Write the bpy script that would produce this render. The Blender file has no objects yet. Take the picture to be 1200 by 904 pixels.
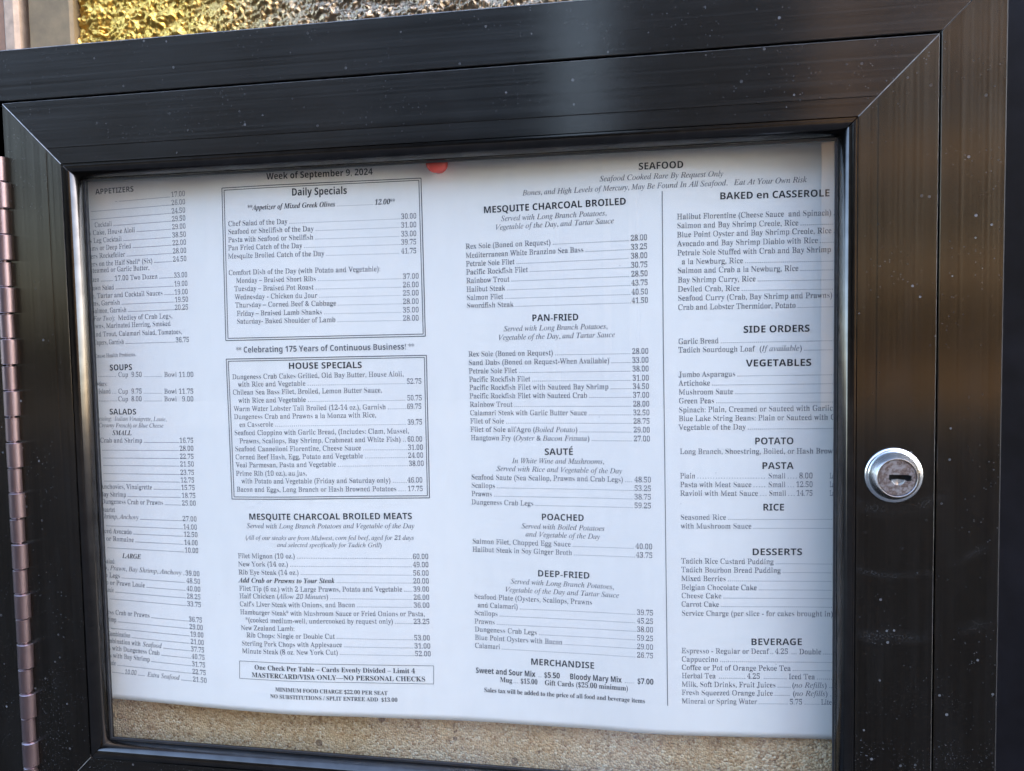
import bpy, math, random
from mathutils import Vector, Matrix, noise
from mathutils.geometry import tessellate_polygon
random.seed(7)
SC = bpy.context.scene
COL = SC.collection

# ------------------------------------------------------------------ camera
F, PX, PY, W0 = 1039.13, 600.0, 452.0, 1200.0
YAW, PIT, ROL = 0.1877, 0.0634, -0.0183
cy_, sy_ = math.cos(YAW), math.sin(YAW)
cp_, sp_ = math.cos(PIT), math.sin(PIT)
cr_, sr_ = math.cos(ROL), math.sin(ROL)
RY = Matrix(((cy_, 0, sy_), (0, 1, 0), (-sy_, 0, cy_)))
RX = Matrix(((1, 0, 0), (0, cp_, -sp_), (0, sp_, cp_)))
RZ = Matrix(((cr_, -sr_, 0), (sr_, cr_, 0), (0, 0, 1)))
M = RZ @ RX @ RY                      # rows: right, down, forward in (X, down, into wall)
def wv(v): return Vector((v[0], v[2], -v[1]))
right, down, fwd = wv(M[0]), wv(M[1]), wv(M[2])
D = 0.40                              # metres from the lens to the face of the case
CAMP = Vector((0, -D, 0))
cam = bpy.data.cameras.new('camera')
cam.sensor_width = 36.0
cam.lens = F / W0 * 36.0
cam.clip_start = 0.01
cam.clip_end = 5000
co = bpy.data.objects.new('camera', cam)
COL.objects.link(co)
mt = Matrix((right, -down, -fwd)).transposed().to_4x4()
mt.translation = CAMP
co.matrix_world = mt
SC.camera = co

# ------------------------------------------------------------------ sky, sun, exposure
SUN_EL, SUN_AZ = math.radians(38), math.radians(70)     # sun stands behind the plane of the wall, far to the right
w = bpy.data.worlds.new('World'); SC.world = w; w.use_nodes = True
nt = w.node_tree; nt.nodes.clear()
wo = nt.nodes.new('ShaderNodeOutputWorld'); bg = nt.nodes.new('ShaderNodeBackground')
sk = nt.nodes.new('ShaderNodeTexSky'); sk.sky_type = 'NISHITA'; sk.sun_disc = False
sk.sun_elevation = SUN_EL; sk.sun_rotation = SUN_AZ
sk.air_density = 1.0; sk.dust_density = 3.0; sk.ozone_density = 1.0
bg.inputs['Strength'].default_value = 0.15
nt.links.new(sk.outputs[0], bg.inputs[0]); nt.links.new(bg.outputs[0], wo.inputs[0])
sl = bpy.data.lights.new('sun', 'SUN'); sl.energy = 2.2; sl.angle = math.radians(0.5); sl.color = (1, .92, .80)
so = bpy.data.objects.new('sun', sl); COL.objects.link(so)
sd = Vector((math.sin(SUN_AZ) * math.cos(SUN_EL), math.cos(SUN_AZ) * math.cos(SUN_EL), math.sin(SUN_EL)))
so.rotation_euler = sd.to_track_quat('Z', 'Y').to_euler()
so.location = (1, 3, 4)
SC.view_settings.view_transform = 'Standard'
SC.view_settings.look = 'None'
SC.view_settings.exposure = 3.52
SC.view_settings.gamma = 1
SC.cycles.use_denoising = True
SC.cycles.max_bounces = 8
SC.cycles.transparent_max_bounces = 8

# ------------------------------------------------------------------ helpers
def ray(px, py):
    return (right * ((px - PX) / F) + down * ((py - PY) / F) + fwd)
def on(px, py, y=0.0):
    d = ray(px, py); return CAMP + d * ((y - CAMP.y) / d.y)

def parent(o, p):
    if p is not None: o.parent = p
def mesh_obj(name, V, Fc, mats, par=None, smooth=False, mi=None, uv=None, sharp=None):
    me = bpy.data.meshes.new(name); me.from_pydata([tuple(v) for v in V], [], Fc)
    for m in (mats if isinstance(mats, (list, tuple)) else [mats]): me.materials.append(m)
    if mi: me.polygons.foreach_set('material_index', mi)
    if uv:
        l = me.uv_layers.new(name='UVMap'); k = 0
        for p in me.polygons:
            for li in p.loop_indices: l.data[li].uv = uv[me.loops[li].vertex_index]
    if smooth or sharp:
        me.polygons.foreach_set('use_smooth', [True] * len(me.polygons))
        if sharp: me.set_sharp_from_angle(angle=math.radians(sharp))
    me.update()
    o = bpy.data.objects.new(name, me); COL.objects.link(o); parent(o, par)
    return o
def empty(name, loc=(0, 0, 0)):
    o = bpy.data.objects.new(name, None); o.location = loc; o.empty_display_size = .02; COL.objects.link(o); return o
def tag(o, label=None, cat=None, group=None, kind=None):
    if label: o['label'] = label
    if cat: o['category'] = cat
    if group: o['group'] = group
    if kind: o['kind'] = kind
    return o
def box(name, x0, x1, y0, y1, z0, z1, m, par=None, b=0.0):
    # box with chamfered front edges (front = low y)
    V = [(x0 + b, y0, z0 + b), (x1 - b, y0, z0 + b), (x1 - b, y0, z1 - b), (x0 + b, y0, z1 - b)]
    V += [(x0, y0 + b, z0), (x1, y0 + b, z0), (x1, y0 + b, z1), (x0, y0 + b, z1)]
    V += [(x0, y1, z0), (x1, y1, z0), (x1, y1, z1), (x0, y1, z1)]
    Fc = [(0, 1, 2, 3), (8, 11, 10, 9)]
    for k in (0, 4):
        for i in range(4):
            j = (i + 1) % 4
            if k == 0 and b == 0: continue
            Fc.append((k + i, k + 4 + i, k + 4 + j, k + j))
    if b == 0:
        V = V[:4] + V[8:]; Fc = [(0, 1, 2, 3), (4, 7, 6, 5)] + [(i, 4 + i, 4 + (i + 1) % 4, (i + 1) % 4) for i in range(4)]
    return mesh_obj(name, V, Fc, m, par)
def lathe(name, prof, c, m, par=None, n=64, sharp=35, mi=None):
    # revolve (r, y) round the y axis through c=(x, z)
    V, Fc, I = [], [], []
    for k, (r, y) in enumerate(prof):
        for i in range(n):
            a = 2 * math.pi * i / n
            V.append((c[0] + r * math.cos(a), y, c[1] + r * math.sin(a)))
    for k in range(len(prof) - 1):
        for i in range(n):
            j = (i + 1) % n
            Fc.append((k * n + i, k * n + j, (k + 1) * n + j, (k + 1) * n + i)); I.append(mi[k] if mi else 0)
    return mesh_obj(name, V, Fc, m, par, sharp=sharp, mi=I)

class NT:
    def __init__(s, name):
        s.m = bpy.data.materials.new(name); s.m.use_nodes = True; s.t = s.m.node_tree
        s.b = s.t.nodes['Principled BSDF']; s.out = s.t.nodes['Material Output']
    def n(s, typ, **kw):
        x = s.t.nodes.new(typ)
        for k, v in kw.items():
            if k in x.bl_rna.properties: setattr(x, k, v)
            else: x.inputs[k.replace('_', ' ')].default_value = v
        return x
    def l(s, a, b): s.t.links.new(a, b)
    def noise(s, vec, scale, detail=3, rough=.5):
        x = s.n('ShaderNodeTexNoise', Scale=scale, Detail=detail, Roughness=rough); s.l(vec, x.inputs['Vector']); return x.outputs[0]
    def ramp(s, fac, stops):
        x = s.n('ShaderNodeValToRGB'); e = x.color_ramp.elements
        while len(e) < len(stops): e.new(.5)
        for q, (p, c) in zip(e, stops): q.position = p; q.color = (c, c, c, 1) if not hasattr(c, '__len__') else (*c, 1)
        s.l(fac, x.inputs[0]); return x.outputs[0]
    def math(s, op, a, b=None, c=None):
        x = s.n('ShaderNodeMath'); x.operation = op
        for i, q in enumerate((a, b, c)):
            if q is None: continue
            if hasattr(q, 'is_output'): s.l(q, x.inputs[i])
            else: x.inputs[i].default_value = q
        return x.outputs[0]
    def mix(s, fac, a, b):
        x = s.n('ShaderNodeMix'); x.data_type = 'RGBA'
        for i, q in ((0, fac), (6, a), (7, b)):
            if hasattr(q, 'is_output'): s.l(q, x.inputs[i])
            else: x.inputs[i].default_value = q if i == 0 else (*q, 1)
        return x.outputs[2]
    def bump(s, h, strength, dist):
        x = s.n('ShaderNodeBump', Strength=strength, Distance=dist); s.l(h, x.inputs['Height']); s.l(x.outputs[0], s.b.inputs['Normal']); return x
    def set(s, **kw):
        for k, v in kw.items():
            k = k.replace('_', ' ')
            if hasattr(v, 'is_output'): s.l(v, s.b.inputs[k])
            else: s.b.inputs[k].default_value = (*v, 1) if isinstance(v, tuple) else v
        return s
    def pos(s): return s.n('ShaderNodeNewGeometry').outputs['Position']
    def scaled(s, vec, sc):
        x = s.n('ShaderNodeMapping'); x.inputs['Scale'].default_value = sc; s.l(vec, x.inputs['Vector']); return x.outputs[0]
    def offset(s, vec, off):
        x = s.n('ShaderNodeMapping'); x.inputs['Location'].default_value = off; s.l(vec, x.inputs['Vector']); return x.outputs[0]

LOCK = on(1048.0, 557.5)
# ------------------------------------------------------------------ materials
def metal_black(name, vertical):
    t = NT(name); p = t.pos()
    # fine brushing along the bar, dust specks, key-swing scuffs
    br2 = t.noise(t.scaled(p, (800, 800, 4) if vertical else (4, 800, 800)), 1.0, 4, .6)
    br = t.noise(t.scaled(p, (3000, 3000, 30) if vertical else (30, 3000, 3000)), 1.0, 3, .6)
    big = t.noise(p, 22, 4, .6)
    vo = t.n('ShaderNodeTexVoronoi', Scale=330.0); t.l(p, vo.inputs['Vector'])
    sep = t.n('ShaderNodeSeparateColor'); t.l(vo.outputs['Color'], sep.inputs[0])
    keep = t.math('GREATER_THAN', sep.outputs[0], .80)
    size = t.math('MULTIPLY', t.math('POWER', sep.outputs[1], 3.0), .22)
    sp = t.math('MULTIPLY', t.math('LESS_THAN', vo.outputs['Distance'], size), keep)
    patch = t.ramp(t.noise(p, 14, 2, .5), [(.38, 0.06), (.60, 1.0)])
    sp = t.math('MULTIPLY', sp, patch)
    vf = t.n('ShaderNodeTexVoronoi', Scale=1100.0); t.l(p, vf.inputs['Vector'])
    sf = t.n('ShaderNodeSeparateColor'); t.l(vf.outputs['Color'], sf.inputs[0])
    fine_sp = t.math('MULTIPLY', t.math('LESS_THAN', vf.outputs['Distance'], t.math('MULTIPLY', sf.outputs[1], .30)), t.math('GREATER_THAN', sf.outputs[0], .80))
    cloud = t.ramp(t.noise(p, 26, 4, .65), [(.47, 0), (.66, 1)])
    sp = t.math('MAXIMUM', sp, t.math('MULTIPLY', t.math('MULTIPLY', fine_sp, cloud), .55))
    haze = t.ramp(t.noise(t.scaled(p, (60, 60, 12) if vertical else (12, 60, 60)), 1.0, 6, .75), [(.45, .0), (.85, .20)])
    # scuffs swept by hanging keys
    d = t.n('ShaderNodeVectorMath'); d.operation = 'SUBTRACT'; t.l(p, d.inputs[0]); d.inputs[1].default_value = (LOCK.x, 0, LOCK.z + .012)
    ln = t.n('ShaderNodeVectorMath'); ln.operation = 'LENGTH'; t.l(d.outputs[0], ln.inputs[0])
    sx = t.n('ShaderNodeSeparateXYZ'); t.l(d.outputs[0], sx.inputs[0])
    below = t.math('LESS_THAN', sx.outputs[2], -.02)
    rings = None
    wob = t.math('MULTIPLY', t.math('SUBTRACT', t.noise(p, 60, 3, .6), .5), .006)
    rr = t.math('ADD', ln.outputs[1], wob)
    for r, wd in ((.055, .0024), (.0825, .0034), (.027, .005)):
        q = t.math('SUBTRACT', 1.0, t.math('MINIMUM', t.math('DIVIDE', t.math('ABSOLUTE', t.math('SUBTRACT', rr, r)), wd), 1.0))
        rings = q if rings is None else t.math('MAXIMUM', rings, q)
    fine = t.ramp(t.noise(p, 1400, 3, .7), [(.48, 0), (.66, 1)])
    coarse = t.ramp(t.noise(p, 70, 2, .5), [(.40, 0.0), (.66, 1)])
    sc = t.math('MULTIPLY', t.math('MULTIPLY', t.math('MULTIPLY', rings, fine), coarse), below)
    sc = t.math('MULTIPLY', sc, .085)
    # spatter along the lower part of the lock stile
    low = t.n('ShaderNodeSeparateXYZ'); t.l(p, low.inputs[0])
    lowm = t.n('ShaderNodeMapRange'); t.l(low.outputs[2], lowm.inputs[0]); lowm.inputs[1].default_value = -.150; lowm.inputs[2].default_value = -.175
    fleck = t.ramp(t.noise(t.scaled(p, (900, 900, 1500)), 1.0, 2, .6), [(.64, 0), (.72, .25)])
    sp2 = t.math('MULTIPLY', fleck, t.math('MULTIPLY', lowm.outputs[0], t.ramp(t.noise(p, 60, 2, .5), [(.42, 0), (.6, 1)])))
    dust = t.math('MAXIMUM', t.math('MAXIMUM', t.math('MULTIPLY', sp, .30), sc), sp2)
    col = t.mix(t.ramp(br2, [(.3, 0), (.7, 1)]), (.054, .046, .038), (.076, .066, .055))
    rg = t.math('ADD', t.math('MULTIPLY', br2, .12), t.math('MULTIPLY', big, .10))
    t.set(Base_Color=col, Metallic=1.0, Roughness=t.math('ADD', rg, .105), Anisotropic=1.0, Anisotropic_Rotation=.25)
    tg = t.n('ShaderNodeTangent'); tg.direction_type = 'UV_MAP'; tg.uv_map = 'UVMap'; t.l(tg.outputs[0], t.b.inputs['Tangent'])
    t.bump(br, .06, .0002)
    df = t.n('ShaderNodeBsdfDiffuse'); df.inputs[0].default_value = (.42, .42, .43, 1)
    mx = t.n('ShaderNodeMixShader'); t.l(t.math('ADD', dust, t.math('MULTIPLY', haze, .07)), mx.inputs[0])
    t.l(t.b.outputs[0], mx.inputs[1]); t.l(df.outputs[0], mx.inputs[2]); t.l(mx.outputs[0], t.out.inputs[0])
    return t.m
M_BH = metal_black('black_anodised_rail', False)
M_BV = metal_black('black_anodised_stile', True)

def simple(name, col, rough=.5, metal=0.0, nz=0, amt=.3, bump=0, dist=.0005):
    t = NT(name); p = t.pos()
    if nz:
        f = t.noise(p, nz, 5, .6)
        c = t.mix(t.ramp(f, [(.3, 0), (.7, 1)]), tuple(x * (1 - amt) for x in col), tuple(min(1, x * (1 + amt)) for x in col))
        t.set(Base_Color=c)
        if bump: t.bump(f, bump, dist)
    else: t.set(Base_Color=col)
    t.set(Roughness=rough, Metallic=metal)
    return t.m
M_EDGE = simple('bare_aluminium_and_highlight_edge', (.44, .42, .40), .45, 1.0, 300, .3)
M_BEAD = simple('black_gloss_bead', (.078, .072, .068), .17, 1.0, 120, .2, .05, .0002)
M_GASKET = simple('black_rubber', (.018, .018, .02), .45, 0, 400, .4)
M_DARK = simple('black_inside', (.01, .01, .011), .8, 0, 200, .3)
M_CHROME = simple('worn_chrome', (.86, .87, .88), .24, 1.0, 500, .10, .05, .0002)
M_KEY = simple('bright_steel', (.85, .86, .86), .25, 1.0)

t = NT('mottled_plug_metal'); p = t.pos()
f = t.noise(p, 1500, 5, .75); g = t.noise(p, 500, 3, .6)
c = t.mix(t.ramp(f, [(.38, 0), (.62, 1)]), (.14, .115, .115), (.33, .28, .27))
t.set(Base_Color=t.mix(t.ramp(g, [(.45, 0), (.6, 1)]), c, (.42, .42, .46)), Metallic=1.0, Roughness=.42); t.bump(f, .35, .0003); M_PLUG = t.m

t = NT('antique_pink_bronze'); p = t.pos()
f = t.noise(t.scaled(p, (500, 500, 60)), 1.0, 4, .6); g = t.noise(p, 900, 3, .6)
t.set(Base_Color=t.mix(f, (.125, .085, .087), (.24, .175, .178)), Metallic=.9, Roughness=.38); t.bump(g, .15, .0002); M_HINGE = t.m
M_HEDGE = simple('hinge_worn_edge', (.55, .46, .48), .3, 1.0)

# menu paper
t = NT('white_menu_paper'); p = t.pos()
f = t.noise(p, 900, 4, .6); g = t.noise(p, 9, 3, .5)
t.set(Base_Color=t.mix(g, (.85, .80, .735), (.89, .835, .77)), Roughness=.7)
t.b.inputs['Specular IOR Level'].default_value = .25
t.bump(f, .08, .00015); M_PAPER = t.m
def ink(name, v):
    t = NT(name); p = t.pos(); f = t.noise(p, 260, 3, .6)
    t.set(Base_Color=t.mix(t.ramp(f, [(.35, 0), (.7, 1)]), (v, v, v * 1.08), (v * 2.2, v * 2.2, v * 2.4)), Roughness=.6); return t.m
M_INK = ink('text_ink', .085); M_INKB = ink('heading_ink', .016); M_INKL = ink('leader_ink', .13); M_RULE = ink('rule_ink', .04)

# cork
t = NT('cork'); p = t.pos()
v1 = t.n('ShaderNodeTexVoronoi', Scale=950.0); t.l(p, v1.inputs['Vector'])
sc_ = t.n('ShaderNodeSeparateColor'); t.l(v1.outputs['Color'], sc_.inputs[0])
c = t.ramp(sc_.outputs[0], [(.0, (.30, .15, .06)), (.15, (.52, .33, .16)), (.5, (.70, .49, .27)), (.9, (.84, .65, .40)), (1, (.90, .76, .52))])
big = t.noise(p, 35, 4, .6)
c = t.mix(t.ramp(big, [(.35, 0), (.7, .45)]), c, (.60, .36, .16))
pit = t.ramp(t.noise(p, 380, 4, .7), [(.33, 0), (.39, 1)])
c = t.mix(pit, (.22, .12, .06), c)
vh = t.n('ShaderNodeTexVoronoi', Scale=75.0); t.l(p, vh.inputs['Vector'])
sh_ = t.n('ShaderNodeSeparateColor'); t.l(vh.outputs['Color'], sh_.inputs[0])
chip = t.math('MULTIPLY', t.math('LESS_THAN', vh.outputs['Distance'], t.math('MULTIPLY', sh_.outputs[1], .16)), t.math('GREATER_THAN', sh_.outputs[0], .45))
c = t.mix(t.math('MULTIPLY', chip, .75), c, (.16, .075, .035))
c = t.mix(t.ramp(t.noise(p, 90, 3, .6), [(.45, 0), (.75, .5)]), c, (.80, .50, .24))
t.set(Base_Color=c, Roughness=.85)
h = t.math('ADD', t.math('MULTIPLY', v1.outputs['Distance'], -1.0), t.math('MULTIPLY', pit, .8))
t.bump(h, .7, .0012); M_CORK = t.m

# glass pane: clear sheet that mirrors a little and carries faint smears, strengthened to stand in for reflected haze
t = NT('clear_glass'); p = t.pos()
tr = t.n('ShaderNodeBsdfTransparent'); tr.inputs[0].default_value = (.97, .975, .975, 1)
gl = t.n('ShaderNodeBsdfGlossy'); gl.inputs['Roughness'].default_value = .012
fr = t.n('ShaderNodeFresnel', IOR=1.5)
bf = t.n('ShaderNodeNewGeometry').outputs['Backfacing']
t.l(t.math('SUBTRACT', 1.5, t.math('MULTIPLY', bf, 1.5 - 1 / 1.5)), fr.inputs['IOR'])
mx = t.n('ShaderNodeMixShader'); t.l(fr.outputs[0], mx.inputs[0]); t.l(tr.outputs[0], mx.inputs[1]); t.l(gl.outputs[0], mx.inputs[2])
df = t.n('ShaderNodeBsdfDiffuse'); df.inputs[0].default_value = (.6, .6, .62, 1)
sm = t.ramp(t.noise(t.scaled(p, (9, 9, 3)), 1.0, 5, .65), [(.45, .0), (.8, .09)])
vo = t.n('ShaderNodeTexVoronoi', Scale=190.0); t.l(p, vo.inputs['Vector'])
s2 = t.n('ShaderNodeSeparateColor'); t.l(vo.outputs['Color'], s2.inputs[0])
spk = t.math('MULTIPLY', t.math('LESS_THAN', vo.outputs['Distance'], .06), t.math('MULTIPLY', t.math('GREATER_THAN', s2.outputs[0], .96), .12))
m2 = t.n('ShaderNodeMixShader'); t.l(t.math('ADD', sm, spk), m2.inputs[0]); t.l(mx.outputs[0], m2.inputs[1]); t.l(df.outputs[0], m2.inputs[2])
t.l(m2.outputs[0], t.out.inputs[0]); M_GLASS = t.m

t = NT('red_plastic'); t.set(Base_Color=(.80, .07, .03), Roughness=.25)
t.b.inputs['Subsurface Weight'].default_value = .2; t.b.inputs['Subsurface Radius'].default_value = (.003, .001, .001)
M_PIN = t.m

# hammered gold sheet above the case
t = NT('crinkled_gold_sheet'); p = t.pos()
f = t.noise(p, 420, 5, .7)
sx = t.n('ShaderNodeSeparateXYZ'); t.l(t.math('ADD', 0, 0), sx.inputs[0]) if False else t.l(p, sx.inputs[0])
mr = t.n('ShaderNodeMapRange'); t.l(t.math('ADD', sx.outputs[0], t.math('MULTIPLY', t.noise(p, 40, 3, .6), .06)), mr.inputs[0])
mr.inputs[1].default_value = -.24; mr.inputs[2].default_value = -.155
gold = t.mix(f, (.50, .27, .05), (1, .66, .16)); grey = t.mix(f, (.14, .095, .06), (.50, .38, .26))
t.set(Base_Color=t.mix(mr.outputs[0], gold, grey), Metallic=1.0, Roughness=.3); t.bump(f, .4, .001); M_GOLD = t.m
M_STONE = simple('olive_stone', (.20, .135, .065), .6, 0, 90, .25, .2, .0006)
M_PALE = simple('pale_bronze_stone', (.42, .29, .20), .5, 0, 160, .25, .2, .0004)
M_WOOD = simple('orange_brown_trim', (.32, .15, .075), .5, 0, 120, .25, .1, .0004)
M_WALL = simple('dark_polished_stone', (.005, .005, .007), .5, 0, 30, .6)
M_WALL.node_tree.nodes['Principled BSDF'].inputs['Specular IOR Level'].default_value = .12
M_GROUND = simple('concrete_pavement', (.042, .042, .042), .8, 0, 3, .25, .1, .005)
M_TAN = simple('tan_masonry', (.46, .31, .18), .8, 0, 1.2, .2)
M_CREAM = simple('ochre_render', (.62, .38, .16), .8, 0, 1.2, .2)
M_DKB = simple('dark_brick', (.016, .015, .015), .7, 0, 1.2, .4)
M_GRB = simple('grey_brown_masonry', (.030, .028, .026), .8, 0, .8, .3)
M_WIN = simple('window_glass', (.02, .025, .03), .08)
M_TRIM = simple('stone_trim', (.3, .26, .2), .7, 0, 2, .2)
# ------------------------------------------------------------------ pavement and the buildings mirrored in the case
g = mesh_obj('pavement', [(-60, -45, -1.5), (60, -45, -1.5), (60, .3, -1.5), (-60, .3, -1.5)], [(0, 1, 2, 3)], M_GROUND)
tag(g, kind='structure')
wl = box('building_wall', -20, 60, .052, .45, -1.5, 28, M_WALL); tag(wl, 'dark polished stone wall behind the menu case', 'wall')  # unseen height and right-hand run added to shade the street
wl['kind'] = 'structure'

def building(name, label, x0, x1, y0, y1, h, m, cols, rows, group=None):
    e = empty(name, ((x0 + x1) / 2, y1, -1.5)); tag(e, label, 'building', group)
    loc = e.location.copy()
    def addbox(nm, a, b, c_, d, z0, z1, mm):
        o = box(nm, a - loc.x, b - loc.x, c_ - loc.y, d - loc.y, z0 - loc.z, z1 - loc.z, mm, e); return o
    addbox('wall', x0, x1, y0, y1, -1.5, h, m)
    addbox('cornice', x0 - .3, x1 + .3, y0, y1 + .4, h + .003, h + .6, M_TRIM)
    pw, ph = (x1 - x0) / cols, (h + 1.0) / rows
    src = None
    for i in range(cols):
        for j in range(rows):
            cx, cz = x0 + (i + .5) * pw, -1.0 + (j + .5) * ph
            if src is None:
                src = box('window', -pw * .27, pw * .27, -.02, .06, -ph * .3, ph * .3, M_WIN, e)
                o = src
            else:
                o = src.copy(); COL.objects.link(o); o.parent = e
            o.location = (cx - loc.x, y1 - loc.y, cz - loc.z)
    return e
# (mirror only: they stand across the street behind the photographer)
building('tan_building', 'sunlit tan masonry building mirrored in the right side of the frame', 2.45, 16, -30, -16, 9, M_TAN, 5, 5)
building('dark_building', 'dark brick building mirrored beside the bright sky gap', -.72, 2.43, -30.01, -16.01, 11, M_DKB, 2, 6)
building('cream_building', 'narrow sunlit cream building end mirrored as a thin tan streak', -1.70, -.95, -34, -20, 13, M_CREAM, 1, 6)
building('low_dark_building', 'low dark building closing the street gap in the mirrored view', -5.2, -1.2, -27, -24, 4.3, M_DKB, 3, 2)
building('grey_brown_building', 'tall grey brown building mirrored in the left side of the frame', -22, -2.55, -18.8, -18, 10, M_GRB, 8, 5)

# ------------------------------------------------------------------ wall details above the case (seen at top left)
def X_on(px, y, py=20): return on(px, py, y).x
yw = .040
x_a, x_b, x_c, x_d = X_on(6.5, yw), X_on(24, yw), X_on(31, yw), X_on(84, yw)
o = box('wood_trim', x_a - .03, x_a - .0004, yw, .052, .10, .42, M_WOOD, None, .0006); tag(o, 'orange brown vertical trim strip at the far left above the case', 'trim')
o = box('stone_strip', x_a, x_b, yw - .003, .052, .10, .42, M_PALE, None, .002); tag(o, 'narrow pale stone strip between orange trim and olive post', 'trim')
o = box('recess_back', x_b + .0003, x_c, .047, .052, .10, .42, M_STONE); tag(o, 'dark narrow groove left of the olive stone post', 'trim')
o = box('stone_post', x_c + .0003, x_d, yw, .052, .10, .42, M_STONE, None, .0015); tag(o, 'flat olive brown stone post left of the crinkled gold sheet', 'post')
# crinkled sheet, real relief
nx, nz = 680, 130
x0, x1, z0, z1 = x_d + .0004, .06, .10, .20
V, Fc = [], []
for j in range(nz + 1):
    for i in range(nx + 1):
        X = x0 + (x1 - x0) * i / nx; Z = z0 + (z1 - z0) * j / nz
        q = Vector((X * 150, Z * 220, 3.1)); wq = noise.noise_vector(q * 1.3) * .9
        h = abs(noise.noise(q + wq)) * .0038 + abs(noise.noise(q * .35)) * .005 + abs(noise.noise((q + wq) * 2.6)) * .0022 + noise.noise((q + wq) * 6) * .0007
        V.append((X, .048 - h, Z))
for j in range(nz):
    for i in range(nx):
        a = j * (nx + 1) + i; Fc.append((a, a + 1, a + nx + 2, a + nx + 1))
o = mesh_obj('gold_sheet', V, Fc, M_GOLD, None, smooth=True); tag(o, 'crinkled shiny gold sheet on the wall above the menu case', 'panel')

# ------------------------------------------------------------------ the display case
case = empty('menu_display_case', (0, 0, 0)); tag(case, 'black aluminium wall display case with locked glazed door holding a menu', 'display case')
EDG = .00028
def bar(name, rect, prof, side, mats, par, face_end=True):
    # one mitred bar; prof = [(inset, depth, material index of the strip after it)]
    x0, z0, x1, z1 = rect; V, UV, Fc, I = [], [], [], []
    for (wd, y, k) in prof:
        if side in 'TB':
            zz = z1 - wd if side == 'T' else z0 + wd
            xs = [(x0 + wd, y + .0002), (x0 + wd + EDG, y), (x1 - wd - EDG, y), (x1 - wd, y + .0002)]
            for xx, yy in xs: V.append((xx, yy, zz)); UV.append((xx, wd))
        else:
            xx = x1 - wd if side == 'R' else x0 + wd
            zs = [(z0 + wd, y + .0002), (z0 + wd + EDG, y), (z1 - wd - EDG, y), (z1 - wd, y + .0002)]
            for zz, yy in zs: V.append((xx, yy, zz)); UV.append((zz, wd))
    for a in range(len(prof) - 1):
        for c in range(3):
            p = a * 4 + c; f = (p, p + 1, p + 5, p + 4)
            if side in 'TR': f = f[::-1] if side == 'T' else f
            if side == 'L': f = f[::-1]
            Fc.append(f); k = prof[a][2]
            I.append(1 if (c != 1 and k == 0) else k)
    o = mesh_obj(name, V, Fc, mats, par, mi=I, uv=UV, sharp=32)
    o.data.polygons.foreach_set('use_smooth', [k == 2 for k in I])
    return o

DX0, DX1, DZ1, DZ0 = -.3353, .1061, .1184, -.2508
door_prof = [(0, .012, 0), (0, .0005, 1), (.00035, 0, 0), (.0236, 0, 0), (.0240, .00012, 0), (.0316, .00012, 2), (.0319, .0008, 2), (.0326, .0008, 2)]
for i in range(13):
    a = math.pi / 2 * i / 12
    door_prof.append((.0328 + .0060 * math.sin(a), .0074 - .0070 * math.cos(a), 2))
door_prof += [(.0388, .0105, 2)]
door = empty('door', (0, 0, 0)); door.parent = case
for s, nm in (('T', 'door_rail'), ('B', 'door_rail'), ('L', 'door_stile'), ('R', 'door_stile')):
    bar(nm, (DX0, DZ0, DX1, DZ1), door_prof, s, [M_BH if s in 'TB' else M_BV, M_EDGE, M_BEAD], door)
gk = [(.0389, .0068, 0), (.0398, .0068, 0), (.0399, .0078, 0)]
V, Fc = [], []
for (wd, y, k) in gk:
    V += [(DX0 + wd, y, DZ0 + wd), (DX1 - wd, y, DZ0 + wd), (DX1 - wd, y, DZ1 - wd), (DX0 + wd, y, DZ1 - wd)]
for a in range(2):
    for i in range(4): j = (i + 1) % 4; Fc.append((a * 4 + i, a * 4 + j, a * 4 + 4 + j, a * 4 + 4 + i))
mesh_obj('gasket', V, Fc, M_GASKET, door)
box('glass_pane', DX0 + .0385, DX1 - .0385, .0079, .0094, DZ0 + .0385, DZ1 - .0385, M_GLASS, door)

CX0 = DX0 - .0068 - .0262
CR = (CX0, DZ0 - .0006 - .0262, .1320, .1446)
case_prof = [(0, .052, 0), (0, .0007, 1), (.0006, 0, 0), (.0249, 0, 0), (.0252, .0004, 0), (.0252, .0200, 0)]
for s, nm in (('T', 'case_rail'), ('B', 'case_rail'), ('L', 'case_stile'), ('R', 'case_stile')):
    bar(nm, CR, case_prof, s, [M_BH if s in 'TB' else M_BV, M_EDGE if s == 'T' else M_GASKET], case)  # sky highlight put into the material: pale chamfer on top, black on the rest
# liner behind the door gap, and the cork inside
ix0, iz0, ix1, iz1 = CR[0] + .0256, CR[1] + .0256, CR[2] - .0256, CR[3] - .0256
def ring_mesh(name, a, b, y, m, par):
    V = [(a[0], y, a[1]), (a[2], y, a[1]), (a[2], y, a[3]), (a[0], y, a[3]), (b[0], y, b[1]), (b[2], y, b[1]), (b[2], y, b[3]), (b[0], y, b[3])]
    V += [(b[0], .030, b[1]), (b[2], .030, b[1]), (b[2], .030, b[3]), (b[0], .030, b[3])]
    Fc = [(i, (i + 1) % 4, 4 + (i + 1) % 4, 4 + i) for i in range(4)] + [(4 + i, 4 + (i + 1) % 4, 8 + (i + 1) % 4, 8 + i) for i in range(4)]
    return mesh_obj(name, V, Fc, m, par)
ring_mesh('inner_lining', (ix0 - .002, iz0 - .002, ix1 + .002, iz1 + .002), (DX0 + .022, DZ0 + .022, DX1 - .022, DZ1 - .022), .0135, M_DARK, case)
ck = box('cork_board', DX0 + .0205, DX1 - .0205, .0250, .0320, DZ0 + .0205, DZ1 - .0205, M_CORK, case)

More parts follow.
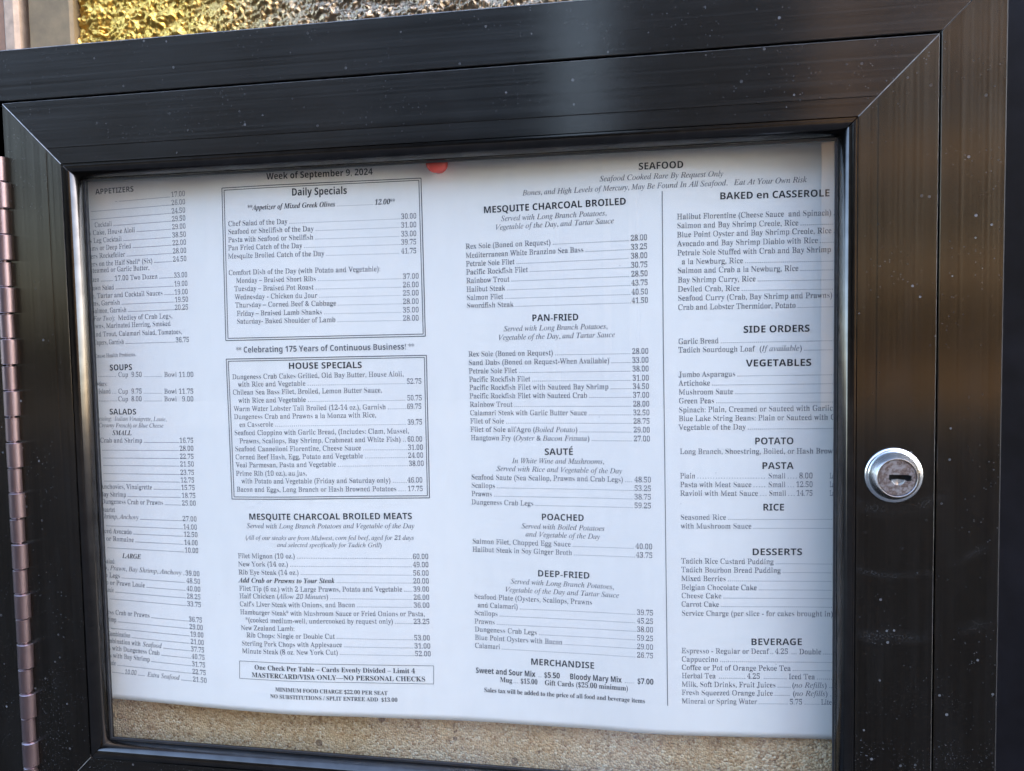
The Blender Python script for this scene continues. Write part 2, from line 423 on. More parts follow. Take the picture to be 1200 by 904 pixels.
# hinge: a pinned row of knuckles
hinge = empty('hinge', (0, 0, 0)); hinge.parent = case
HX = DX0 - .0030
P0, P1 = on(20, 578, -.002), on(40, 870.5, -.002)
pitch = (P0.z - P1.z) / 10
def knuckle_mesh(r, h):
    me = bpy.data.meshes.new('knuckle'); n = 28; V, Fc, I = [], [], []
    ring = [(r - .0004, -h / 2), (r, -h / 2 + .0003), (r, h / 2 - .0003), (r - .0004, h / 2)]
    for (rr, z) in ring:
        for i in range(n):
            a = 2 * math.pi * i / n; V.append((rr * math.cos(a), rr * math.sin(a), z))
    for k in range(3):
        for i in range(n):
            j = (i + 1) % n; Fc.append((k * n + i, k * n + j, (k + 1) * n + j, (k + 1) * n + i)); I.append(0 if k == 1 else 1)
    Fc.append(tuple(range(n))[::-1]); I.append(1); Fc.append(tuple(range(3 * n, 4 * n))); I.append(1)
    me.from_pydata(V, [], Fc); me.materials.append(M_HINGE); me.materials.append(M_HEDGE); me.polygons.foreach_set('material_index', I)
    me.polygons.foreach_set('use_smooth', [True] * len(Fc)); me.set_sharp_from_angle(angle=math.radians(40)); return me
ka, kb = knuckle_mesh(.0041, pitch - .0004), knuckle_mesh(.0036, pitch - .0010)
k = 0; z = P0.z + pitch * 15.5
while z > DZ0 + .004:
    if z < DZ1 - .022:
        wide = (k % 2 == 0)
        o = bpy.data.objects.new('knuckle', ka if wide else kb); COL.objects.link(o); o.parent = hinge
        o.location = (HX + (.0004 if wide else -.0002), -.0004 + random.uniform(-.0002, .0002), z + random.uniform(-.0002, .0002))
        o.rotation_euler = (random.uniform(-.006, .006), random.uniform(-.008, .008), random.uniform(0, 6))
    z -= pitch; k += 1
V, Fc = [], []
for i in range(12):
    a = 2 * math.pi * i / 12
    V += [(HX + .0016 * math.cos(a), -.0004 + .0016 * math.sin(a), DZ0), (HX + .0016 * math.cos(a), -.0004 + .0016 * math.sin(a), DZ1 - .03)]
for i in range(12): j = (i + 1) % 12; Fc.append((2 * i, 2 * j, 2 * j + 1, 2 * i + 1))
mesh_obj('hinge_pin', V, Fc, M_HINGE, hinge, smooth=True)

# lock
lock = empty('lock', (0, 0, 0)); lock.parent = case
LC = (LOCK.x - .0004, LOCK.z + .0002)
R_ = .0118
prof = [(R_, .0004), (R_ + .0001, -.0008), (R_ - .0004, -.0014), (R_ - .0012, -.0015), (R_ - .0014, -.0019), (.0098, -.0042), (.0088, -.0062), (.0084, -.0074), (.0082, -.0077), (.0079, -.0077), (.0077, -.0073), (.0077, -.0030)]
lathe('lock_ring', prof, LC, M_CHROME, lock, 72, 50)
def contour_circle(r, n=64): return [(r * math.cos(2 * math.pi * i / n), r * math.sin(2 * math.pi * i / n)) for i in range(n)]
hole = [(-.0033, .0013), (.0042, .0013), (.0056, .0010), (.0056, -.0012), (.0040, -.0015), (.0030, -.0008)]
hole += [(.0004 + .0026 * math.cos(a), -.0010 - .0021 * math.sin(a)) for a in [math.pi * i / 10 for i in range(1, 10)]] + [(-.0033, -.0008)]
cu = bpy.data.curves.new('c', 'CURVE'); cu.dimensions = '2D'; cu.fill_mode = 'BOTH'
for L in (contour_circle(.0075), hole):
    s = cu.splines.new('POLY'); s.points.add(len(L) - 1)
    for i, q in enumerate(L): s.points[i].co = (q[0], q[1], 0, 1)
    s.use_cyclic_u = True
oc = bpy.data.objects.new('c', cu); COL.objects.link(oc); bpy.context.view_layer.update()
tm = oc.to_mesh(); tm.calc_loop_triangles()
V = [(LC[0] + v.co.x, -.0072, LC[1] + v.co.y) for v in tm.vertices]
Fc = [tuple(t_.vertices)[::1] for t_ in tm.loop_triangles]; I = [0] * len(Fc)
bpy.data.objects.remove(oc)
for L, mi_ in ((contour_circle(.0075), 0), (hole, 1)):
    b0 = len(V)
    for q in L: V.append((LC[0] + q[0], -.0072, LC[1] + q[1])); V.append((LC[0] + q[0], -.0030, LC[1] + q[1]))
    for i in range(len(L)):
        j = (i + 1) % len(L); Fc.append((b0 + 2 * i, b0 + 2 * j, b0 + 2 * j + 1, b0 + 2 * i + 1)); I.append(mi_)
mesh_obj('lock_plug', V, Fc, [M_PLUG, M_KEY], lock, mi=I)
V = [(LC[0], -.0036, LC[1])] + [(LC[0] + a, -.0036, LC[1] + b) for a, b in contour_circle(.0076, 32)]
mesh_obj('keyway', V, [(0, 1 + i, 1 + (i + 1) % 32) for i in range(32)], M_DARK, lock)
# bright shutter under the key slot
V = []
for k2 in range(9):
    a = math.pi * k2 / 8
    V.append((LC[0] + .0004 + .0027 * math.cos(a), -.0068 + .0010 * math.sin(a), LC[1] - .0009 - .0022 * math.sin(a)))
V.append((LC[0] + .0004, -.0056, LC[1] - .0007))
mesh_obj('keyway_shutter', V, [(9, k2, k2 + 1) for k2 in range(8)], M_KEY, lock, smooth=True)

# ------------------------------------------------------------------ the menu sheet
bot = [(-.33, .0150), (-.2967, .0158), (-.2579, .0133), (-.2268, .0113), (-.1975, .0107), (-.1589, .0136), (-.1262, .0154), (-.1029, .0172), (-.0709, .0170), (-.0399, .0172), (-.0236, .0157), (-.0038, .0160), (.0546, .0218), (.0676, .0229), (.09, .0236)]
top = [(-.33, .0215), (-.2857, .0200), (-.2439, .0178), (-.1992, .0160), (-.1447, .0172), (-.10, .0180), (-.04, .0168), (0, .0162), (.0658, .0205), (.09, .0215)]
def interp(T, x):
    if x <= T[0][0]: return T[0][1]
    for (a, b), (c, d) in zip(T, T[1:]):
        if x <= c: return b + (d - b) * (x - a) / (c - a)
    return T[-1][1]
def smooth_table(T):
    xs = [-.33 + i * .0035 for i in range(121)]; ys = [interp(T, x) for x in xs]
    for _ in range(10): ys = [(ys[max(i - 1, 0)] + 2 * ys[i] + ys[min(i + 1, len(ys) - 1)]) / 4 for i in range(len(ys))]
    return ys
TB_, TT_ = smooth_table(bot), smooth_table(top)
def tab(ys, x):
    f = (x + .33) / .0035; i = max(0, min(119, int(math.floor(f)))); f = max(0., min(1., f - i)); return ys[i] * (1 - f) + ys[i + 1] * f
ZB = -.1970
def surf(X, Z):
    s = max(0., min(1., (Z - ZB) / (.085 - ZB)))
    y = tab(TB_, X) * (1 - s) + tab(TT_, X) * s
    return y + .0006 * noise.noise(Vector((X * 16, Z * 13, 4.0)))
def hit(px, py):
    d = ray(px, py); t_ = (D + .015) / d.y
    for _ in range(8):
        P = CAMP + d * t_; t_ = (D + surf(P.x, P.z)) / d.y
    P = CAMP + d * t_; return P
ZB = sum(hit(a, b).z for a, b in [(132.5, 818.7), (207.5, 826.2), (270, 832.5), (332, 837.5), (420, 840), (495, 843), (550, 844.5), (625, 850), (700, 854.5), (740, 859.5), (790, 862), (940, 865), (974, 866)]) / 13
menu = empty('menu_sheet', (0, .02, 0)); tag(menu, 'white printed restaurant menu sheet pinned to cork behind the glass', 'menu')
mo = menu.location
nx, nz = 150, 100
SX0, SX1, SZ1 = -.322, .080, .090
V, Fc = [], []
for j in range(nz + 1):
    for i in range(nx + 1):
        X = SX0 + (SX1 - SX0) * i / nx; Z = ZB + (SZ1 - ZB) * j / nz
        V.append((X, surf(X, Z) - mo.y, Z))
NV = len(V); V += [(a, b + .00022, c) for a, b, c in V]
for j in range(nz):
    for i in range(nx):
        a = j * (nx + 1) + i; Fc.append((a, a + 1, a + nx + 2, a + nx + 1)); Fc.append((NV + a, NV + a + nx + 1, NV + a + nx + 2, NV + a + 1))
for i in range(nx): Fc.append((i, NV + i, NV + i + 1, i + 1))
mesh_obj('paper', V, Fc, M_PAPER, menu, smooth=True)

# push pin
P = on(511, 190.5, .012)
pin = lathe('push_pin', [(.0001, -.0005), (.0035, -.0003), (.0046, .0002), (.0050, .0010), (.0048, .0018), (.0036, .0024), (.0028, .0035), (.0030, .0050), (.0042, .0062), (.0043, .0068), (.0007, .0070), (.0006, .0140)], (0, 0), M_PIN, None, 40, 50)
pin.location = (P.x, P.y - .0012 , P.z); tag(pin, 'red orange plastic push pin half hidden under the top of the door frame', 'push pin')
GLYPHS = (
(82,65,163,(84,173,134,32,148,21,153,13,158,8,165,7,165,0,85,0,85,7,100,9,116,17,103,49,39,49,29,26,28,18,32,10,48,7,33,0,11,0,-3,7,3,8,9,11,14,18,77,174),(74,119,42,60,98,60)),
(82,66,165,(143,148,138,131,145,117,137,105,125,97,107,92,128,86,144,77,153,64,145,49,144,38,151,28,146,20,138,13,128,7,104,1,6,0,6,7,17,8,36,19,37,137,35,154,19,161,6,163,6,170,82,170,111,167,131,160),(106,154,92,160,81,162,59,158,59,94,87,96,98,101,111,112,115,128,113,143),(114,72,91,84,59,86,59,17,75,10,83,9,96,11,116,24,120,30,122,48,119,66)),
(82,67,174,(163,173,163,115,156,115,146,136,133,152,125,157,108,164,99,165,79,160,60,145,48,120,43,84,48,51,60,28,82,13,104,9,118,11,140,21,160,40,167,33,152,17,136,5,117,-2,96,-4,72,-1,61,2,42,14,27,29,16,49,23,60,20,85,23,109,16,120,27,140,42,156,52,162,73,170,84,173,105,173,144,162,152,165,156,173)),
(82,68,185,(151,148,161,135,168,121,162,104,169,48,152,21,124,5,85,0,8,0,8,7,17,8,36,17,36,139,36,151,16,162,6,163,6,170,104,168,122,164,138,157),(125,142,104,157,83,161,59,158,60,13,83,9,94,10,104,14,112,20,119,28,131,39,137,52,141,85,137,119)),
(82,69,165,(149,170,149,119,143,119,137,139,133,146,119,155,99,160,86,160,74,159,59,155,59,92,86,94,97,100,103,112,107,128,113,128,113,44,107,44,102,68,97,75,90,79,81,82,59,83,59,25,59,17,77,11,95,11,117,14,128,20,138,28,146,39,153,53,160,53,150,0,5,0,5,6,16,7,36,18,37,29,36,151,16,162,6,163,6,170)),
(82,70,151,(147,170,147,119,141,119,137,133,132,144,125,151,115,157,102,160,86,161,58,157,59,92,85,94,95,101,102,112,106,129,113,129,113,44,106,44,102,63,96,75,85,81,59,83,59,16,78,9,96,7,96,0,6,0,6,7,17,9,36,20,37,140,36,151,16,161,5,163,5,170)),
(82,71,189,(163,173,163,115,156,115,150,129,142,141,133,151,123,159,111,163,100,165,80,160,61,145,48,120,44,85,45,66,48,50,54,36,82,10,92,6,103,5,115,6,135,17,136,27,135,57,115,67,103,68,103,74,186,74,186,68,176,67,158,58,158,48,166,11,133,0,100,-4,74,-1,63,2,43,13,28,29,17,49,23,60,21,85,23,110,17,121,27,140,35,149,52,162,73,170,84,173,106,173,144,162,151,165,156,173)),
(82,72,195,(189,170,189,163,178,161,159,151,159,141,159,19,178,8,189,7,189,0,105,0,105,7,116,8,136,18,136,82,59,82,59,19,79,8,90,7,90,0,6,0,6,7,17,8,36,19,37,30,36,151,17,162,6,163,6,170,90,170,90,163,76,161,59,155,59,93,136,93,136,155,119,161,105,163,105,170)),
(82,73,97,(91,170,91,163,80,162,59,154,59,22,60,16,77,10,92,7,92,0,5,0,5,7,16,8,36,18,37,28,37,154,17,162,5,163,5,170)),
(82,74,123,(117,170,117,163,103,160,86,153,86,33,92,8,81,-10,64,-21,41,-24,29,-23,19,-20,11,-15,4,-8,0,0,5,9,0,17,4,23,10,26,16,28,24,27,30,23,33,17,28,10,28,5,32,-1,28,-5,31,-13,39,-15,47,-14,54,-9,62,8,63,152,46,160,30,163,30,170)),
(82,75,190,(181,163,166,161,154,156,142,147,101,106,173,17,181,9,193,7,193,0,105,0,105,7,138,10,138,13,135,18,118,25,74,80,59,74,59,19,79,8,90,7,90,0,6,0,6,7,17,8,37,19,37,30,36,151,17,162,6,163,6,170,90,170,90,163,76,161,59,155,59,87,120,139,127,148,130,156,124,161,108,163,133,170,156,170)),
(82,76,159,(93,170,93,163,78,162,59,155,59,18,80,11,104,11,117,15,128,21,138,30,145,42,152,58,159,58,150,0,6,0,6,7,17,8,36,19,37,30,36,152,17,162,6,163,6,170)),
(82,77,236,(230,163,220,161,196,151,200,141,200,16,217,9,230,7,230,0,147,0,147,7,161,9,177,16,178,149,107,0,101,0,47,145,39,30,41,18,45,11,52,8,63,7,45,0,23,0,5,7,16,8,23,12,27,19,28,30,28,142,41,149,39,155,20,161,6,163,26,170,50,170,110,53,186,170,209,170)),
(82,78,180,(175,165,125,165,125,158,146,155,146,42,50,165,5,165,5,158,25,150,25,10,5,8,5,0,55,0,55,8,35,10,35,138,145,0,155,0,155,155,175,158)),
(82,79,196,(161,148,171,135,179,120,172,112,175,85,172,58,179,50,171,35,160,22,147,11,132,3,115,-2,97,-4,79,-2,63,3,48,11,35,22,25,35,17,50,23,58,21,85,23,111,17,120,25,135,35,148,48,159,63,167,80,172,99,174,117,172,133,167,148,159),(123,154,115,160,107,164,97,165,78,160,61,145,48,120,43,85,45,66,49,50,54,36,66,25,73,16,80,10,89,6,99,5,117,10,135,25,147,50,152,85,151,103,147,119,141,133,129,145)),
(82,80,156,(136,157,145,148,150,137,142,124,141,113,148,104,143,96,128,84,117,80,90,77,59,77,59,19,79,8,90,7,90,0,6,0,6,7,17,8,36,19,37,30,36,151,17,162,6,163,6,170,107,168,125,164),(109,151,94,158,81,161,59,154,59,86,91,88,116,105,119,123,116,139)),
(82,81,196,(161,148,171,135,179,120,172,112,175,85,172,56,176,44,169,32,160,21,149,13,137,5,110,0,131,-13,141,-23,152,-28,166,-30,183,-27,184,-34,151,-42,141,-43,117,-40,97,-32,82,-19,70,0,45,13,26,32,17,48,24,57,21,85,23,111,17,120,25,135,42,154,63,167,80,172,108,173,125,170,141,163),(123,154,115,160,107,164,97,165,78,160,61,145,48,120,43,85,45,66,48,50,54,36,66,25,73,16,80,10,89,6,99,5,117,10,135,25,147,50,152,85,151,103,147,119,141,133,130,145)),
(82,82,176,(145,152,151,145,144,135,145,125,153,110,146,99,134,90,117,83,165,13,172,7,179,7,163,0,139,0,75,79,59,79,59,19,79,8,90,7,90,0,6,0,6,7,17,8,36,19,37,30,36,151,17,162,6,163,6,170,98,169,126,163,137,159),(120,141,96,158,84,161,60,157,59,87,76,87,93,89,115,101,122,116,123,125)),
(82,83,145,(123,171,123,121,112,145,104,154,94,162,83,167,72,168,60,166,50,161,43,152,41,142,43,132,49,123,57,117,106,92,123,77,127,69,130,50,129,35,123,23,115,13,103,5,89,0,72,-1,60,0,31,7,23,5,21,-1,19,-1,19,56,21,56,28,34,39,17,46,11,63,4,73,3,87,5,98,11,105,21,107,33,106,42,101,50,95,56,52,79,31,96,24,108,22,123,23,137,28,149,35,158,44,165,56,169,69,171,85,169,112,163,119,165,121,171)),
(82,84,158,(153,170,153,118,147,118,142,137,133,150,119,159,89,161,89,18,110,8,122,7,122,0,34,0,34,7,46,8,67,19,67,161,46,161,31,155,24,150,15,137,11,118,4,118,4,170)),
(82,85,183,(177,163,167,161,161,157,158,150,156,50,153,34,148,22,141,12,132,5,121,-1,108,-4,92,-5,63,-1,51,4,43,11,36,19,31,30,37,43,36,151,16,162,6,163,6,170,90,170,90,163,75,161,59,155,59,52,61,33,65,25,86,11,102,8,121,11,135,21,143,37,146,59,145,151,141,158,134,161,122,163,138,170,161,170)),
(82,86,159,(165,163,157,162,152,159,147,153,86,-5,79,-5,26,142,12,150,8,156,3,161,-5,163,-5,170,79,170,79,163,45,158,47,148,88,53,131,147,131,158,127,161,111,163,127,170,149,170)),
(82,87,228,(232,163,226,161,218,150,166,-4,159,-4,126,115,71,-4,64,-4,19,154,1,162,-6,163,20,170,42,170,67,163,42,158,44,147,75,57,120,131,115,149,100,160,85,163,85,170,164,170,164,163,151,161,137,153,168,62,204,145,203,157,200,160,187,163,199,170,221,170)),
(82,89,159,(164,163,157,161,147,153,89,76,91,19,111,8,122,7,122,0,38,0,38,7,49,8,68,19,69,67,11,154,5,160,-5,163,-5,170,77,170,77,163,46,158,48,151,61,146,93,84,128,145,130,152,125,160,110,163,125,170,148,170)),
(82,90,165,(151,170,151,165,48,11,101,11,122,17,137,30,148,49,152,61,158,61,152,0,8,0,8,4,112,160,65,159,53,156,43,151,35,144,28,133,23,118,16,118,21,170)),
(82,97,128,(98,109,106,96,102,88,103,23,99,15,113,13,119,16,123,10,109,0,95,-4,80,0,75,13,66,6,46,-2,36,-3,24,-1,15,4,9,13,15,24,15,31,12,39,17,45,24,51,44,61,58,66,80,71,79,90,77,99,64,109,55,110,43,108,39,102,45,91,41,86,45,80,41,75,35,72,22,72,17,76,13,81,17,88,14,96,18,104,26,110,35,115,47,118,60,119,83,116),(80,63,61,58,42,43,38,31,39,17,56,13,80,24)),
(82,98,134,(115,103,122,91,118,85,120,62,118,36,120,28,112,15,94,1,79,-3,63,-3,55,0,39,11,20,-4,16,-4,22,154,21,160,3,164,16,170,39,170,45,104,65,115,82,119,95,117,106,111),(91,93,79,102,69,104,47,96,45,90,45,26,56,10,68,5,79,8,88,18,95,35,97,47,98,70,94,87)),
(82,99,109,(93,111,101,102,100,91,102,85,99,80,94,77,88,76,77,80,76,101,71,108,63,111,54,108,47,100,41,88,37,70,37,46,40,36,62,18,76,14,89,17,101,27,106,23,96,11,85,3,71,-2,58,-4,44,-2,32,4,22,13,14,25,18,32,14,47,14,73,12,81,15,88,29,106,50,117,65,119,81,117)),
(82,100,138,(103,170,112,28,111,20,114,15,132,10,132,4,109,2,83,-4,91,15,70,1,61,-3,52,-4,40,-2,29,4,20,13,13,25,16,32,14,55,16,81,13,88,21,101,30,111,42,117,54,119,63,118,90,104,89,156,74,163,66,164,81,170),(88,96,71,103,65,105,55,102,44,93,41,86,37,57,39,36,43,22,54,13,64,11,69,12,90,28,90,90)),
(82,101,112,(93,104,98,96,101,77,105,65,86,62,37,62,39,42,44,27,61,19,74,16,81,17,95,25,101,32,106,27,96,14,85,4,72,-2,57,-4,44,-2,32,4,21,13,14,26,18,33,14,59,8,67,15,75,16,83,14,90,22,102,32,111,45,117,59,119,69,118,86,110),(67,109,60,111,53,108,47,102,41,91,37,72,79,72,75,94,72,103)),
(82,102,80,(89,166,96,158,95,149,97,142,94,137,89,133,77,133,70,140,73,161,72,164,61,164,55,160,50,145,49,116,76,116,76,103,49,103,49,15,65,7,74,6,51,0,29,0,6,6,26,13,26,103,6,103,6,116,26,116,26,141,22,149,32,162,46,170,65,173,79,171)),
(82,103,122,(111,113,118,100,98,100,106,88,103,76,107,65,103,56,96,49,87,43,76,39,47,38,39,31,38,27,41,20,53,18,90,16,106,11,113,5,116,-3,116,-22,113,-30,101,-42,82,-50,69,-52,43,-52,25,-48,18,-45,8,-37,5,-28,10,-17,26,-10,13,0,9,11,10,20,16,28,25,34,41,41,25,48,16,56,10,67,14,79,10,90,15,100,22,108,33,114,45,117,59,119,73,117,87,113),(83,103,59,111,51,109,44,103,39,93,37,79,39,64,44,54,51,48,59,46,66,48,74,54,78,64,80,79,77,93),(97,-19,93,-15,86,-13,36,-13,29,-19,27,-27,29,-33,35,-39,45,-42,60,-43,76,-42,88,-39,96,-33,98,-25)),
(82,104,142,(115,109,121,96,117,79,116,14,117,10,135,6,117,0,94,0,75,6,93,10,94,21,93,90,91,96,76,101,65,98,49,88,49,10,67,6,48,0,26,0,7,6,13,7,26,14,26,21,26,155,24,160,7,164,20,170,42,170,49,99,71,114,81,117,91,119,105,116)),
(82,105,74,(51,167,55,161,49,154,55,146,51,140,45,136,38,135,30,136,24,140,20,146,26,154,20,161,24,167,30,171,38,173,45,171),(43,116,49,10,67,6,48,0,26,0,7,6,13,7,26,14,26,21,26,101,25,106,8,109,20,116)),
(82,106,78,(53,168,57,161,51,154,57,147,53,141,47,137,40,135,32,137,26,141,22,147,28,154,22,161,26,168,32,172,40,173,47,172),(45,116,52,-18,56,-27,52,-35,40,-46,24,-52,4,-51,-4,-49,-16,-39,-20,-33,-17,-26,-20,-20,-17,-15,-12,-12,1,-12,6,-15,9,-19,6,-25,7,-33,4,-38,6,-42,12,-44,18,-42,24,-37,27,-30,29,-20,30,101,16,108,8,110,23,116)),
(82,107,134,(128,109,115,106,102,97,83,78,129,13,134,8,140,6,121,0,98,0,79,6,87,7,97,12,93,18,61,55,49,50,49,14,49,10,67,6,48,0,26,0,7,6,13,7,26,14,26,21,26,155,25,160,8,164,20,170,43,170,49,63,85,92,89,98,91,104,88,108,77,109,91,116,114,116)),
(82,108,74,(43,170,49,14,49,10,67,6,48,0,26,0,7,6,13,7,26,14,26,21,26,155,25,160,8,164,20,170)),
(82,109,206,(180,109,186,96,181,79,182,10,200,6,181,0,159,0,141,6,158,10,159,21,158,90,156,96,141,101,130,98,115,88,116,10,133,6,115,0,92,0,74,6,91,10,92,21,92,90,90,96,74,101,63,98,48,88,49,10,66,6,48,0,25,0,7,6,13,7,26,14,28,94,24,106,7,110,20,116,42,116,48,99,70,114,79,117,88,119,99,117,109,113,115,107,119,97,127,107,136,113,146,117,156,119,170,116)),
(82,110,142,(115,109,121,96,117,79,116,14,117,10,135,6,117,0,94,0,75,6,93,10,94,21,93,90,91,96,76,101,65,98,49,88,49,10,67,6,48,0,26,0,7,6,13,7,26,14,28,94,24,106,7,110,20,116,42,116,48,100,71,114,81,117,91,119,105,116)),
(82,111,125,(102,102,114,82,110,74,110,40,114,33,102,13,91,4,78,-2,55,-3,34,4,22,14,14,26,16,33,14,57,16,82,14,89,22,101,34,111,47,117,62,119,78,117,91,111),(71,109,63,111,54,109,44,94,38,72,37,58,40,30,47,15,54,7,63,4,72,7,79,15,85,30,88,42,89,57,85,85,78,101)),
(82,112,138,(109,111,118,102,125,90,121,83,123,60,121,34,125,27,118,14,108,4,97,-2,85,-4,68,0,49,12,49,-37,62,-44,73,-46,51,-52,29,-52,7,-46,12,-45,26,-38,26,91,24,105,7,110,19,116,42,116,47,98,67,113,76,117,86,119,98,117),(95,92,84,101,74,104,64,100,49,88,49,26,62,14,73,11,83,13,93,22,99,37,100,68)),
(82,113,136,(119,119,112,-38,113,-42,132,-46,110,-52,87,-52,65,-46,74,-45,90,-38,90,11,69,0,53,-4,40,-2,29,4,20,12,13,24,17,31,14,54,17,80,15,87,29,106,48,117,63,119,72,118,88,111,96,105,115,119),(79,105,67,110,56,107,47,97,43,90,38,70,37,47,38,37,43,23,56,14,67,11,88,19,90,25,90,90)),
(82,114,107,(103,113,106,107,95,99,107,92,104,87,99,84,87,84,74,96,70,97,65,95,49,82,49,14,65,7,73,6,51,0,29,0,7,6,13,7,26,14,25,102,24,106,8,109,20,116,42,116,48,94,70,112,78,117,87,119,96,117)),
(82,115,107,(88,116,88,85,83,96,75,105,66,111,56,113,47,112,41,108,37,103,36,97,37,90,40,85,80,62,87,55,91,46,92,35,92,27,87,14,77,4,64,-1,46,0,27,6,20,4,17,-1,17,37,22,24,30,13,40,5,52,3,61,4,69,8,73,14,75,22,71,33,60,41,30,57,23,65,18,73,17,82,19,95,27,106,38,114,52,116,80,111,85,113)),
(82,116,85,(54,158,45,116,77,116,77,104,47,104,48,24,49,19,62,15,70,18,77,28,83,25,76,12,68,4,58,-2,46,-4,33,-2,25,4,20,13,25,27,25,104,8,104,8,112,33,137,48,158)),
(82,117,140,(107,116,114,26,112,19,127,12,134,11,134,5,112,3,85,-4,92,15,69,1,59,-2,49,-4,34,-1,24,6,21,12,25,19,24,36,24,92,22,105,4,110,17,116,40,116,47,22,60,14,66,13,76,16,92,25,91,100,90,106,71,110,84,116)),
(82,118,114,(114,110,107,108,100,98,60,-4,53,-4,21,92,11,99,5,108,-1,109,19,116,41,116,61,110,50,108,40,103,63,46,89,98,90,101,86,107,76,110,83,116,106,116)),
(82,119,162,(160,116,166,110,158,106,153,96,113,-4,108,-4,89,73,52,-4,46,-4,13,99,-4,109,13,116,35,116,52,109,35,108,35,103,56,47,84,88,80,104,62,110,80,116,103,116,120,109,103,103,119,53,142,95,144,103,141,108,133,110,138,116)),
(82,120,119,(116,110,105,105,67,69,113,8,119,6,100,0,77,0,58,6,78,9,77,11,75,16,65,22,51,43,36,23,32,13,34,7,44,6,34,0,12,0,2,6,13,11,52,51,9,106,2,109,21,116,43,116,63,110,44,104,45,101,56,97,68,77,83,96,87,104,85,108,75,110,84,116,107,116)),
(82,121,112,(112,109,107,108,100,99,60,-9,48,-36,42,-44,36,-49,28,-51,20,-52,11,-51,4,-47,-1,-40,1,-31,-1,-25,2,-20,7,-16,19,-16,27,-23,24,-28,25,-36,32,-37,37,-34,43,-28,48,-16,52,-2,20,93,6,107,-1,109,18,116,41,116,60,109,40,106,63,44,88,97,88,106,85,108,76,109,82,116,105,116)),
(82,122,109,(102,116,102,108,40,9,72,11,83,16,91,26,97,40,103,40,100,0,5,0,5,5,69,107,36,106,27,101,21,93,16,81,10,81,12,116)),
(82,48,140,(112,164,121,148,119,138,123,103,122,64,119,41,121,31,117,23,105,9,90,0,70,-3,50,0,34,9,27,15,18,31,21,41,18,64,17,103,21,138,18,148,22,156,34,170,50,178,59,180,81,180,90,178,98,175),(82,160,70,165,59,160,46,145,40,106,40,73,46,34,59,19,70,14,82,19,94,34,100,73,100,106,97,134,94,145)),
(82,49,140,(91,180,88,18,107,13,125,13,128,0,24,0,27,13,50,14,64,22,65,155,48,144,33,131,25,129,19,130,15,134,12,140,11,147,37,159,68,180)),
(82,50,140,(114,164,118,157,113,149,114,131,119,123,115,114,105,99,89,82,33,28,98,29,104,32,109,37,114,53,128,53,127,0,9,0,9,26,53,71,80,103,90,126,92,138,90,151,73,164,65,166,54,163,41,155,38,141,42,123,29,124,19,128,12,136,15,147,11,156,16,164,24,171,34,176,48,180,65,181,89,178,99,175)),
(82,51,140,(113,165,118,158,113,149,114,132,119,125,116,118,105,107,92,98,79,95,94,93,104,89,113,83,121,75,127,65,120,52,119,37,123,26,116,17,107,9,86,0,52,-2,36,0,20,7,13,13,8,20,9,36,13,42,20,46,28,47,30,33,37,23,47,17,59,15,67,16,74,18,93,30,96,39,98,52,95,65,74,79,60,84,39,85,37,100,52,100,66,103,88,122,91,137,90,149,86,158,63,166,55,164,40,154,38,146,42,127,28,128,18,132,11,139,15,149,13,162,23,172,31,176,51,180,64,181,88,178,107,170)),
(82,52,140,(102,179,102,63,133,63,133,47,102,47,102,22,122,14,133,13,133,0,45,0,45,13,60,14,79,22,80,47,27,47,3,62,79,179),(80,155,70,147,21,63,80,63)),
(82,53,140,(118,179,119,133,105,133,99,149,96,150,39,151,35,105,62,109,76,108,89,105,109,95,117,88,122,78,117,68,119,55,117,40,121,28,114,18,105,10,84,1,73,-2,52,-2,37,0,22,7,15,13,11,20,11,35,16,41,22,44,30,45,33,31,41,20,48,16,65,16,73,19,91,31,95,41,96,55,94,71,69,90,46,92,27,88,15,92,23,179)),
(82,54,140,(122,167,126,161,122,154,125,146,120,140,111,135,97,134,99,149,98,156,86,165,80,166,67,162,54,149,49,140,45,128,41,100,60,107,81,110,101,106,117,96,128,80,123,69,124,45,127,34,123,23,116,14,108,7,98,2,87,-1,73,-3,56,0,48,3,34,12,28,18,19,35,21,45,18,83,24,93,18,103,22,130,21,138,29,152,39,164,51,173,66,179,83,181,97,180,108,177,117,173),(98,80,89,85,81,92,72,94,65,93,40,82,41,65,46,39,50,30,63,18,74,14,83,16,97,30,101,45,101,55,101,65)),
(82,55,140,(132,179,132,166,62,0,41,0,108,151,42,151,32,148,28,139,26,126,11,126,12,179)),
(82,56,140,(111,169,121,155,119,146,122,124,115,114,105,105,83,97,101,91,123,74,130,62,126,47,125,36,128,26,123,18,115,11,95,1,83,-2,58,-2,34,4,22,12,14,21,15,33,10,60,18,72,29,82,36,86,53,90,37,95,21,110,15,122,20,136,21,147,19,158,26,167,37,175,61,181,84,180,94,178),(95,152,77,165,70,167,61,164,44,150,42,139,44,127,64,112,76,105,92,118,96,127,97,138),(102,54,78,72,61,80,37,57,36,45,38,31,58,14,70,12,81,14,101,31,103,43)),
(82,57,140,(105,167,111,161,120,145,119,135,122,111,121,97,122,87,117,50,119,41,112,27,102,14,82,2,57,-3,43,-1,33,2,25,6,20,12,17,19,16,26,19,35,28,40,32,30,39,21,47,15,58,13,72,18,87,31,95,54,99,86,79,74,58,69,38,72,23,82,16,89,12,98,17,109,16,129,18,145,16,152,24,164,35,173,57,181,83,179,98,172),(90,150,78,161,68,164,58,162,43,148,38,122,40,107,44,96,58,89,69,87,77,88,99,104,97,131)),
(82,40,81,(78,174,65,174,44,149,29,120,19,90,16,58,19,26,29,-4,44,-33,65,-58,78,-58,62,-32,51,-5,44,25,42,58,44,91,51,121,62,148)),
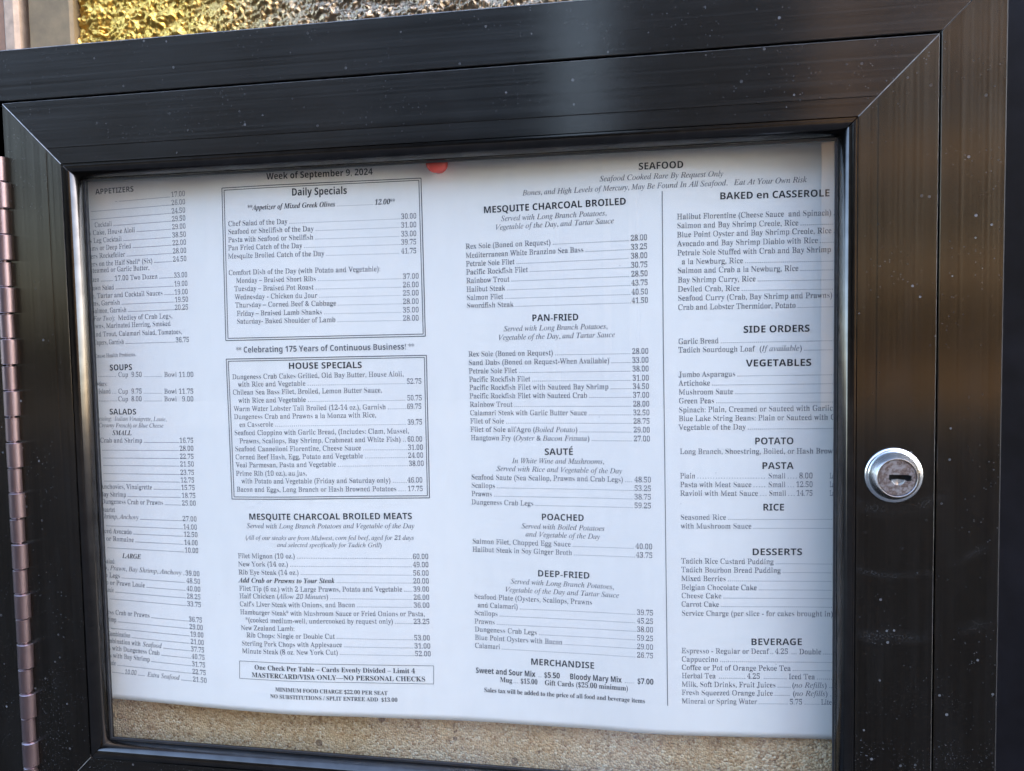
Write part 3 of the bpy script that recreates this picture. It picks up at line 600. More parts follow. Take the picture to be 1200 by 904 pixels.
(82,41,81,(16,174,3,174,19,148,30,121,37,91,39,58,37,25,30,-5,19,-32,3,-58,16,-58,36,-33,52,-4,61,26,65,58,61,90,52,120,36,149)),
(82,38,156,(101,157,88,164,72,167,54,164,40,157,31,144,28,128,30,117,34,107,47,89,31,78,18,66,10,53,7,38,10,22,20,9,33,1,50,-2,62,-1,75,3,89,11,104,23,124,0,155,0,121,40,137,63,148,85,124,85,116,70,106,57,82,85,96,96,105,107,111,118,113,130,110,145),(61,72,89,40,71,26,62,22,53,20,38,26,32,38,33,47,39,56),(84,141,90,129,89,123,86,116,79,109,68,101,57,114,52,130,57,142,71,147)),
(82,44,55,(39,24,34,29,26,31,16,27,12,16,15,7,24,3,23,-12,15,-25,15,-30,28,-24,37,-15,42,-4,44,7,43,17)),
(82,46,55,(38,23,27,28,17,23,12,13,17,2,27,-2,38,2,42,13)),
(82,58,55,(38,110,27,115,17,110,12,100,17,89,27,85,38,89,42,100),(38,23,27,28,17,23,12,13,17,2,27,-2,38,2,42,13)),
(82,45,81,(71,67,10,67,10,44,71,44)),
(82,8211,125,(127,71,-2,71,-2,55,127,55)),
(82,39,47,(35,179,13,179,13,150,18,116,29,116,35,150)),
(82,42,104,(101,153,93,157,84,153,59,132,54,135,61,167,60,177,53,182,45,177,44,167,51,135,46,132,21,154,12,158,4,154,4,145,12,139,44,128,44,123,12,112,4,107,4,98,12,94,20,98,46,120,50,117,44,84,45,74,52,70,60,75,60,84,54,117,59,119,84,98,93,93,101,97,100,106,92,112,61,123,61,128,92,139,100,144)),
(82,47,70,(69,173,51,173,2,-2,20,-2)),
(82,36,136,(118,149,100,159,80,164,80,173,60,173,60,164,40,158,26,148,16,135,13,118,16,105,24,93,39,82,60,74,60,20,34,29,13,46,13,15,36,4,60,-2,60,-30,80,-30,80,-2,100,4,114,15,123,29,126,44,122,60,114,74,99,85,80,92,80,142,100,134,118,122),(60,142,60,99,43,108,39,114,38,121,39,129,44,135,51,139),(97,55,100,49,102,42,100,34,96,28,89,24,80,21,80,66)),
(73,65,173,(138,177,131,22,132,14,136,9,143,6,153,5,152,0,82,0,83,5,95,6,102,10,105,17,107,59,46,58,24,34,15,21,12,13,13,9,16,7,29,5,28,0,-32,0,-31,5,-15,9,0,21,133,177),(111,137,53,68,108,68)),
(73,66,163,(138,164,149,152,153,136,150,122,142,110,129,101,111,94,123,87,133,79,138,68,140,54,138,39,135,32,125,20,104,7,85,2,64,0,-13,0,-11,5,0,6,7,10,12,17,47,143,49,156,48,162,45,165,30,168,32,173,95,173,120,171),(119,158,109,163,95,165,83,164,78,160,70,136,61,98,72,96,96,99,105,102,119,113,123,120,127,137,125,149),(102,81,97,84,82,88,66,88,58,86,41,27,39,16,40,12,49,8,70,9,81,11,98,21,108,36,112,57,110,71)),
(73,67,175,(174,175,164,124,158,124,156,147,149,159,138,166,122,169,107,166,84,156,65,138,50,114,41,85,39,65,42,41,46,31,59,16,77,8,88,7,104,9,120,15,135,25,149,38,153,34,145,25,137,17,120,6,102,-1,92,-3,61,-2,43,5,29,15,18,29,14,37,10,56,10,76,17,103,26,120,38,136,52,150,68,161,93,173,106,176,127,176,160,169,165,170,169,175)),
(73,68,189,(157,154,169,140,173,131,178,112,178,91,170,63,160,46,146,30,120,13,87,2,62,0,-13,0,-12,5,0,6,7,10,12,16,47,143,49,156,48,161,45,165,30,168,32,173,98,173,121,171,141,164),(135,150,128,156,118,161,107,164,88,164,79,161,76,158,40,24,39,18,40,13,45,11,63,8,92,13,115,26,132,46,144,70,148,88,149,107,146,132,141,142)),
(73,69,169,(164,173,157,136,152,136,150,154,145,159,139,162,129,164,94,165,79,162,75,154,59,97,96,98,108,103,115,110,120,121,124,121,107,60,102,60,103,77,98,85,88,88,57,88,40,23,40,13,49,9,83,9,98,11,117,18,127,25,136,35,144,48,149,48,131,0,-13,0,-11,5,0,6,7,9,12,16,47,143,49,156,48,161,45,165,30,168,32,173)),
(73,70,151,(157,173,149,132,144,132,143,150,137,158,128,163,114,164,86,164,81,162,77,156,62,96,96,98,109,106,118,121,123,121,106,58,101,58,102,71,101,79,98,84,91,87,59,88,42,16,43,11,47,7,63,5,62,0,-12,0,-10,5,-2,5,8,9,14,19,48,143,50,156,49,161,46,165,31,168,33,173)),
(73,71,202,(192,175,180,122,176,122,174,132,166,150,152,162,134,168,112,168,91,160,72,146,57,126,51,114,42,89,40,65,40,51,43,39,48,29,54,20,62,13,72,8,95,4,107,5,119,10,127,16,132,24,143,69,141,74,138,77,120,80,121,85,193,85,192,80,177,77,170,70,155,13,124,0,108,-3,79,-3,58,1,48,5,40,10,26,22,16,38,13,47,10,67,12,86,18,104,26,121,38,137,52,150,68,162,80,168,107,176,122,177,139,175,173,165,181,167,187,175)),
(73,72,194,(207,173,205,168,194,167,187,163,182,157,147,30,145,17,146,11,149,8,164,5,163,0,94,0,95,5,103,5,113,9,119,19,136,81,134,86,128,87,58,86,55,82,39,17,40,11,43,8,58,5,57,0,-13,0,-11,5,-3,5,7,9,13,19,47,143,49,156,48,161,45,165,30,168,32,173,101,173,99,168,88,167,82,164,76,157,61,101,63,97,69,97,139,98,142,102,155,156,154,161,151,165,136,168,138,173)),
(73,73,91,(103,173,101,168,90,167,83,163,78,157,43,30,41,17,42,11,45,8,60,5,59,0,-12,0,-10,5,-2,5,8,9,14,19,48,143,50,156,49,161,46,165,31,168,33,173)),
(73,76,167,(104,173,102,168,92,167,86,164,80,157,43,19,44,14,47,11,53,9,88,9,111,12,122,17,132,24,149,49,153,49,137,0,-9,0,-8,5,3,6,10,10,15,16,50,143,53,156,52,161,48,165,34,168,35,173)),
(73,77,219,(232,173,231,168,219,167,213,163,208,157,173,30,171,17,172,11,175,8,190,5,188,0,120,0,121,4,134,7,138,10,145,21,179,146,82,0,78,0,59,146,26,26,26,12,29,8,44,5,43,0,-14,0,-12,5,1,7,6,9,12,19,48,143,50,156,49,161,45,165,31,168,32,173,79,173,97,40,185,173)),
(73,79,192,(167,159,176,146,182,131,184,113,183,99,180,84,171,63,163,50,149,32,127,12,114,5,88,-3,75,-4,55,-2,39,4,26,13,16,26,13,34,9,51,8,69,12,86,18,102,26,118,43,140,56,152,71,162,87,170,103,175,119,177,138,175,154,169),(146,158,135,166,119,169,106,167,86,157,74,146,62,132,49,107,39,79,37,65,36,51,39,31,42,23,52,11,66,5,75,4,87,6,100,11,111,19,131,43,146,73,155,106,155,134,150,151)),
(73,80,150,(139,163,149,151,152,134,150,120,139,102,127,93,111,86,93,83,59,83,55,80,39,17,40,11,44,8,62,5,60,0,-13,0,-11,5,0,6,7,9,12,16,47,143,49,156,48,162,45,165,30,168,32,173,100,173,122,171),(116,158,105,164,91,166,80,163,74,151,60,98,59,94,61,91,84,91,94,93,103,97,116,109,123,125,124,136,122,149)),
(73,82,168,(150,158,157,144,158,136,154,119,145,106,130,95,108,88,136,20,142,12,148,7,157,5,156,0,117,0,82,85,57,86,40,17,41,11,44,7,60,5,59,0,-13,0,-11,5,0,6,7,10,12,17,47,143,49,156,48,162,45,165,30,168,32,173,117,172,137,167),(120,157,109,163,94,165,84,164,78,159,59,94,75,93,98,96,107,99,121,111,126,118,129,135,127,148)),
(73,83,137,(131,176,123,125,119,125,116,144,114,152,110,158,100,166,86,169,74,167,65,161,59,152,58,140,59,132,62,125,75,108,98,84,109,67,112,47,110,33,105,21,96,11,85,3,72,-2,49,-3,16,5,9,3,6,-3,1,-3,10,54,14,55,17,33,21,24,26,17,38,7,54,4,63,5,71,9,78,14,83,21,87,30,88,39,85,52,77,65,46,99,38,111,34,121,33,132,34,144,39,155,47,164,57,171,69,175,94,176,117,170,122,172,126,176)),
(73,84,156,(172,173,164,130,159,130,157,150,153,158,144,163,119,164,114,163,111,158,77,35,74,16,75,11,79,7,99,5,97,0,19,0,20,5,30,6,41,10,48,23,86,160,84,163,79,164,58,163,47,161,38,156,31,150,22,131,16,132,28,173)),
(73,86,163,(192,173,191,168,183,166,168,154,35,-4,30,-4,35,157,32,163,26,167,14,168,15,173,84,173,83,169,71,167,65,164,62,156,56,36,152,152,156,160,154,164,151,167,138,168,139,173)),
(73,87,221,(248,173,247,168,239,167,225,153,119,-4,114,-4,119,116,36,-4,31,-4,37,147,36,157,32,164,26,167,15,169,16,173,85,173,84,169,72,167,66,164,63,156,57,43,120,132,120,157,116,163,110,167,100,168,101,173,167,173,165,168,153,166,147,158,144,141,140,45,210,151,212,161,208,166,194,168,196,173)),
(73,89,153,(181,173,179,168,172,166,156,153,88,76,72,15,73,10,77,7,96,5,95,0,18,0,20,5,35,7,44,13,49,25,62,75,39,136,30,156,20,165,5,168,6,173,81,173,80,168,64,166,61,163,60,158,62,146,84,88,131,142,139,154,141,159,139,163,136,166,120,168,121,173)),
(73,97,127,(109,115,83,16,84,14,87,13,94,17,105,30,109,27,99,14,89,4,81,-1,73,-3,65,0,62,9,63,14,71,44,51,15,44,9,32,0,19,-3,10,-1,3,4,-1,12,-3,24,0,44,12,75,25,94,42,109,59,117,68,118,81,114,87,104,90,115),(78,107,69,111,57,108,46,99,36,84,28,65,22,45,20,27,22,16,31,12,37,14,43,18,57,32,69,53,78,75,81,86,82,96)),
(73,98,127,(60,181,38,93,48,104,58,112,68,116,80,118,93,115,104,108,111,96,114,81,112,66,107,51,99,37,89,24,76,13,62,4,46,-1,31,-3,17,-2,7,2,0,8,-2,14,34,158,34,166,32,168,19,170,20,174),(86,98,78,104,69,106,58,103,47,95,42,88,34,72,20,25,19,14,23,6,35,4,49,6,62,15,74,28,84,44,91,70,90,90)),
(73,99,111,(93,112,98,106,99,99,98,93,92,86,87,85,79,88,76,95,82,108,80,110,73,111,60,109,43,95,29,73,24,56,22,40,24,27,28,17,36,11,46,9,55,10,65,14,85,31,89,26,76,13,63,4,50,-1,37,-3,21,0,10,9,5,15,0,31,1,53,10,77,27,98,47,111,56,115,74,118,85,116)),
(73,100,132,(128,181,128,176,87,16,89,13,93,11,102,16,114,30,118,27,102,8,89,-1,81,-3,71,0,68,10,68,16,75,42,62,22,50,8,37,0,23,-3,12,-1,4,5,-2,15,-3,27,-2,40,2,53,12,74,31,99,46,110,54,114,72,118,84,116,90,109,103,162,100,168,87,169,88,174),(83,108,79,111,74,112,61,109,49,100,38,85,28,66,20,37,20,21,23,15,28,12,34,10,40,12,47,16,62,32,74,53,85,87,86,97)),
(73,101,107,(90,113,94,107,96,99,95,91,86,77,67,65,55,60,23,53,21,37,22,25,27,16,34,11,44,10,53,11,63,15,82,30,86,27,68,9,48,-1,33,-3,19,0,8,8,1,20,-1,28,0,49,9,74,17,86,38,106,55,115,73,118,83,117),(74,109,67,111,59,109,51,104,35,86,24,59,46,64,62,74,68,80,75,94,76,101)),
(73,102,74,(96,176,101,170,103,163,100,155,91,152,84,154,81,162,83,170,81,173,77,175,70,173,64,167,59,157,49,113,78,113,77,105,48,105,28,14,15,-25,6,-43,-2,-51,-10,-55,-18,-57,-24,-56,-33,-49,-34,-43,-32,-35,-25,-32,-19,-34,-16,-40,-18,-47,-16,-50,-9,-48,-4,-40,1,-28,27,105,3,105,5,113,28,113,39,150,44,159,57,173,64,178,80,181,89,180)),
(73,103,107,(108,110,108,99,91,99,92,88,91,76,85,65,77,55,67,48,54,44,31,43,25,37,23,32,27,26,66,11,72,7,80,-2,83,-15,81,-27,76,-37,67,-45,55,-52,40,-56,14,-56,6,-55,-8,-49,-16,-39,-19,-28,-17,-18,-11,-8,-1,1,13,9,5,14,2,21,8,31,22,45,8,57,5,64,4,73,6,84,11,95,19,105,30,112,42,117,57,119,66,117,92,110),(67,107,61,111,55,113,47,111,40,106,34,99,26,79,25,68,29,53,42,48,49,50,56,54,62,62,70,81,71,93,70,101),(61,-12,49,-4,20,7,9,0,2,-8,-2,-15,-4,-24,-2,-35,4,-43,14,-48,28,-49,44,-48,56,-43,63,-34,66,-22,64,-17)),
(73,104,133,(70,175,38,73,50,83,69,105,81,113,94,115,108,111,106,83,88,28,87,17,96,16,103,21,114,37,119,33,109,17,99,6,88,-1,78,-4,66,1,69,31,88,92,87,96,78,97,71,95,64,90,49,69,35,54,18,0,-1,0,39,153,39,157,27,161,18,161,18,168)),
(73,105,66,(55,168,59,159,55,150,46,147,37,150,33,159,37,168,46,172),(48,117,49,113,22,19,23,14,27,12,36,17,48,31,52,28,42,14,31,5,22,-1,12,-3,3,0,0,11,22,98,21,102,19,105,7,107,8,111)),
(73,106,65,(55,168,59,159,56,150,46,147,37,150,34,159,37,168,46,172),(46,117,25,12,13,-27,2,-46,-4,-52,-11,-56,-19,-57,-26,-56,-31,-52,-35,-47,-36,-41,-34,-34,-27,-31,-21,-33,-18,-49,-16,-50,-10,-46,-1,-23,7,15,23,98,21,105,7,107,8,112,44,118)),
(73,107,126,(65,181,64,173,31,59,82,98,86,104,83,108,73,110,76,114,126,114,124,109,117,108,101,101,61,72,80,27,88,14,92,13,101,17,112,30,116,26,106,13,97,4,89,-1,81,-3,75,-1,70,4,65,12,45,60,29,48,15,0,-5,0,38,154,39,166,33,169,23,170,25,174)),
(73,108,64,(63,181,62,173,21,19,22,14,25,13,34,17,46,31,50,27,39,14,29,5,20,-1,12,-3,7,-2,0,5,0,14,38,161,37,166,34,169,22,171,22,175)),
(73,109,205,(178,114,182,103,181,94,161,19,162,14,166,13,170,14,186,32,189,28,180,15,171,5,162,-1,153,-3,143,1,140,12,143,29,160,89,160,95,158,100,153,102,146,101,138,96,130,88,116,72,104,51,93,27,85,0,65,0,90,87,91,96,90,101,85,102,73,98,66,93,50,77,42,67,32,48,15,0,-5,0,23,98,22,102,19,105,6,107,7,112,48,117,48,110,34,66,52,89,69,105,84,114,98,118,109,114,113,103,106,69,122,90,138,105,153,114,167,118)),
(73,110,136,(109,114,113,104,112,94,91,18,93,14,97,13,105,18,116,34,120,31,111,16,102,5,92,-1,83,-3,74,0,71,4,70,10,73,24,90,89,89,100,84,102,79,101,66,93,46,71,30,43,16,0,-5,0,23,98,20,104,7,106,7,111,50,117,35,66,53,89,78,110,85,114,98,117)),
(73,111,131,(106,107,114,94,116,86,115,64,111,51,105,39,87,17,67,3,49,-2,30,-2,23,0,10,8,5,14,-1,29,0,52,9,73,23,92,41,107,61,116,84,117,99,111),(89,105,83,110,73,111,61,108,43,93,33,78,23,49,21,31,22,20,26,11,33,6,42,4,52,6,62,12,71,21,79,32,90,58,94,71,95,84,93,96)),
(73,112,127,(106,109,112,98,115,84,113,69,104,46,91,26,73,9,52,-1,38,-3,27,-2,19,2,9,-42,10,-46,13,-49,29,-51,27,-56,-36,-56,-35,-51,-25,-50,-18,-47,-14,-41,20,88,22,98,22,102,19,105,6,106,7,111,48,117,48,111,42,93,52,104,62,112,73,116,84,118,97,116),(88,101,82,105,74,107,62,103,51,94,45,87,37,70,25,24,23,15,27,6,38,4,48,5,58,11,67,20,75,31,88,57,91,71,92,85,91,94)),
(73,113,126,(117,115,76,-36,76,-46,79,-49,84,-51,94,-51,94,-56,30,-56,31,-51,45,-50,52,-45,57,-31,76,39,63,21,49,8,35,0,21,-2,11,0,3,6,-2,16,-4,29,-2,43,5,64,13,78,27,96,39,105,56,114,73,118,87,114,95,103,98,115),(85,106,80,110,74,111,65,109,56,105,48,97,32,76,23,56,20,39,20,22,23,16,28,12,34,11,44,14,55,21,72,43,83,65,88,84,88,100)),
(73,114,83,(85,114,88,105,87,99,84,94,80,91,75,90,67,92,63,100,48,81,35,59,24,31,15,0,-5,0,17,78,21,97,20,101,17,104,5,106,6,111,44,118,46,117,33,67,59,105,69,115,77,118)),
(73,115,92,(82,117,77,80,73,80,70,94,65,103,58,109,49,111,43,110,35,102,34,97,36,88,58,58,64,45,67,33,66,23,62,15,56,8,49,2,39,-2,20,-2,2,2,-2,1,-3,-2,-8,-2,-3,40,2,39,4,24,9,13,17,6,27,4,35,5,41,10,45,17,47,26,45,35,17,77,15,89,17,100,24,110,33,116,46,118,55,117,72,113,76,114,78,117)),
(73,116,70,(56,146,47,113,68,113,66,105,45,105,22,17,23,13,27,12,35,16,46,30,50,25,31,4,21,-1,12,-3,3,0,0,10,1,16,25,105,7,105,8,111,20,114,30,122,41,132,51,146)),
(73,117,136,(117,115,92,18,93,13,97,12,106,17,117,31,121,28,112,14,102,5,93,-1,83,-3,73,0,70,10,71,19,82,57,55,20,40,5,32,1,17,-3,10,-2,6,2,2,7,2,19,19,85,21,99,20,103,17,105,5,107,6,112,44,118,48,116,23,27,22,20,24,14,30,12,37,14,46,20,56,30,71,50,88,85,97,115)),
(73,118,111,(98,114,102,102,99,89,91,73,78,54,59,32,28,-3,23,-3,18,76,15,94,13,99,8,105,-2,107,-1,111,26,117,30,118,32,115,37,91,41,22,61,44,86,79,90,89,80,101,78,107,79,112,85,117,90,118,94,117)),
(73,119,166,(154,113,157,102,155,91,150,77,127,44,90,-3,86,-3,76,82,23,-3,18,-3,15,87,12,100,7,106,-1,108,-1,112,30,118,32,115,35,87,37,34,89,118,93,118,103,26,131,61,143,82,145,90,136,101,136,111,141,117,146,118,150,117)),
(73,120,104,(98,115,101,107,98,100,91,97,79,101,73,98,51,67,60,24,65,14,69,13,77,18,89,32,92,28,73,5,65,-1,58,-3,51,-2,47,1,44,9,35,45,17,20,3,3,-4,-1,-12,-2,-20,1,-23,9,-20,16,-13,19,-1,15,5,17,33,55,24,98,21,103,16,105,-1,105,0,110,31,117,36,118,40,116,49,77,76,112,82,116,89,117)),
(73,121,101,(89,113,93,102,92,93,84,72,65,38,32,-13,14,-35,-2,-51,-10,-56,-16,-57,-25,-54,-29,-47,-26,-39,-18,-37,-3,-41,3,-37,30,-3,11,91,4,103,-1,106,-9,107,-8,111,23,118,27,112,46,21,70,62,79,79,81,87,79,93,69,103,69,111,75,117,80,118,85,116)),
(73,122,99,(95,117,96,115,93,110,10,19,34,20,59,15,70,19,78,32,82,30,78,18,70,3,65,-1,53,-3,5,6,-2,4,-13,-2,-15,-1,-16,1,-12,7,70,97,56,96,26,101,21,100,16,98,10,89,6,91,15,111,21,116,28,117,74,110,81,111,93,118)),
(73,48,140,(139,170,144,164,151,148,145,138,144,115,139,90,133,64,125,41,128,31,121,23,107,9,90,0,80,-2,59,-2,42,4,31,15,24,31,31,41,32,64,36,90,42,116,50,138,47,148,53,156,68,170,85,178,95,180,117,180,133,175),(114,160,103,165,91,160,73,145,59,106,53,73,51,34,62,19,73,14,85,19,102,34,116,73,123,106,125,134,124,145)),
(73,49,140,(125,180,91,30,90,18,110,13,126,13,128,0,24,0,31,13,53,14,70,22,97,155,77,144,59,131,51,129,45,130,42,134,39,140,40,147,69,159,105,180)),
(73,50,140,(141,170,147,164,150,157,142,149,138,131,143,123,137,114,105,82,38,28,104,29,110,32,116,37,124,53,139,53,127,0,9,0,14,26,102,103,117,126,121,138,122,151,106,164,98,166,87,163,70,155,65,141,66,123,54,124,44,128,39,136,47,147,42,156,49,164,58,171,70,176,92,181,114,180,125,178)),
(73,51,140,(141,170,146,165,150,158,141,149,138,132,144,125,139,118,127,107,111,98,97,95,112,93,122,89,130,83,136,75,139,65,129,52,125,37,128,26,119,17,109,9,86,0,51,-2,36,0,21,7,15,13,12,20,16,28,16,36,22,42,29,46,38,47,36,33,41,23,50,17,62,15,70,16,100,30,106,39,110,52,110,65,90,79,77,84,58,85,59,100,72,100,87,103,114,122,120,137,122,149,119,158,96,166,88,164,69,154,65,146,67,127,53,128,44,132,39,139,46,149,45,162,57,172,66,176,88,180,113,180,124,178)),
(73,52,140,(136,179,113,63,144,63,141,47,110,47,105,22,124,14,135,13,133,0,45,0,48,13,63,14,85,22,90,47,38,47,16,62,117,179),(113,155,100,147,33,63,94,63)),
(73,53,140,(153,179,145,133,131,133,129,149,126,150,69,151,56,105,84,109,98,108,110,105,120,101,128,95,134,88,138,78,129,68,128,55,124,40,126,28,117,18,107,10,84,1,72,-2,52,-2,37,0,23,7,18,13,15,20,18,35,24,41,31,44,39,45,38,31,45,20,52,16,69,16,99,31,105,41,109,55,109,71,87,90,64,92,44,88,33,92,59,179)),
(73,54,140,(151,173,156,167,158,161,151,154,154,146,148,140,138,135,124,134,130,149,131,156,119,165,114,166,99,162,82,149,69,128,59,100,91,109,103,110,123,106,137,96,141,88,144,80,136,69,131,45,134,34,127,23,110,7,99,2,86,-1,64,-2,56,0,42,7,32,18,26,35,32,45,36,83,44,93,40,103,50,130,49,138,59,152,72,164,93,177,110,181,133,180,144,177),(115,80,106,85,100,92,91,94,83,93,55,82,52,51,54,30,67,18,77,14,86,16,94,24,104,30,114,55,116,65)),
(73,55,140,(167,179,165,166,62,0,41,0,138,151,72,151,61,148,55,139,51,126,36,126,48,179)),
(73,56,140,(145,169,152,155,147,146,147,124,138,114,126,105,101,97,119,91,133,80,138,74,142,62,134,47,131,36,133,26,118,11,95,1,82,-2,58,-2,35,4,25,12,18,21,23,33,24,46,22,60,32,72,46,82,54,86,72,90,56,95,43,110,40,122,48,136,52,147,50,158,59,167,72,175,97,181,120,180,130,178,138,174),(127,152,110,165,103,167,94,164,73,150,69,139,68,127,86,112,97,105,117,118,123,127,127,138),(114,54,92,72,77,80,47,57,43,45,43,31,61,14,72,12,84,14,109,31,113,43)),
(73,57,140,(138,167,143,161,149,145,144,135,142,111,138,97,138,87,125,50,128,41,117,27,105,14,83,2,56,-3,43,-1,33,2,26,6,22,12,21,19,21,26,26,35,36,40,38,30,43,21,50,15,61,13,76,18,95,31,108,54,118,86,94,74,81,70,61,70,45,76,39,82,34,89,32,98,40,109,43,129,49,145,46,152,57,164,70,173,94,181,119,179,133,172),(121,150,110,161,100,164,90,162,82,154,71,148,61,122,59,107,62,96,76,89,86,87,94,88,102,91,108,97,122,104,124,131)),
(73,40,81,(78,174,65,174,44,149,29,120,19,90,16,58,19,26,29,-4,44,-33,65,-58,78,-58,62,-32,51,-5,44,25,42,58,44,91,51,121,62,148)),
(73,41,81,(16,174,3,174,19,148,30,121,37,91,39,58,37,25,30,-5,19,-32,3,-58,16,-58,36,-33,52,-4,61,26,65,58,61,90,52,120,36,149)),
(73,44,55,(39,24,34,29,26,31,16,27,12,16,15,7,24,3,23,-12,15,-25,15,-30,28,-24,37,-15,42,-4,44,7,43,17)),
(73,46,55,(38,23,27,28,17,23,12,13,17,2,27,-2,38,2,42,13)),
(73,38,156,(101,157,88,164,72,167,54,164,40,157,31,144,28,128,30,117,34,107,47,89,31,78,18,66,10,53,7,38,10,22,20,9,33,1,50,-2,62,-1,75,3,89,11,104,23,124,0,155,0,121,40,137,63,148,85,124,85,116,70,106,57,82,85,96,96,105,107,111,118,113,130,110,145),(61,72,89,40,71,26,62,22,53,20,38,26,32,38,33,47,39,56),(84,141,90,129,89,123,86,116,79,109,68,101,57,114,52,130,57,142,71,147)),
(73,42,104,(101,153,93,157,84,153,59,132,54,135,61,167,60,177,53,182,45,177,44,167,51,135,46,132,21,154,12,158,4,154,4,145,12,139,44,128,44,123,12,112,4,107,4,98,12,94,20,98,46,120,50,117,44,84,45,74,52,70,60,75,60,84,54,117,59,119,84,98,93,93,101,97,100,106,92,112,61,123,61,128,92,139,100,144)),
(73,58,55,(38,110,27,115,17,110,12,100,17,89,27,85,38,89,42,100),(38,23,27,28,17,23,12,13,17,2,27,-2,38,2,42,13)),
(73,45,81,(71,67,10,67,10,44,71,44)),
(74,65,156,(127,172,122,30,123,20,127,12,134,8,145,6,145,0,66,0,66,6,77,9,84,14,87,22,89,52,36,52,18,30,10,15,14,9,27,6,27,0,-25,0,-25,6,-15,9,-5,18,120,172),(92,122,44,62,89,62)),
(74,66,160,(145,154,150,148,153,140,154,131,151,117,142,105,128,96,108,89,122,83,132,75,139,64,141,52,139,39,129,21,124,16,110,7,90,2,64,0,-13,0,-13,6,0,8,5,10,11,22,43,137,45,150,44,155,41,159,27,162,27,168,83,168,116,166,128,163),(111,154,104,158,94,160,87,157,83,151,68,93,85,93,93,95,100,99,111,110,115,118,117,136,116,146),(95,77,84,83,66,85,49,22,48,16,51,10,62,8,78,11,85,16,96,28,100,36,103,56,101,68)),
(74,67,164,(167,172,157,115,149,115,147,136,144,144,140,151,130,160,115,164,98,160,83,149,68,132,57,107,48,79,46,66,46,43,52,26,62,14,77,8,85,8,100,9,113,15,126,25,137,39,144,34,130,17,114,5,95,-2,75,-4,47,0,39,4,26,13,16,27,12,34,8,52,8,70,11,89,17,106,26,123,37,138,57,157,81,168,94,171,115,172,152,165,157,167,161,172)),
(74,68,180,(153,150,168,129,173,98,172,88,168,69,160,50,141,27,119,11,93,3,68,0,-13,0,-13,6,0,8,5,10,11,22,43,137,45,149,44,155,41,159,27,162,27,168,94,168,128,163),(127,148,114,157,98,160,90,159,86,157,83,153,50,29,48,18,51,10,56,8,71,8,86,12,106,26,121,47,131,72,136,101,134,133)),
(74,71,186,(170,172,160,118,153,118,150,138,147,145,142,152,130,160,115,163,106,162,90,155,83,149,68,131,62,120,51,93,45,66,45,43,51,25,56,18,63,12,79,6,100,7,107,11,112,18,125,67,124,72,121,75,107,77,107,83,177,83,177,77,168,75,164,71,161,65,147,12,116,0,82,-4,65,-3,51,0,38,6,27,15,19,25,13,37,9,50,8,74,11,92,18,109,27,125,39,140,61,157,86,168,114,172,130,171,156,165,160,167,164,172)),
(74,76,158,(106,168,106,162,93,160,88,157,81,145,48,16,49,12,53,10,70,9,93,11,102,14,119,24,126,31,138,50,146,50,131,0,-13,0,-13,6,0,8,5,10,11,22,43,137,45,149,44,155,41,159,27,162,27,168)),
(74,77,219,(232,168,232,162,219,160,214,157,208,145,176,31,174,18,179,9,192,6,192,0,114,0,114,6,127,8,131,11,137,21,169,139,77,-4,70,-4,54,135,23,18,24,12,27,9,41,6,41,0,-13,0,-13,6,0,8,4,10,11,22,42,137,44,150,43,155,40,159,27,162,27,168,84,168,98,49,175,168)),
(74,79,178,(155,156,162,147,167,137,170,125,171,102,168,84,161,65,152,48,139,31,125,18,105,5,80,-3,54,-3,42,0,32,5,23,12,16,21,11,32,8,44,7,66,11,85,18,103,28,121,40,137,54,150,73,163,98,171,125,171,136,168,147,163),(128,155,120,161,110,164,100,162,91,157,74,138,61,115,49,80,43,46,45,24,50,13,58,7,69,5,85,9,99,23,113,44,129,89,134,118,135,130,133,145)),
(74,80,152,(139,158,149,146,153,129,150,116,144,104,134,93,120,86,112,83,88,80,64,80,48,18,49,12,52,9,66,6,66,0,-13,0,-13,6,0,8,5,10,11,22,43,137,45,150,44,155,41,159,27,162,27,168,97,168,121,165),(110,153,103,158,94,159,86,157,81,146,66,89,84,89,92,92,99,95,110,107,115,125,116,135,115,146)),
(74,83,137,(134,172,122,120,115,120,114,136,111,145,106,153,99,159,92,162,83,164,73,162,65,156,59,147,57,137,62,123,73,110,101,84,109,73,114,60,116,47,115,36,112,26,107,17,101,9,92,3,70,-3,50,-4,14,5,9,3,4,-3,-3,-3,10,54,17,54,17,41,22,23,26,17,38,8,54,5,62,6,76,14,84,28,85,36,81,50,71,63,37,96,28,110,26,125,28,138,33,149,41,159,51,166,63,171,77,172,92,171,116,165,122,166,127,172)),
(74,89,130,(155,168,155,162,143,158,131,145,82,78,68,18,69,12,72,9,86,6,86,0,9,0,9,6,25,10,29,15,47,79,22,153,19,158,9,161,9,168,77,168,77,162,64,160,61,157,60,152,78,90,115,142,118,151,114,159,100,162,100,168)),
(74,97,125,(111,113,85,21,86,16,89,15,96,19,106,33,112,29,102,15,92,5,83,-1,73,-3,62,1,58,13,60,28,46,9,31,-1,20,-3,9,-1,0,5,-5,15,-7,27,-6,41,4,69,21,93,39,108,54,114,62,115,74,111,80,99,84,113),(71,101,64,105,58,103,52,98,41,82,31,59,26,43,24,30,27,19,35,15,40,17,46,21,57,35,66,55,72,75,74,92)),
(74,98,120,(70,175,48,95,56,104,64,110,72,114,81,115,92,113,101,107,106,96,108,82,107,69,103,55,88,29,78,18,67,9,58,3,39,-3,29,-4,13,-1,1,5,-4,12,34,153,31,160,18,161,18,168),(75,94,67,98,57,95,50,87,39,62,29,26,26,12,28,7,34,6,41,7,47,11,59,24,69,43,76,64,78,83)),
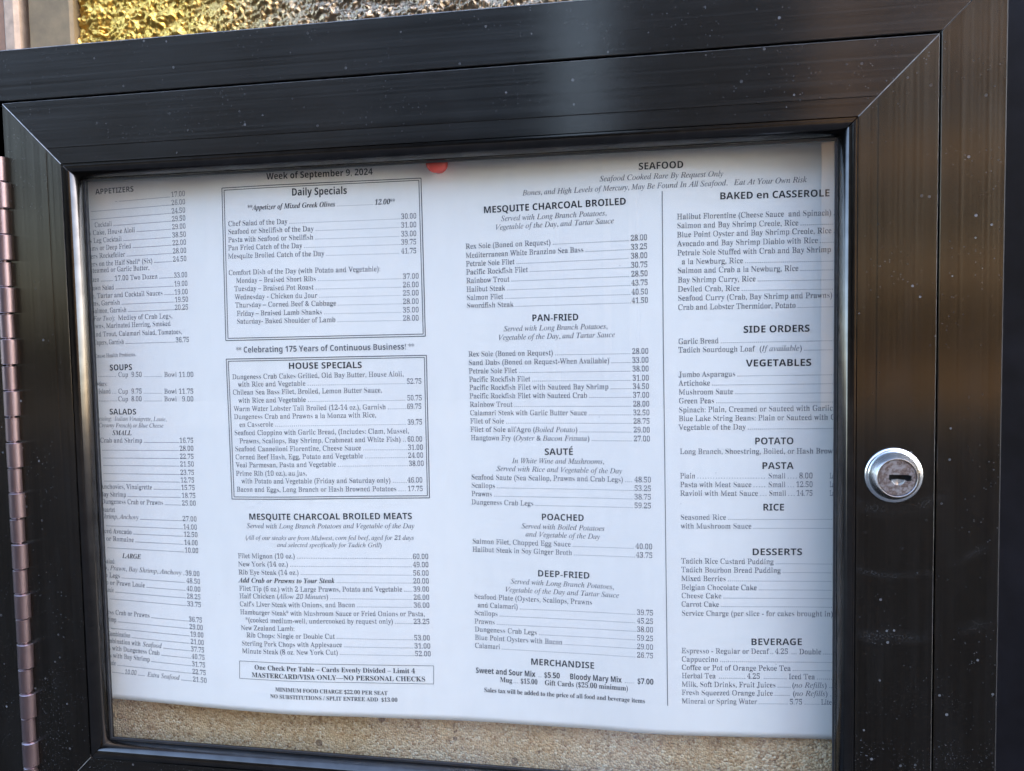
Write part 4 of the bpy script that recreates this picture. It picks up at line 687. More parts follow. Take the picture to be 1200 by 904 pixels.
(74,99,103,(88,109,94,101,96,93,94,86,91,80,86,77,80,76,69,79,66,89,70,102,69,106,64,108,58,106,52,101,40,83,31,60,29,48,29,26,33,19,38,14,46,13,53,14,61,19,76,36,83,31,72,16,60,5,48,-1,35,-4,19,-1,7,7,-1,20,-3,27,-3,45,-1,54,6,73,17,89,33,103,50,112,67,115,78,114)),
(74,100,124,(128,175,86,18,89,15,92,16,105,33,111,29,96,9,83,-1,74,-4,62,1,59,13,61,28,47,9,32,-2,21,-4,10,-1,1,5,-4,16,-6,31,-1,55,11,80,29,101,45,112,61,115,71,114,79,110,91,153,90,157,87,160,76,161,76,168),(73,102,66,106,56,100,45,86,35,67,28,47,25,29,26,23,31,16,36,16,42,17,47,22,58,37,67,57,73,77,75,93)),
(74,101,100,(86,109,91,102,93,92,92,85,84,71,68,59,57,54,29,46,28,33,29,25,32,19,38,15,46,13,52,15,66,26,73,36,80,31,70,16,59,5,46,-1,33,-4,18,-1,6,7,-2,20,-4,37,-2,50,2,64,14,83,29,100,41,108,53,113,66,115,77,114),(70,104,64,107,55,104,47,94,38,77,31,55,42,58,61,71,67,79,71,88,72,97)),
(74,102,76,(98,170,103,163,105,156,102,145,92,142,83,146,80,154,84,165,83,167,80,167,73,164,66,155,54,113,75,113,73,103,52,103,32,13,24,-11,15,-29,4,-42,-9,-49,-25,-52,-33,-50,-40,-46,-45,-40,-47,-32,-43,-22,-34,-18,-26,-21,-22,-29,-26,-40,-25,-43,-22,-44,-17,-42,-13,-38,-2,-13,22,103,5,103,7,113,25,113,34,140,40,151,54,166,70,174,79,175,90,174)),
(74,103,111,(113,103,111,93,97,93,98,84,96,72,91,61,82,52,71,45,58,40,31,40,26,35,25,31,27,27,68,12,80,3,85,-4,87,-14,85,-24,79,-33,70,-41,59,-47,45,-51,18,-51,8,-50,-7,-44,-16,-35,-19,-25,-17,-16,-11,-9,12,2,2,10,-1,19,0,25,4,31,21,43,8,55,4,62,3,70,5,82,10,93,19,102,30,109,42,114,56,115,74,112,91,103),(66,103,58,107,51,105,45,100,40,92,33,72,32,61,35,50,43,47,50,48,56,53,61,60,68,81,69,92),(58,-17,46,-10,23,-2,8,-11,3,-23,5,-31,11,-38,20,-42,32,-44,43,-42,53,-38,58,-32,60,-25)),
(74,104,133,(70,175,43,73,63,99,81,113,94,115,108,111,113,97,112,91,92,21,93,17,96,16,103,21,114,37,119,33,109,17,99,6,88,-1,78,-4,66,1,62,15,62,22,83,92,82,96,78,97,71,95,64,90,57,81,41,54,34,37,24,0,-7,0,33,149,33,157,27,161,18,161,18,168)),
(74,105,72,(61,167,64,161,66,155,64,148,61,143,55,139,49,138,43,139,37,143,34,148,33,155,34,161,37,167,43,170,49,171,55,170),(56,115,31,21,32,17,35,16,43,20,53,34,58,30,48,16,38,5,28,-1,18,-3,11,-2,5,2,1,8,0,15,20,95,17,100,7,102,7,108)),
(74,106,74,(62,167,66,161,67,155,66,148,62,143,57,139,51,138,44,139,39,143,35,148,34,155,35,161,39,167,44,170,51,171,57,170),(57,115,31,12,21,-17,15,-28,3,-43,-14,-51,-25,-52,-35,-51,-43,-47,-48,-40,-50,-32,-49,-26,-42,-19,-32,-19,-26,-25,-25,-34,-29,-41,-28,-43,-18,-42,-14,-37,-10,-28,21,91,19,100,9,102,8,108)),
(74,107,120,(70,175,40,61,66,82,77,94,79,100,79,103,77,105,67,107,67,113,118,113,118,107,106,103,70,75,77,37,84,19,90,16,96,19,103,31,109,28,101,14,93,4,85,-2,76,-4,65,-1,57,7,54,14,45,54,36,47,24,0,-7,0,33,149,33,157,27,161,18,161,18,168)),
(74,108,64,(68,175,27,20,28,16,31,15,39,20,49,33,54,29,35,5,25,-1,15,-4,7,-2,1,1,-3,7,-3,23,32,154,30,160,20,161,19,168)),
(74,109,195,(171,111,176,97,176,91,155,22,156,18,159,16,166,21,176,34,181,30,166,10,152,-1,142,-3,129,2,125,16,128,32,146,88,145,96,142,97,131,93,119,80,112,69,99,41,86,0,57,0,84,88,83,96,79,97,73,96,66,91,51,71,36,40,25,0,-5,0,19,93,17,100,7,102,6,108,56,115,43,72,63,99,82,113,95,115,109,111,114,97,111,81,129,102,146,113,157,115)),
(74,110,133,(109,111,114,97,114,91,93,21,94,17,97,16,100,17,113,34,119,30,99,5,89,-1,79,-4,67,1,62,15,65,31,84,88,83,96,79,97,73,95,66,90,51,71,36,40,25,0,-5,0,19,93,17,100,7,102,6,108,56,115,43,72,63,99,82,113,95,115)),
(74,111,117,(95,105,103,92,105,84,105,62,100,48,94,35,85,23,75,12,63,4,50,-2,28,-3,13,3,7,7,3,13,-3,28,-2,50,2,64,9,77,18,90,28,100,40,108,52,114,74,115,89,109),(73,103,64,107,58,106,53,101,42,85,34,64,28,41,26,22,29,9,39,5,44,7,55,18,69,49,76,81,77,90)),
(74,112,123,(104,107,109,97,111,84,109,68,102,46,89,25,73,8,55,-2,43,-4,33,-2,26,2,16,-36,17,-41,20,-43,32,-45,32,-52,-29,-52,-29,-45,-19,-42,-14,-36,18,85,19,98,16,100,6,102,6,108,54,115,46,90,66,109,75,114,85,115,95,113),(77,94,70,98,61,95,52,86,45,72,30,20,29,14,31,8,38,6,44,7,50,11,62,27,71,46,77,67,80,83)),
(74,113,120,(113,113,75,-30,75,-40,78,-43,89,-45,89,-52,28,-52,28,-45,37,-44,42,-39,60,23,42,3,33,-2,22,-4,12,-1,3,5,-2,16,-4,31,-2,43,6,68,21,91,31,101,46,112,62,115,73,113,82,107,84,113),(75,103,68,106,58,101,48,88,39,72,29,40,27,29,30,19,38,16,44,17,49,21,60,36,69,56,75,76,77,94)),
(74,114,97,(93,111,97,99,96,91,93,86,88,82,82,81,75,83,67,90,58,84,53,76,38,44,25,0,-5,0,19,93,17,100,7,102,6,108,56,115,43,70,59,98,73,112,83,115)),
(74,115,94,(86,114,80,76,73,77,70,90,65,100,58,105,50,107,44,106,37,100,36,95,39,86,62,56,68,43,71,31,70,21,66,13,60,6,53,1,44,-2,34,-4,23,-2,6,3,1,1,-3,-3,-9,-2,-3,41,5,39,7,24,12,14,20,7,30,5,41,9,45,20,40,34,19,61,11,77,11,85,13,97,20,107,30,113,43,115,72,110,76,111,79,114)),
(74,116,69,(60,148,50,112,70,112,67,102,47,102,29,38,25,21,26,17,29,15,36,20,48,35,54,32,38,10,22,-1,11,-4,-2,1,-6,15,-5,20,17,102,5,102,5,111,18,116,29,125,40,135,50,148)),
(74,117,133,(118,112,93,21,94,18,97,16,101,17,114,34,120,30,100,5,90,-1,80,-4,73,-2,68,1,64,7,63,15,68,38,49,13,30,-1,17,-4,3,1,-2,15,-1,21,17,95,15,100,5,102,5,108,54,115,30,29,28,20,29,16,33,15,40,16,47,22,62,42,77,73,88,112)),
(74,118,106,(90,111,93,105,94,91,86,73,80,62,50,25,23,-3,18,-4,17,58,14,85,9,98,-1,102,-1,108,36,115,40,110,44,82,46,33,69,63,76,79,75,84,66,95,65,101,66,107,69,111,74,114,86,114)),
(74,119,156,(143,111,146,105,147,98,143,83,133,62,115,38,80,-3,73,-4,67,67,25,-3,18,-4,17,57,14,85,9,98,-1,102,-1,108,36,115,39,111,44,78,46,49,85,115,92,115,99,32,122,62,129,80,127,84,118,95,117,101,118,107,121,112,126,115,132,116,138,115)),
(74,120,113,(108,112,111,107,112,101,109,91,101,87,87,92,79,92,61,68,68,32,72,20,79,16,86,20,95,31,100,27,81,4,73,-2,63,-4,54,-1,45,11,38,35,20,7,13,1,7,-3,-1,-4,-7,-3,-12,0,-16,5,-17,11,-16,17,-13,21,-8,24,-3,26,14,21,18,22,35,48,26,96,23,101,20,103,6,104,6,110,39,115,48,114,54,105,59,81,74,102,87,114,97,116,103,115)),
(74,121,105,(89,111,92,106,93,99,85,70,65,28,47,-2,27,-27,8,-46,-2,-51,-11,-52,-19,-51,-25,-48,-29,-43,-30,-37,-29,-31,-26,-27,-15,-23,-10,-24,3,-31,11,-31,22,-21,28,-11,31,-2,26,33,14,87,9,100,5,102,-4,103,-4,110,32,115,37,110,42,95,55,28,71,60,76,79,75,84,64,94,62,100,64,106,67,111,72,114,84,114)),
(74,122,97,(91,112,20,27,30,22,38,14,52,-10,58,-12,63,-9,58,4,62,13,71,16,81,13,84,3,82,-5,77,-12,68,-18,57,-19,48,-18,39,-15,12,0,6,2,-9,-6,-12,-5,-13,0,59,89,18,88,13,84,8,74,1,74,12,112)),
(74,48,140,(139,170,144,164,151,148,153,115,149,90,142,64,128,31,121,23,107,9,90,0,80,-2,59,-2,42,4,36,9,27,23,24,31,22,52,24,76,30,103,37,127,47,148,53,156,68,170,85,178,95,180,117,180,133,175),(114,160,103,165,91,160,81,145,73,121,62,73,59,34,62,19,73,14,85,19,95,34,103,58,116,121,117,145)),
(74,49,140,(130,180,100,23,101,18,104,14,130,13,128,0,24,0,27,13,53,14,58,17,61,22,88,155,67,136,59,131,51,129,45,130,42,134,39,140,40,147,69,159,102,180)),
(74,50,140,(141,170,147,164,151,149,147,131,137,114,105,82,38,28,104,29,110,32,116,37,124,53,139,53,127,0,9,0,14,26,67,71,88,91,104,114,112,138,113,151,111,159,106,164,98,166,87,163,78,155,74,149,66,123,54,124,44,128,39,136,39,147,42,156,49,164,58,171,70,176,92,181,114,180,125,178)),
(74,51,140,(141,170,146,165,150,158,151,149,150,140,144,125,139,118,127,107,103,95,122,89,130,83,136,75,139,65,139,52,134,37,128,26,119,17,109,9,86,0,51,-2,36,0,21,7,15,13,12,20,13,28,16,36,22,42,29,46,38,47,37,33,41,23,50,17,62,15,70,16,85,23,91,30,97,39,100,52,100,65,95,75,90,79,77,84,52,85,56,100,72,100,87,103,98,110,106,122,111,137,112,149,110,158,105,164,96,166,88,164,81,160,72,146,67,127,53,128,44,132,39,139,39,149,45,162,57,172,66,176,88,180,113,180,124,178)),
(74,52,140,(145,179,122,63,148,63,144,47,118,47,115,31,115,22,118,16,124,14,135,13,133,0,45,0,48,13,63,14,70,16,75,22,82,47,13,47,16,62,110,179),(105,155,33,63,85,63)),
(74,53,140,(153,179,145,133,131,133,129,149,126,150,69,151,56,105,84,109,98,108,110,105,120,101,128,95,134,88,138,78,139,68,138,55,133,40,126,28,117,18,107,10,84,1,72,-2,52,-2,37,0,23,7,18,13,15,20,16,28,18,35,24,41,31,44,39,45,39,31,41,25,45,20,52,16,69,16,84,24,90,31,95,41,99,55,100,71,96,83,87,90,64,92,44,88,33,92,59,179)),
(74,54,140,(151,173,156,167,158,161,157,154,154,146,148,140,138,135,124,134,125,156,123,161,119,165,114,166,99,162,87,149,81,140,75,128,67,100,81,107,103,110,123,106,137,96,141,88,144,80,144,69,139,45,127,23,110,7,99,2,86,-1,64,-2,56,0,42,7,32,18,28,26,25,45,24,56,28,83,33,103,40,121,49,138,59,152,72,164,93,177,110,181,133,180,144,177),(100,92,91,94,83,93,75,90,63,82,59,51,61,30,67,18,77,14,86,16,94,24,103,45,108,73,106,85)),
(74,55,140,(167,179,165,166,62,0,41,0,138,151,72,151,61,148,55,139,51,126,36,126,48,179)),
(74,56,140,(145,169,152,155,153,146,152,137,147,124,138,114,110,97,133,80,138,74,142,62,142,47,133,26,118,11,95,1,82,-2,58,-2,35,4,25,12,18,21,16,33,17,46,22,60,32,72,46,82,62,90,47,105,40,122,40,136,44,147,50,158,59,167,72,175,97,181,120,180,130,178,138,174),(115,162,110,165,103,167,94,164,86,159,80,150,76,139,76,127,79,118,86,112,97,105,106,111,112,118,117,127,121,138,121,152),(102,63,92,72,77,80,68,74,60,66,54,57,50,45,49,31,53,21,61,14,72,12,84,14,94,21,102,31,106,43,106,54)),
(74,57,140,(138,167,143,161,149,145,151,135,150,111,143,77,136,58,128,41,117,27,105,14,83,2,56,-3,43,-1,33,2,26,6,22,12,21,19,21,26,26,35,36,40,38,30,43,21,50,15,61,13,76,18,89,31,101,54,110,86,94,74,83,70,72,69,53,72,39,82,34,89,31,109,35,129,46,152,57,164,70,173,94,181,119,179,133,172),(110,161,100,164,90,162,82,154,78,148,72,132,68,107,70,96,76,89,86,87,94,88,102,91,114,104,117,142,116,150)),
(74,42,104,(101,153,93,157,84,153,59,132,54,135,61,167,60,177,53,182,45,177,44,167,51,135,46,132,21,154,12,158,4,154,4,145,12,139,44,128,44,123,12,112,4,107,4,98,12,94,20,98,46,120,50,117,44,84,45,74,52,70,60,75,60,84,54,117,59,119,84,98,93,93,101,97,100,106,92,112,61,123,61,128,92,139,100,144)),
(74,46,55,(38,23,27,28,17,23,12,13,17,2,27,-2,38,2,42,13)),
(74,82,160,(146,153,154,139,155,130,151,116,148,109,135,97,127,93,107,86,131,15,136,10,149,7,149,0,99,0,72,83,65,83,48,18,49,12,52,9,66,6,66,0,-13,0,-13,6,0,8,5,10,11,22,43,137,45,149,44,155,41,159,27,162,27,168,109,167,132,163),(111,154,104,158,94,160,86,158,82,149,67,92,83,92,92,94,99,98,110,110,116,126,117,136,115,146)),
(74,69,164,(161,168,152,121,145,121,142,140,139,146,128,155,111,159,100,160,90,159,85,156,68,93,86,94,103,99,109,104,119,120,125,120,108,51,102,51,101,72,95,79,86,83,65,85,48,16,51,10,56,9,73,9,95,12,108,18,119,26,129,36,139,51,145,51,130,0,-13,0,-13,6,0,8,5,10,11,22,43,137,45,149,44,155,41,159,27,162,27,168)),
(66,65,163,(84,173,148,21,153,13,158,8,165,7,165,0,85,0,85,7,100,9,106,17,94,49,39,49,29,26,28,18,32,10,48,7,48,0,-3,0,-3,7,3,8,9,11,14,18,77,174),(66,119,42,60,90,60)),
(66,66,165,(143,148,148,131,145,117,137,105,125,97,107,92,128,86,144,77,153,64,156,49,155,38,151,28,146,20,138,13,128,7,104,1,6,0,6,7,17,8,23,12,27,19,28,137,26,154,23,158,19,161,6,163,6,170,82,170,111,167,131,160),(100,154,92,160,81,162,74,161,70,158,68,146,68,94,87,96,98,101,104,112,106,128,105,143),(103,77,91,84,68,86,68,24,71,12,75,10,83,9,96,11,105,18,108,24,112,38,111,57,107,72)),
(66,67,174,(163,173,163,115,156,115,146,136,133,152,125,157,108,164,99,165,79,160,65,145,56,120,54,84,57,51,66,28,82,13,104,9,118,11,140,21,160,40,167,33,152,17,136,5,117,-2,96,-4,72,-1,61,2,42,14,34,21,21,39,13,60,10,72,10,98,13,109,16,120,27,140,42,156,52,162,73,170,84,173,105,173,144,162,152,165,156,173)),
(66,68,185,(151,148,161,135,168,121,173,104,174,85,169,48,152,21,124,5,85,0,8,0,8,7,17,8,23,11,26,17,28,139,26,151,23,159,16,162,6,163,6,170,104,168,122,164,138,157),(119,142,104,157,83,161,75,160,71,158,68,152,68,27,71,13,75,10,94,10,104,14,112,20,119,28,124,39,130,67,131,85,128,119)),
(66,69,165,(149,170,149,119,143,119,137,139,133,146,119,155,99,160,86,160,74,159,69,155,68,92,86,94,97,100,103,112,107,128,113,128,113,44,107,44,102,68,97,75,90,79,68,83,68,25,69,17,72,13,77,11,95,11,117,14,128,20,138,28,146,39,153,53,160,53,150,0,5,0,5,6,16,7,23,11,27,18,28,29,27,151,23,158,16,162,6,163,6,170)),
(66,70,151,(147,170,147,119,141,119,137,133,132,144,125,151,115,157,102,160,79,160,71,159,68,153,68,92,85,94,95,101,102,112,106,129,113,129,113,44,106,44,102,63,96,75,85,81,68,83,68,30,70,16,73,12,78,9,96,7,96,0,6,0,6,7,17,9,23,13,27,20,28,140,27,151,23,158,16,161,5,163,5,170)),
(66,71,189,(163,173,163,115,156,115,150,129,142,141,133,151,123,159,111,163,100,165,80,160,66,145,57,120,54,85,57,50,61,36,67,25,74,16,82,10,92,6,103,5,115,6,122,10,126,17,128,27,126,57,123,63,115,67,103,68,103,74,186,74,186,68,176,67,170,64,167,58,166,11,133,0,100,-4,74,-1,63,2,43,13,35,21,21,38,17,49,11,72,11,98,13,110,17,121,27,140,35,149,52,162,73,170,84,173,106,173,144,162,151,165,156,173)),
(66,72,195,(189,170,189,163,178,161,172,158,168,151,167,141,168,19,172,12,178,8,189,7,189,0,105,0,105,7,116,8,123,11,126,18,127,82,68,82,69,19,72,12,79,8,90,7,90,0,6,0,6,7,17,8,23,12,27,19,28,30,27,151,23,158,17,162,6,163,6,170,90,170,90,163,76,161,70,155,68,141,68,93,127,93,127,141,126,155,119,161,105,163,105,170)),
(66,73,97,(91,170,91,163,80,162,73,159,69,154,68,144,68,29,70,16,72,13,77,10,92,7,92,0,5,0,5,7,16,8,23,12,27,18,28,28,27,154,24,159,17,162,5,163,5,170)),
(66,75,190,(181,170,181,163,166,161,154,156,142,147,101,106,173,17,181,9,193,7,193,0,105,0,105,7,120,8,123,10,124,13,123,18,74,80,68,74,69,19,73,12,79,8,90,7,90,0,6,0,6,7,17,8,24,12,27,19,28,30,27,151,23,158,17,162,6,163,6,170,90,170,90,163,76,161,70,155,68,141,68,87,127,148,130,156,124,161,108,163,108,170)),
(66,76,159,(93,170,93,163,78,162,73,159,68,149,68,31,69,18,71,14,80,11,104,11,117,15,128,21,138,30,145,42,152,58,159,58,150,0,6,0,6,7,17,8,23,12,27,19,28,30,27,152,23,158,17,162,6,163,6,170)),
(66,77,236,(230,170,230,163,220,161,213,158,210,151,209,141,209,23,213,11,217,9,230,7,230,0,147,0,147,7,161,9,165,12,169,23,169,149,107,0,101,0,39,145,39,30,41,18,45,11,52,8,63,7,63,0,5,0,5,7,16,8,23,12,27,19,28,30,28,149,24,158,20,161,6,163,6,170,69,170,118,53,167,170)),
(66,78,184,(179,170,179,163,168,162,161,158,158,151,157,-4,150,-4,40,130,41,18,44,12,51,8,62,7,62,0,7,0,7,7,20,9,24,11,27,15,28,29,28,145,14,161,7,163,7,170,58,170,146,63,145,148,141,158,137,161,123,163,123,170)),
(66,79,196,(161,148,171,135,179,120,184,103,186,85,184,67,179,50,171,35,160,22,147,11,132,3,115,-2,97,-4,79,-2,63,3,48,11,35,22,25,35,17,50,12,67,10,85,12,103,17,120,25,135,35,148,48,159,63,167,80,172,99,174,117,172,133,167,148,159),(123,154,115,160,107,164,97,165,78,160,65,145,57,120,54,85,55,66,61,36,66,25,73,16,80,10,89,6,99,5,117,10,131,25,139,50,141,85,138,119,135,133,129,145)),
(66,80,156,(136,157,145,148,150,137,152,124,151,113,143,96,128,84,117,80,104,77,68,77,69,19,72,12,79,8,90,7,90,0,6,0,6,7,17,8,23,12,27,19,28,30,27,151,23,158,17,162,6,163,6,170,107,168,125,164),(102,151,94,158,81,161,70,158,68,148,68,86,91,88,101,94,107,105,109,123,107,139)),
(66,82,176,(145,152,151,145,154,135,155,125,153,110,146,99,134,90,117,83,165,13,172,7,179,7,179,0,126,0,75,79,68,79,69,19,72,12,79,8,90,7,90,0,6,0,6,7,17,8,23,12,27,19,28,30,27,151,23,158,17,162,6,163,6,170,98,169,126,163,137,159),(106,152,96,158,84,161,75,160,71,157,68,144,68,87,93,89,104,96,108,101,111,108,113,125,111,141)),
(66,83,145,(126,174,126,119,120,119,116,132,109,143,101,153,92,160,83,164,72,166,61,164,52,159,46,151,45,142,46,133,51,125,59,119,108,94,118,87,125,79,130,70,134,50,132,35,126,22,117,11,105,3,89,-2,72,-4,59,-3,32,5,26,3,23,-4,16,-4,16,59,23,59,27,46,36,26,42,19,56,9,73,6,86,7,96,13,102,22,104,33,102,41,99,48,93,54,42,82,29,94,24,100,21,108,19,124,20,138,25,150,33,160,43,167,55,172,69,174,85,172,112,166,117,168,119,174)),
(66,84,158,(153,170,153,118,147,118,142,137,133,150,119,159,98,161,99,18,103,11,110,8,122,7,122,0,34,0,34,7,46,8,53,12,57,19,58,30,58,161,38,158,24,150,15,137,11,118,4,118,4,170)),
(66,85,183,(177,170,177,163,167,161,161,157,158,150,156,50,153,34,148,22,141,12,132,5,121,-1,108,-4,92,-5,63,-1,51,4,43,11,36,19,31,30,28,43,26,151,23,158,16,162,6,163,6,170,90,170,90,163,75,161,71,158,68,149,68,42,69,33,76,19,86,11,102,8,121,11,135,21,143,37,146,59,145,151,141,158,134,161,122,163,122,170)),
(66,86,159,(165,170,165,163,157,162,152,159,147,153,86,-5,79,-5,16,142,8,156,3,161,-5,163,-5,170,79,170,79,163,62,161,58,158,57,153,60,141,96,53,131,147,131,158,127,161,111,163,111,170)),
(66,89,159,(164,170,164,163,152,158,143,146,100,76,101,19,104,12,111,8,122,7,122,0,38,0,38,7,49,8,55,12,59,19,60,67,11,154,5,160,-5,163,-5,170,77,170,77,163,62,161,58,155,61,146,93,84,124,136,130,152,125,160,110,163,110,170)),
(66,97,128,(98,109,103,103,108,88,110,15,113,13,119,16,123,10,109,0,95,-4,80,0,75,13,66,6,46,-2,36,-3,24,-1,15,4,9,13,8,24,9,31,17,45,33,56,74,71,73,99,70,105,64,109,55,110,43,108,39,102,45,91,45,80,41,75,35,72,29,71,22,72,17,76,13,81,12,88,14,96,18,104,26,110,35,115,47,118,60,119,83,116),(74,63,61,58,52,52,46,43,44,31,47,17,56,13,65,15,74,24)),
(66,98,134,(52,170,52,104,65,115,73,118,82,119,95,117,106,111,115,103,124,85,127,62,125,44,116,21,106,9,94,1,79,-3,63,-3,47,4,39,11,20,-4,16,-4,15,154,14,160,3,164,3,170),(79,102,69,104,63,103,54,96,52,90,52,26,56,10,68,5,79,8,86,18,90,35,91,60,90,79,86,93)),
(66,99,109,(93,111,101,102,103,91,102,85,99,80,94,77,88,76,77,80,71,108,63,111,54,108,47,100,43,88,42,57,47,36,51,28,62,18,76,14,89,17,101,27,106,23,96,11,85,3,72,-2,58,-4,44,-2,32,4,22,13,14,25,9,40,8,65,15,88,29,106,50,117,65,119,81,117)),
(66,100,138,(119,170,119,20,121,15,125,12,132,10,132,4,109,2,83,-4,83,15,77,7,70,1,62,-3,52,-4,40,-2,29,4,20,13,10,32,8,47,8,64,13,88,21,101,30,111,42,117,54,119,63,118,77,110,83,104,82,156,79,160,66,164,66,170),(77,100,65,105,55,102,49,93,45,78,44,46,46,28,48,22,54,13,64,11,69,12,75,15,80,21,83,28,83,90,81,96)),
(66,101,112,(93,104,102,87,105,62,44,62,46,42,51,27,61,19,74,16,81,17,95,25,101,32,106,27,96,14,85,4,72,-2,57,-4,44,-2,32,4,21,13,14,26,9,41,8,67,14,90,22,102,32,111,45,117,59,119,69,118,86,110),(67,109,60,111,53,108,47,102,44,91,43,72,75,72,74,94,72,103)),
(66,102,80,(89,166,96,158,98,149,97,142,94,137,89,133,77,133,70,140,69,151,73,161,72,164,61,164,57,160,56,154,55,116,76,116,76,103,55,103,56,15,59,10,65,7,74,6,74,0,6,0,6,6,15,8,19,13,20,27,20,103,6,103,6,116,20,116,20,141,22,149,32,162,46,170,65,173,79,171)),
(66,103,122,(118,113,118,100,100,100,106,88,109,76,107,65,103,56,96,49,87,43,76,39,47,38,39,31,38,27,41,20,53,18,90,16,106,11,113,5,116,-3,118,-14,113,-30,101,-42,82,-50,69,-52,43,-52,25,-48,18,-45,8,-37,5,-28,10,-17,26,-10,13,0,9,11,10,20,16,28,25,34,38,41,25,48,16,56,10,67,8,79,10,90,15,100,22,108,33,114,45,117,59,119,73,117,87,113),(66,109,59,111,51,109,46,103,43,93,43,64,46,54,51,48,59,46,66,48,71,54,73,64,73,93,71,103),(97,-19,93,-15,86,-13,36,-13,29,-19,27,-27,29,-33,35,-39,45,-42,60,-43,76,-42,88,-39,96,-33,98,-25)),
(66,104,142,(55,170,55,99,62,108,71,114,80,117,91,119,105,116,115,109,121,96,123,79,124,14,126,10,129,7,135,6,135,0,75,0,75,6,85,10,88,21,87,90,85,96,82,100,76,101,65,98,55,88,56,14,57,10,61,7,67,6,67,0,7,0,7,6,17,10,20,21,20,149,17,160,13,163,7,164,7,170)),
(66,105,74,(51,167,55,161,56,154,55,146,51,140,45,136,38,135,30,136,24,140,20,146,19,154,20,161,24,167,30,171,38,173,45,171),(55,116,56,14,58,10,61,7,67,6,67,0,7,0,7,6,17,10,20,21,19,101,17,106,8,109,8,116)),
(66,106,78,(53,168,57,161,59,154,57,147,53,141,47,137,40,135,32,137,26,141,22,147,21,154,22,161,26,168,32,172,40,173,47,172),(59,116,59,-8,56,-27,47,-41,33,-49,13,-52,-4,-49,-16,-39,-20,-33,-20,-20,-17,-15,-12,-12,-6,-11,6,-15,9,-19,10,-25,4,-38,6,-42,12,-44,18,-42,22,-37,23,-30,23,101,21,106,16,108,8,110,8,116)),
(66,107,134,(128,116,128,109,115,106,102,97,83,78,129,13,134,8,140,6,140,0,79,0,79,6,87,7,89,12,86,18,61,55,55,50,56,14,57,10,61,7,67,6,67,0,7,0,7,6,17,10,20,21,19,155,18,160,14,162,8,164,8,170,55,170,55,63,89,98,91,104,88,108,77,109,77,116)),
(66,108,74,(55,170,55,21,58,10,67,6,67,0,7,0,7,6,17,10,20,21,19,155,18,160,14,162,8,164,8,170)),
(66,109,206,(180,109,186,96,188,79,188,14,190,10,193,7,200,6,200,0,141,0,141,6,146,7,150,10,153,21,152,90,150,96,147,100,141,101,130,98,121,88,121,14,123,10,127,7,133,6,133,0,74,0,74,6,80,7,84,10,86,21,86,90,84,96,80,100,74,101,63,98,55,88,55,14,57,10,60,7,66,6,66,0,7,0,7,6,17,10,20,21,19,101,17,106,13,108,7,110,7,116,55,116,55,99,62,107,70,114,79,117,88,119,100,117,109,113,115,107,119,97,127,107,136,113,145,117,156,119,170,116)),
(66,110,142,(115,109,121,96,123,79,124,14,126,10,129,7,135,6,135,0,75,0,75,6,85,10,88,21,87,90,85,96,82,100,76,101,65,98,55,88,56,14,57,10,61,7,67,6,67,0,7,0,7,6,17,10,20,21,19,101,17,106,13,108,7,110,7,116,55,116,55,100,62,108,71,114,80,117,91,119,105,116)),
(66,111,125,(102,102,114,82,118,57,114,33,102,13,91,4,78,-2,55,-3,34,4,22,14,14,26,7,49,7,66,11,82,22,101,34,111,47,117,62,119,78,117,91,111),(71,109,63,111,54,109,48,101,45,85,44,43,46,21,48,15,54,7,63,4,72,7,78,15,81,30,81,85,77,101)),
(66,112,138,(109,111,118,102,125,90,130,68,130,51,127,34,118,14,108,4,97,-2,85,-4,68,0,55,12,57,-37,62,-44,73,-46,73,-52,7,-52,7,-46,15,-44,19,-38,20,-24,19,100,17,105,7,110,7,116,53,116,53,98,60,107,67,113,76,117,86,119,98,117),(84,101,74,104,64,100,55,88,55,26,62,14,73,11,83,13,89,22,93,37,94,58,93,78,90,92)),
(66,113,136,(119,119,119,-31,122,-42,125,-45,132,-46,132,-52,65,-52,65,-46,80,-42,82,-38,83,11,69,0,53,-4,40,-2,29,4,20,12,11,31,8,45,8,63,12,80,19,94,29,106,48,117,63,119,72,118,88,111,96,105,115,119),(79,105,67,110,56,107,49,97,45,81,44,47,46,29,49,23,56,14,67,11,77,15,81,19,83,25,83,90)),
(66,114,107,(103,113,106,107,108,99,107,92,104,87,99,84,87,84,74,96,70,97,65,95,60,90,57,82,56,72,56,14,59,9,73,6,73,0,7,0,7,6,17,10,20,21,19,102,17,106,8,109,8,116,54,116,54,94,61,104,70,112,78,117,87,119,96,117)),
(66,115,107,(91,119,91,83,85,83,80,94,73,103,65,108,56,110,48,109,43,106,40,102,39,97,40,91,48,83,82,64,90,56,94,47,96,35,93,19,90,12,79,2,65,-3,45,-2,27,3,22,2,19,-3,13,-3,13,39,20,39,25,25,32,15,42,8,52,6,60,7,67,10,70,15,72,22,68,31,58,39,28,55,20,63,15,72,14,82,16,96,24,108,36,116,53,119,79,114,83,115,86,119)),
(66,116,85,(54,158,54,116,77,116,77,104,54,104,54,24,58,16,62,15,70,18,77,28,83,25,76,12,68,4,58,-2,46,-4,33,-2,25,4,20,13,18,27,18,104,8,104,8,112,33,137,48,158)),
(66,117,140,(121,116,121,19,123,15,134,11,134,5,112,3,85,-4,85,15,78,7,69,1,59,-2,49,-4,34,-1,24,6,21,12,17,27,16,100,15,105,11,108,4,110,4,116,53,116,53,28,56,17,60,14,66,13,76,16,85,25,84,100,82,106,78,108,71,110,71,116)),
(66,118,114,(114,116,114,110,107,108,100,98,60,-4,53,-4,11,99,5,108,-1,109,-1,116,61,116,61,110,50,108,48,103,69,46,90,101,86,107,76,110,76,116)),
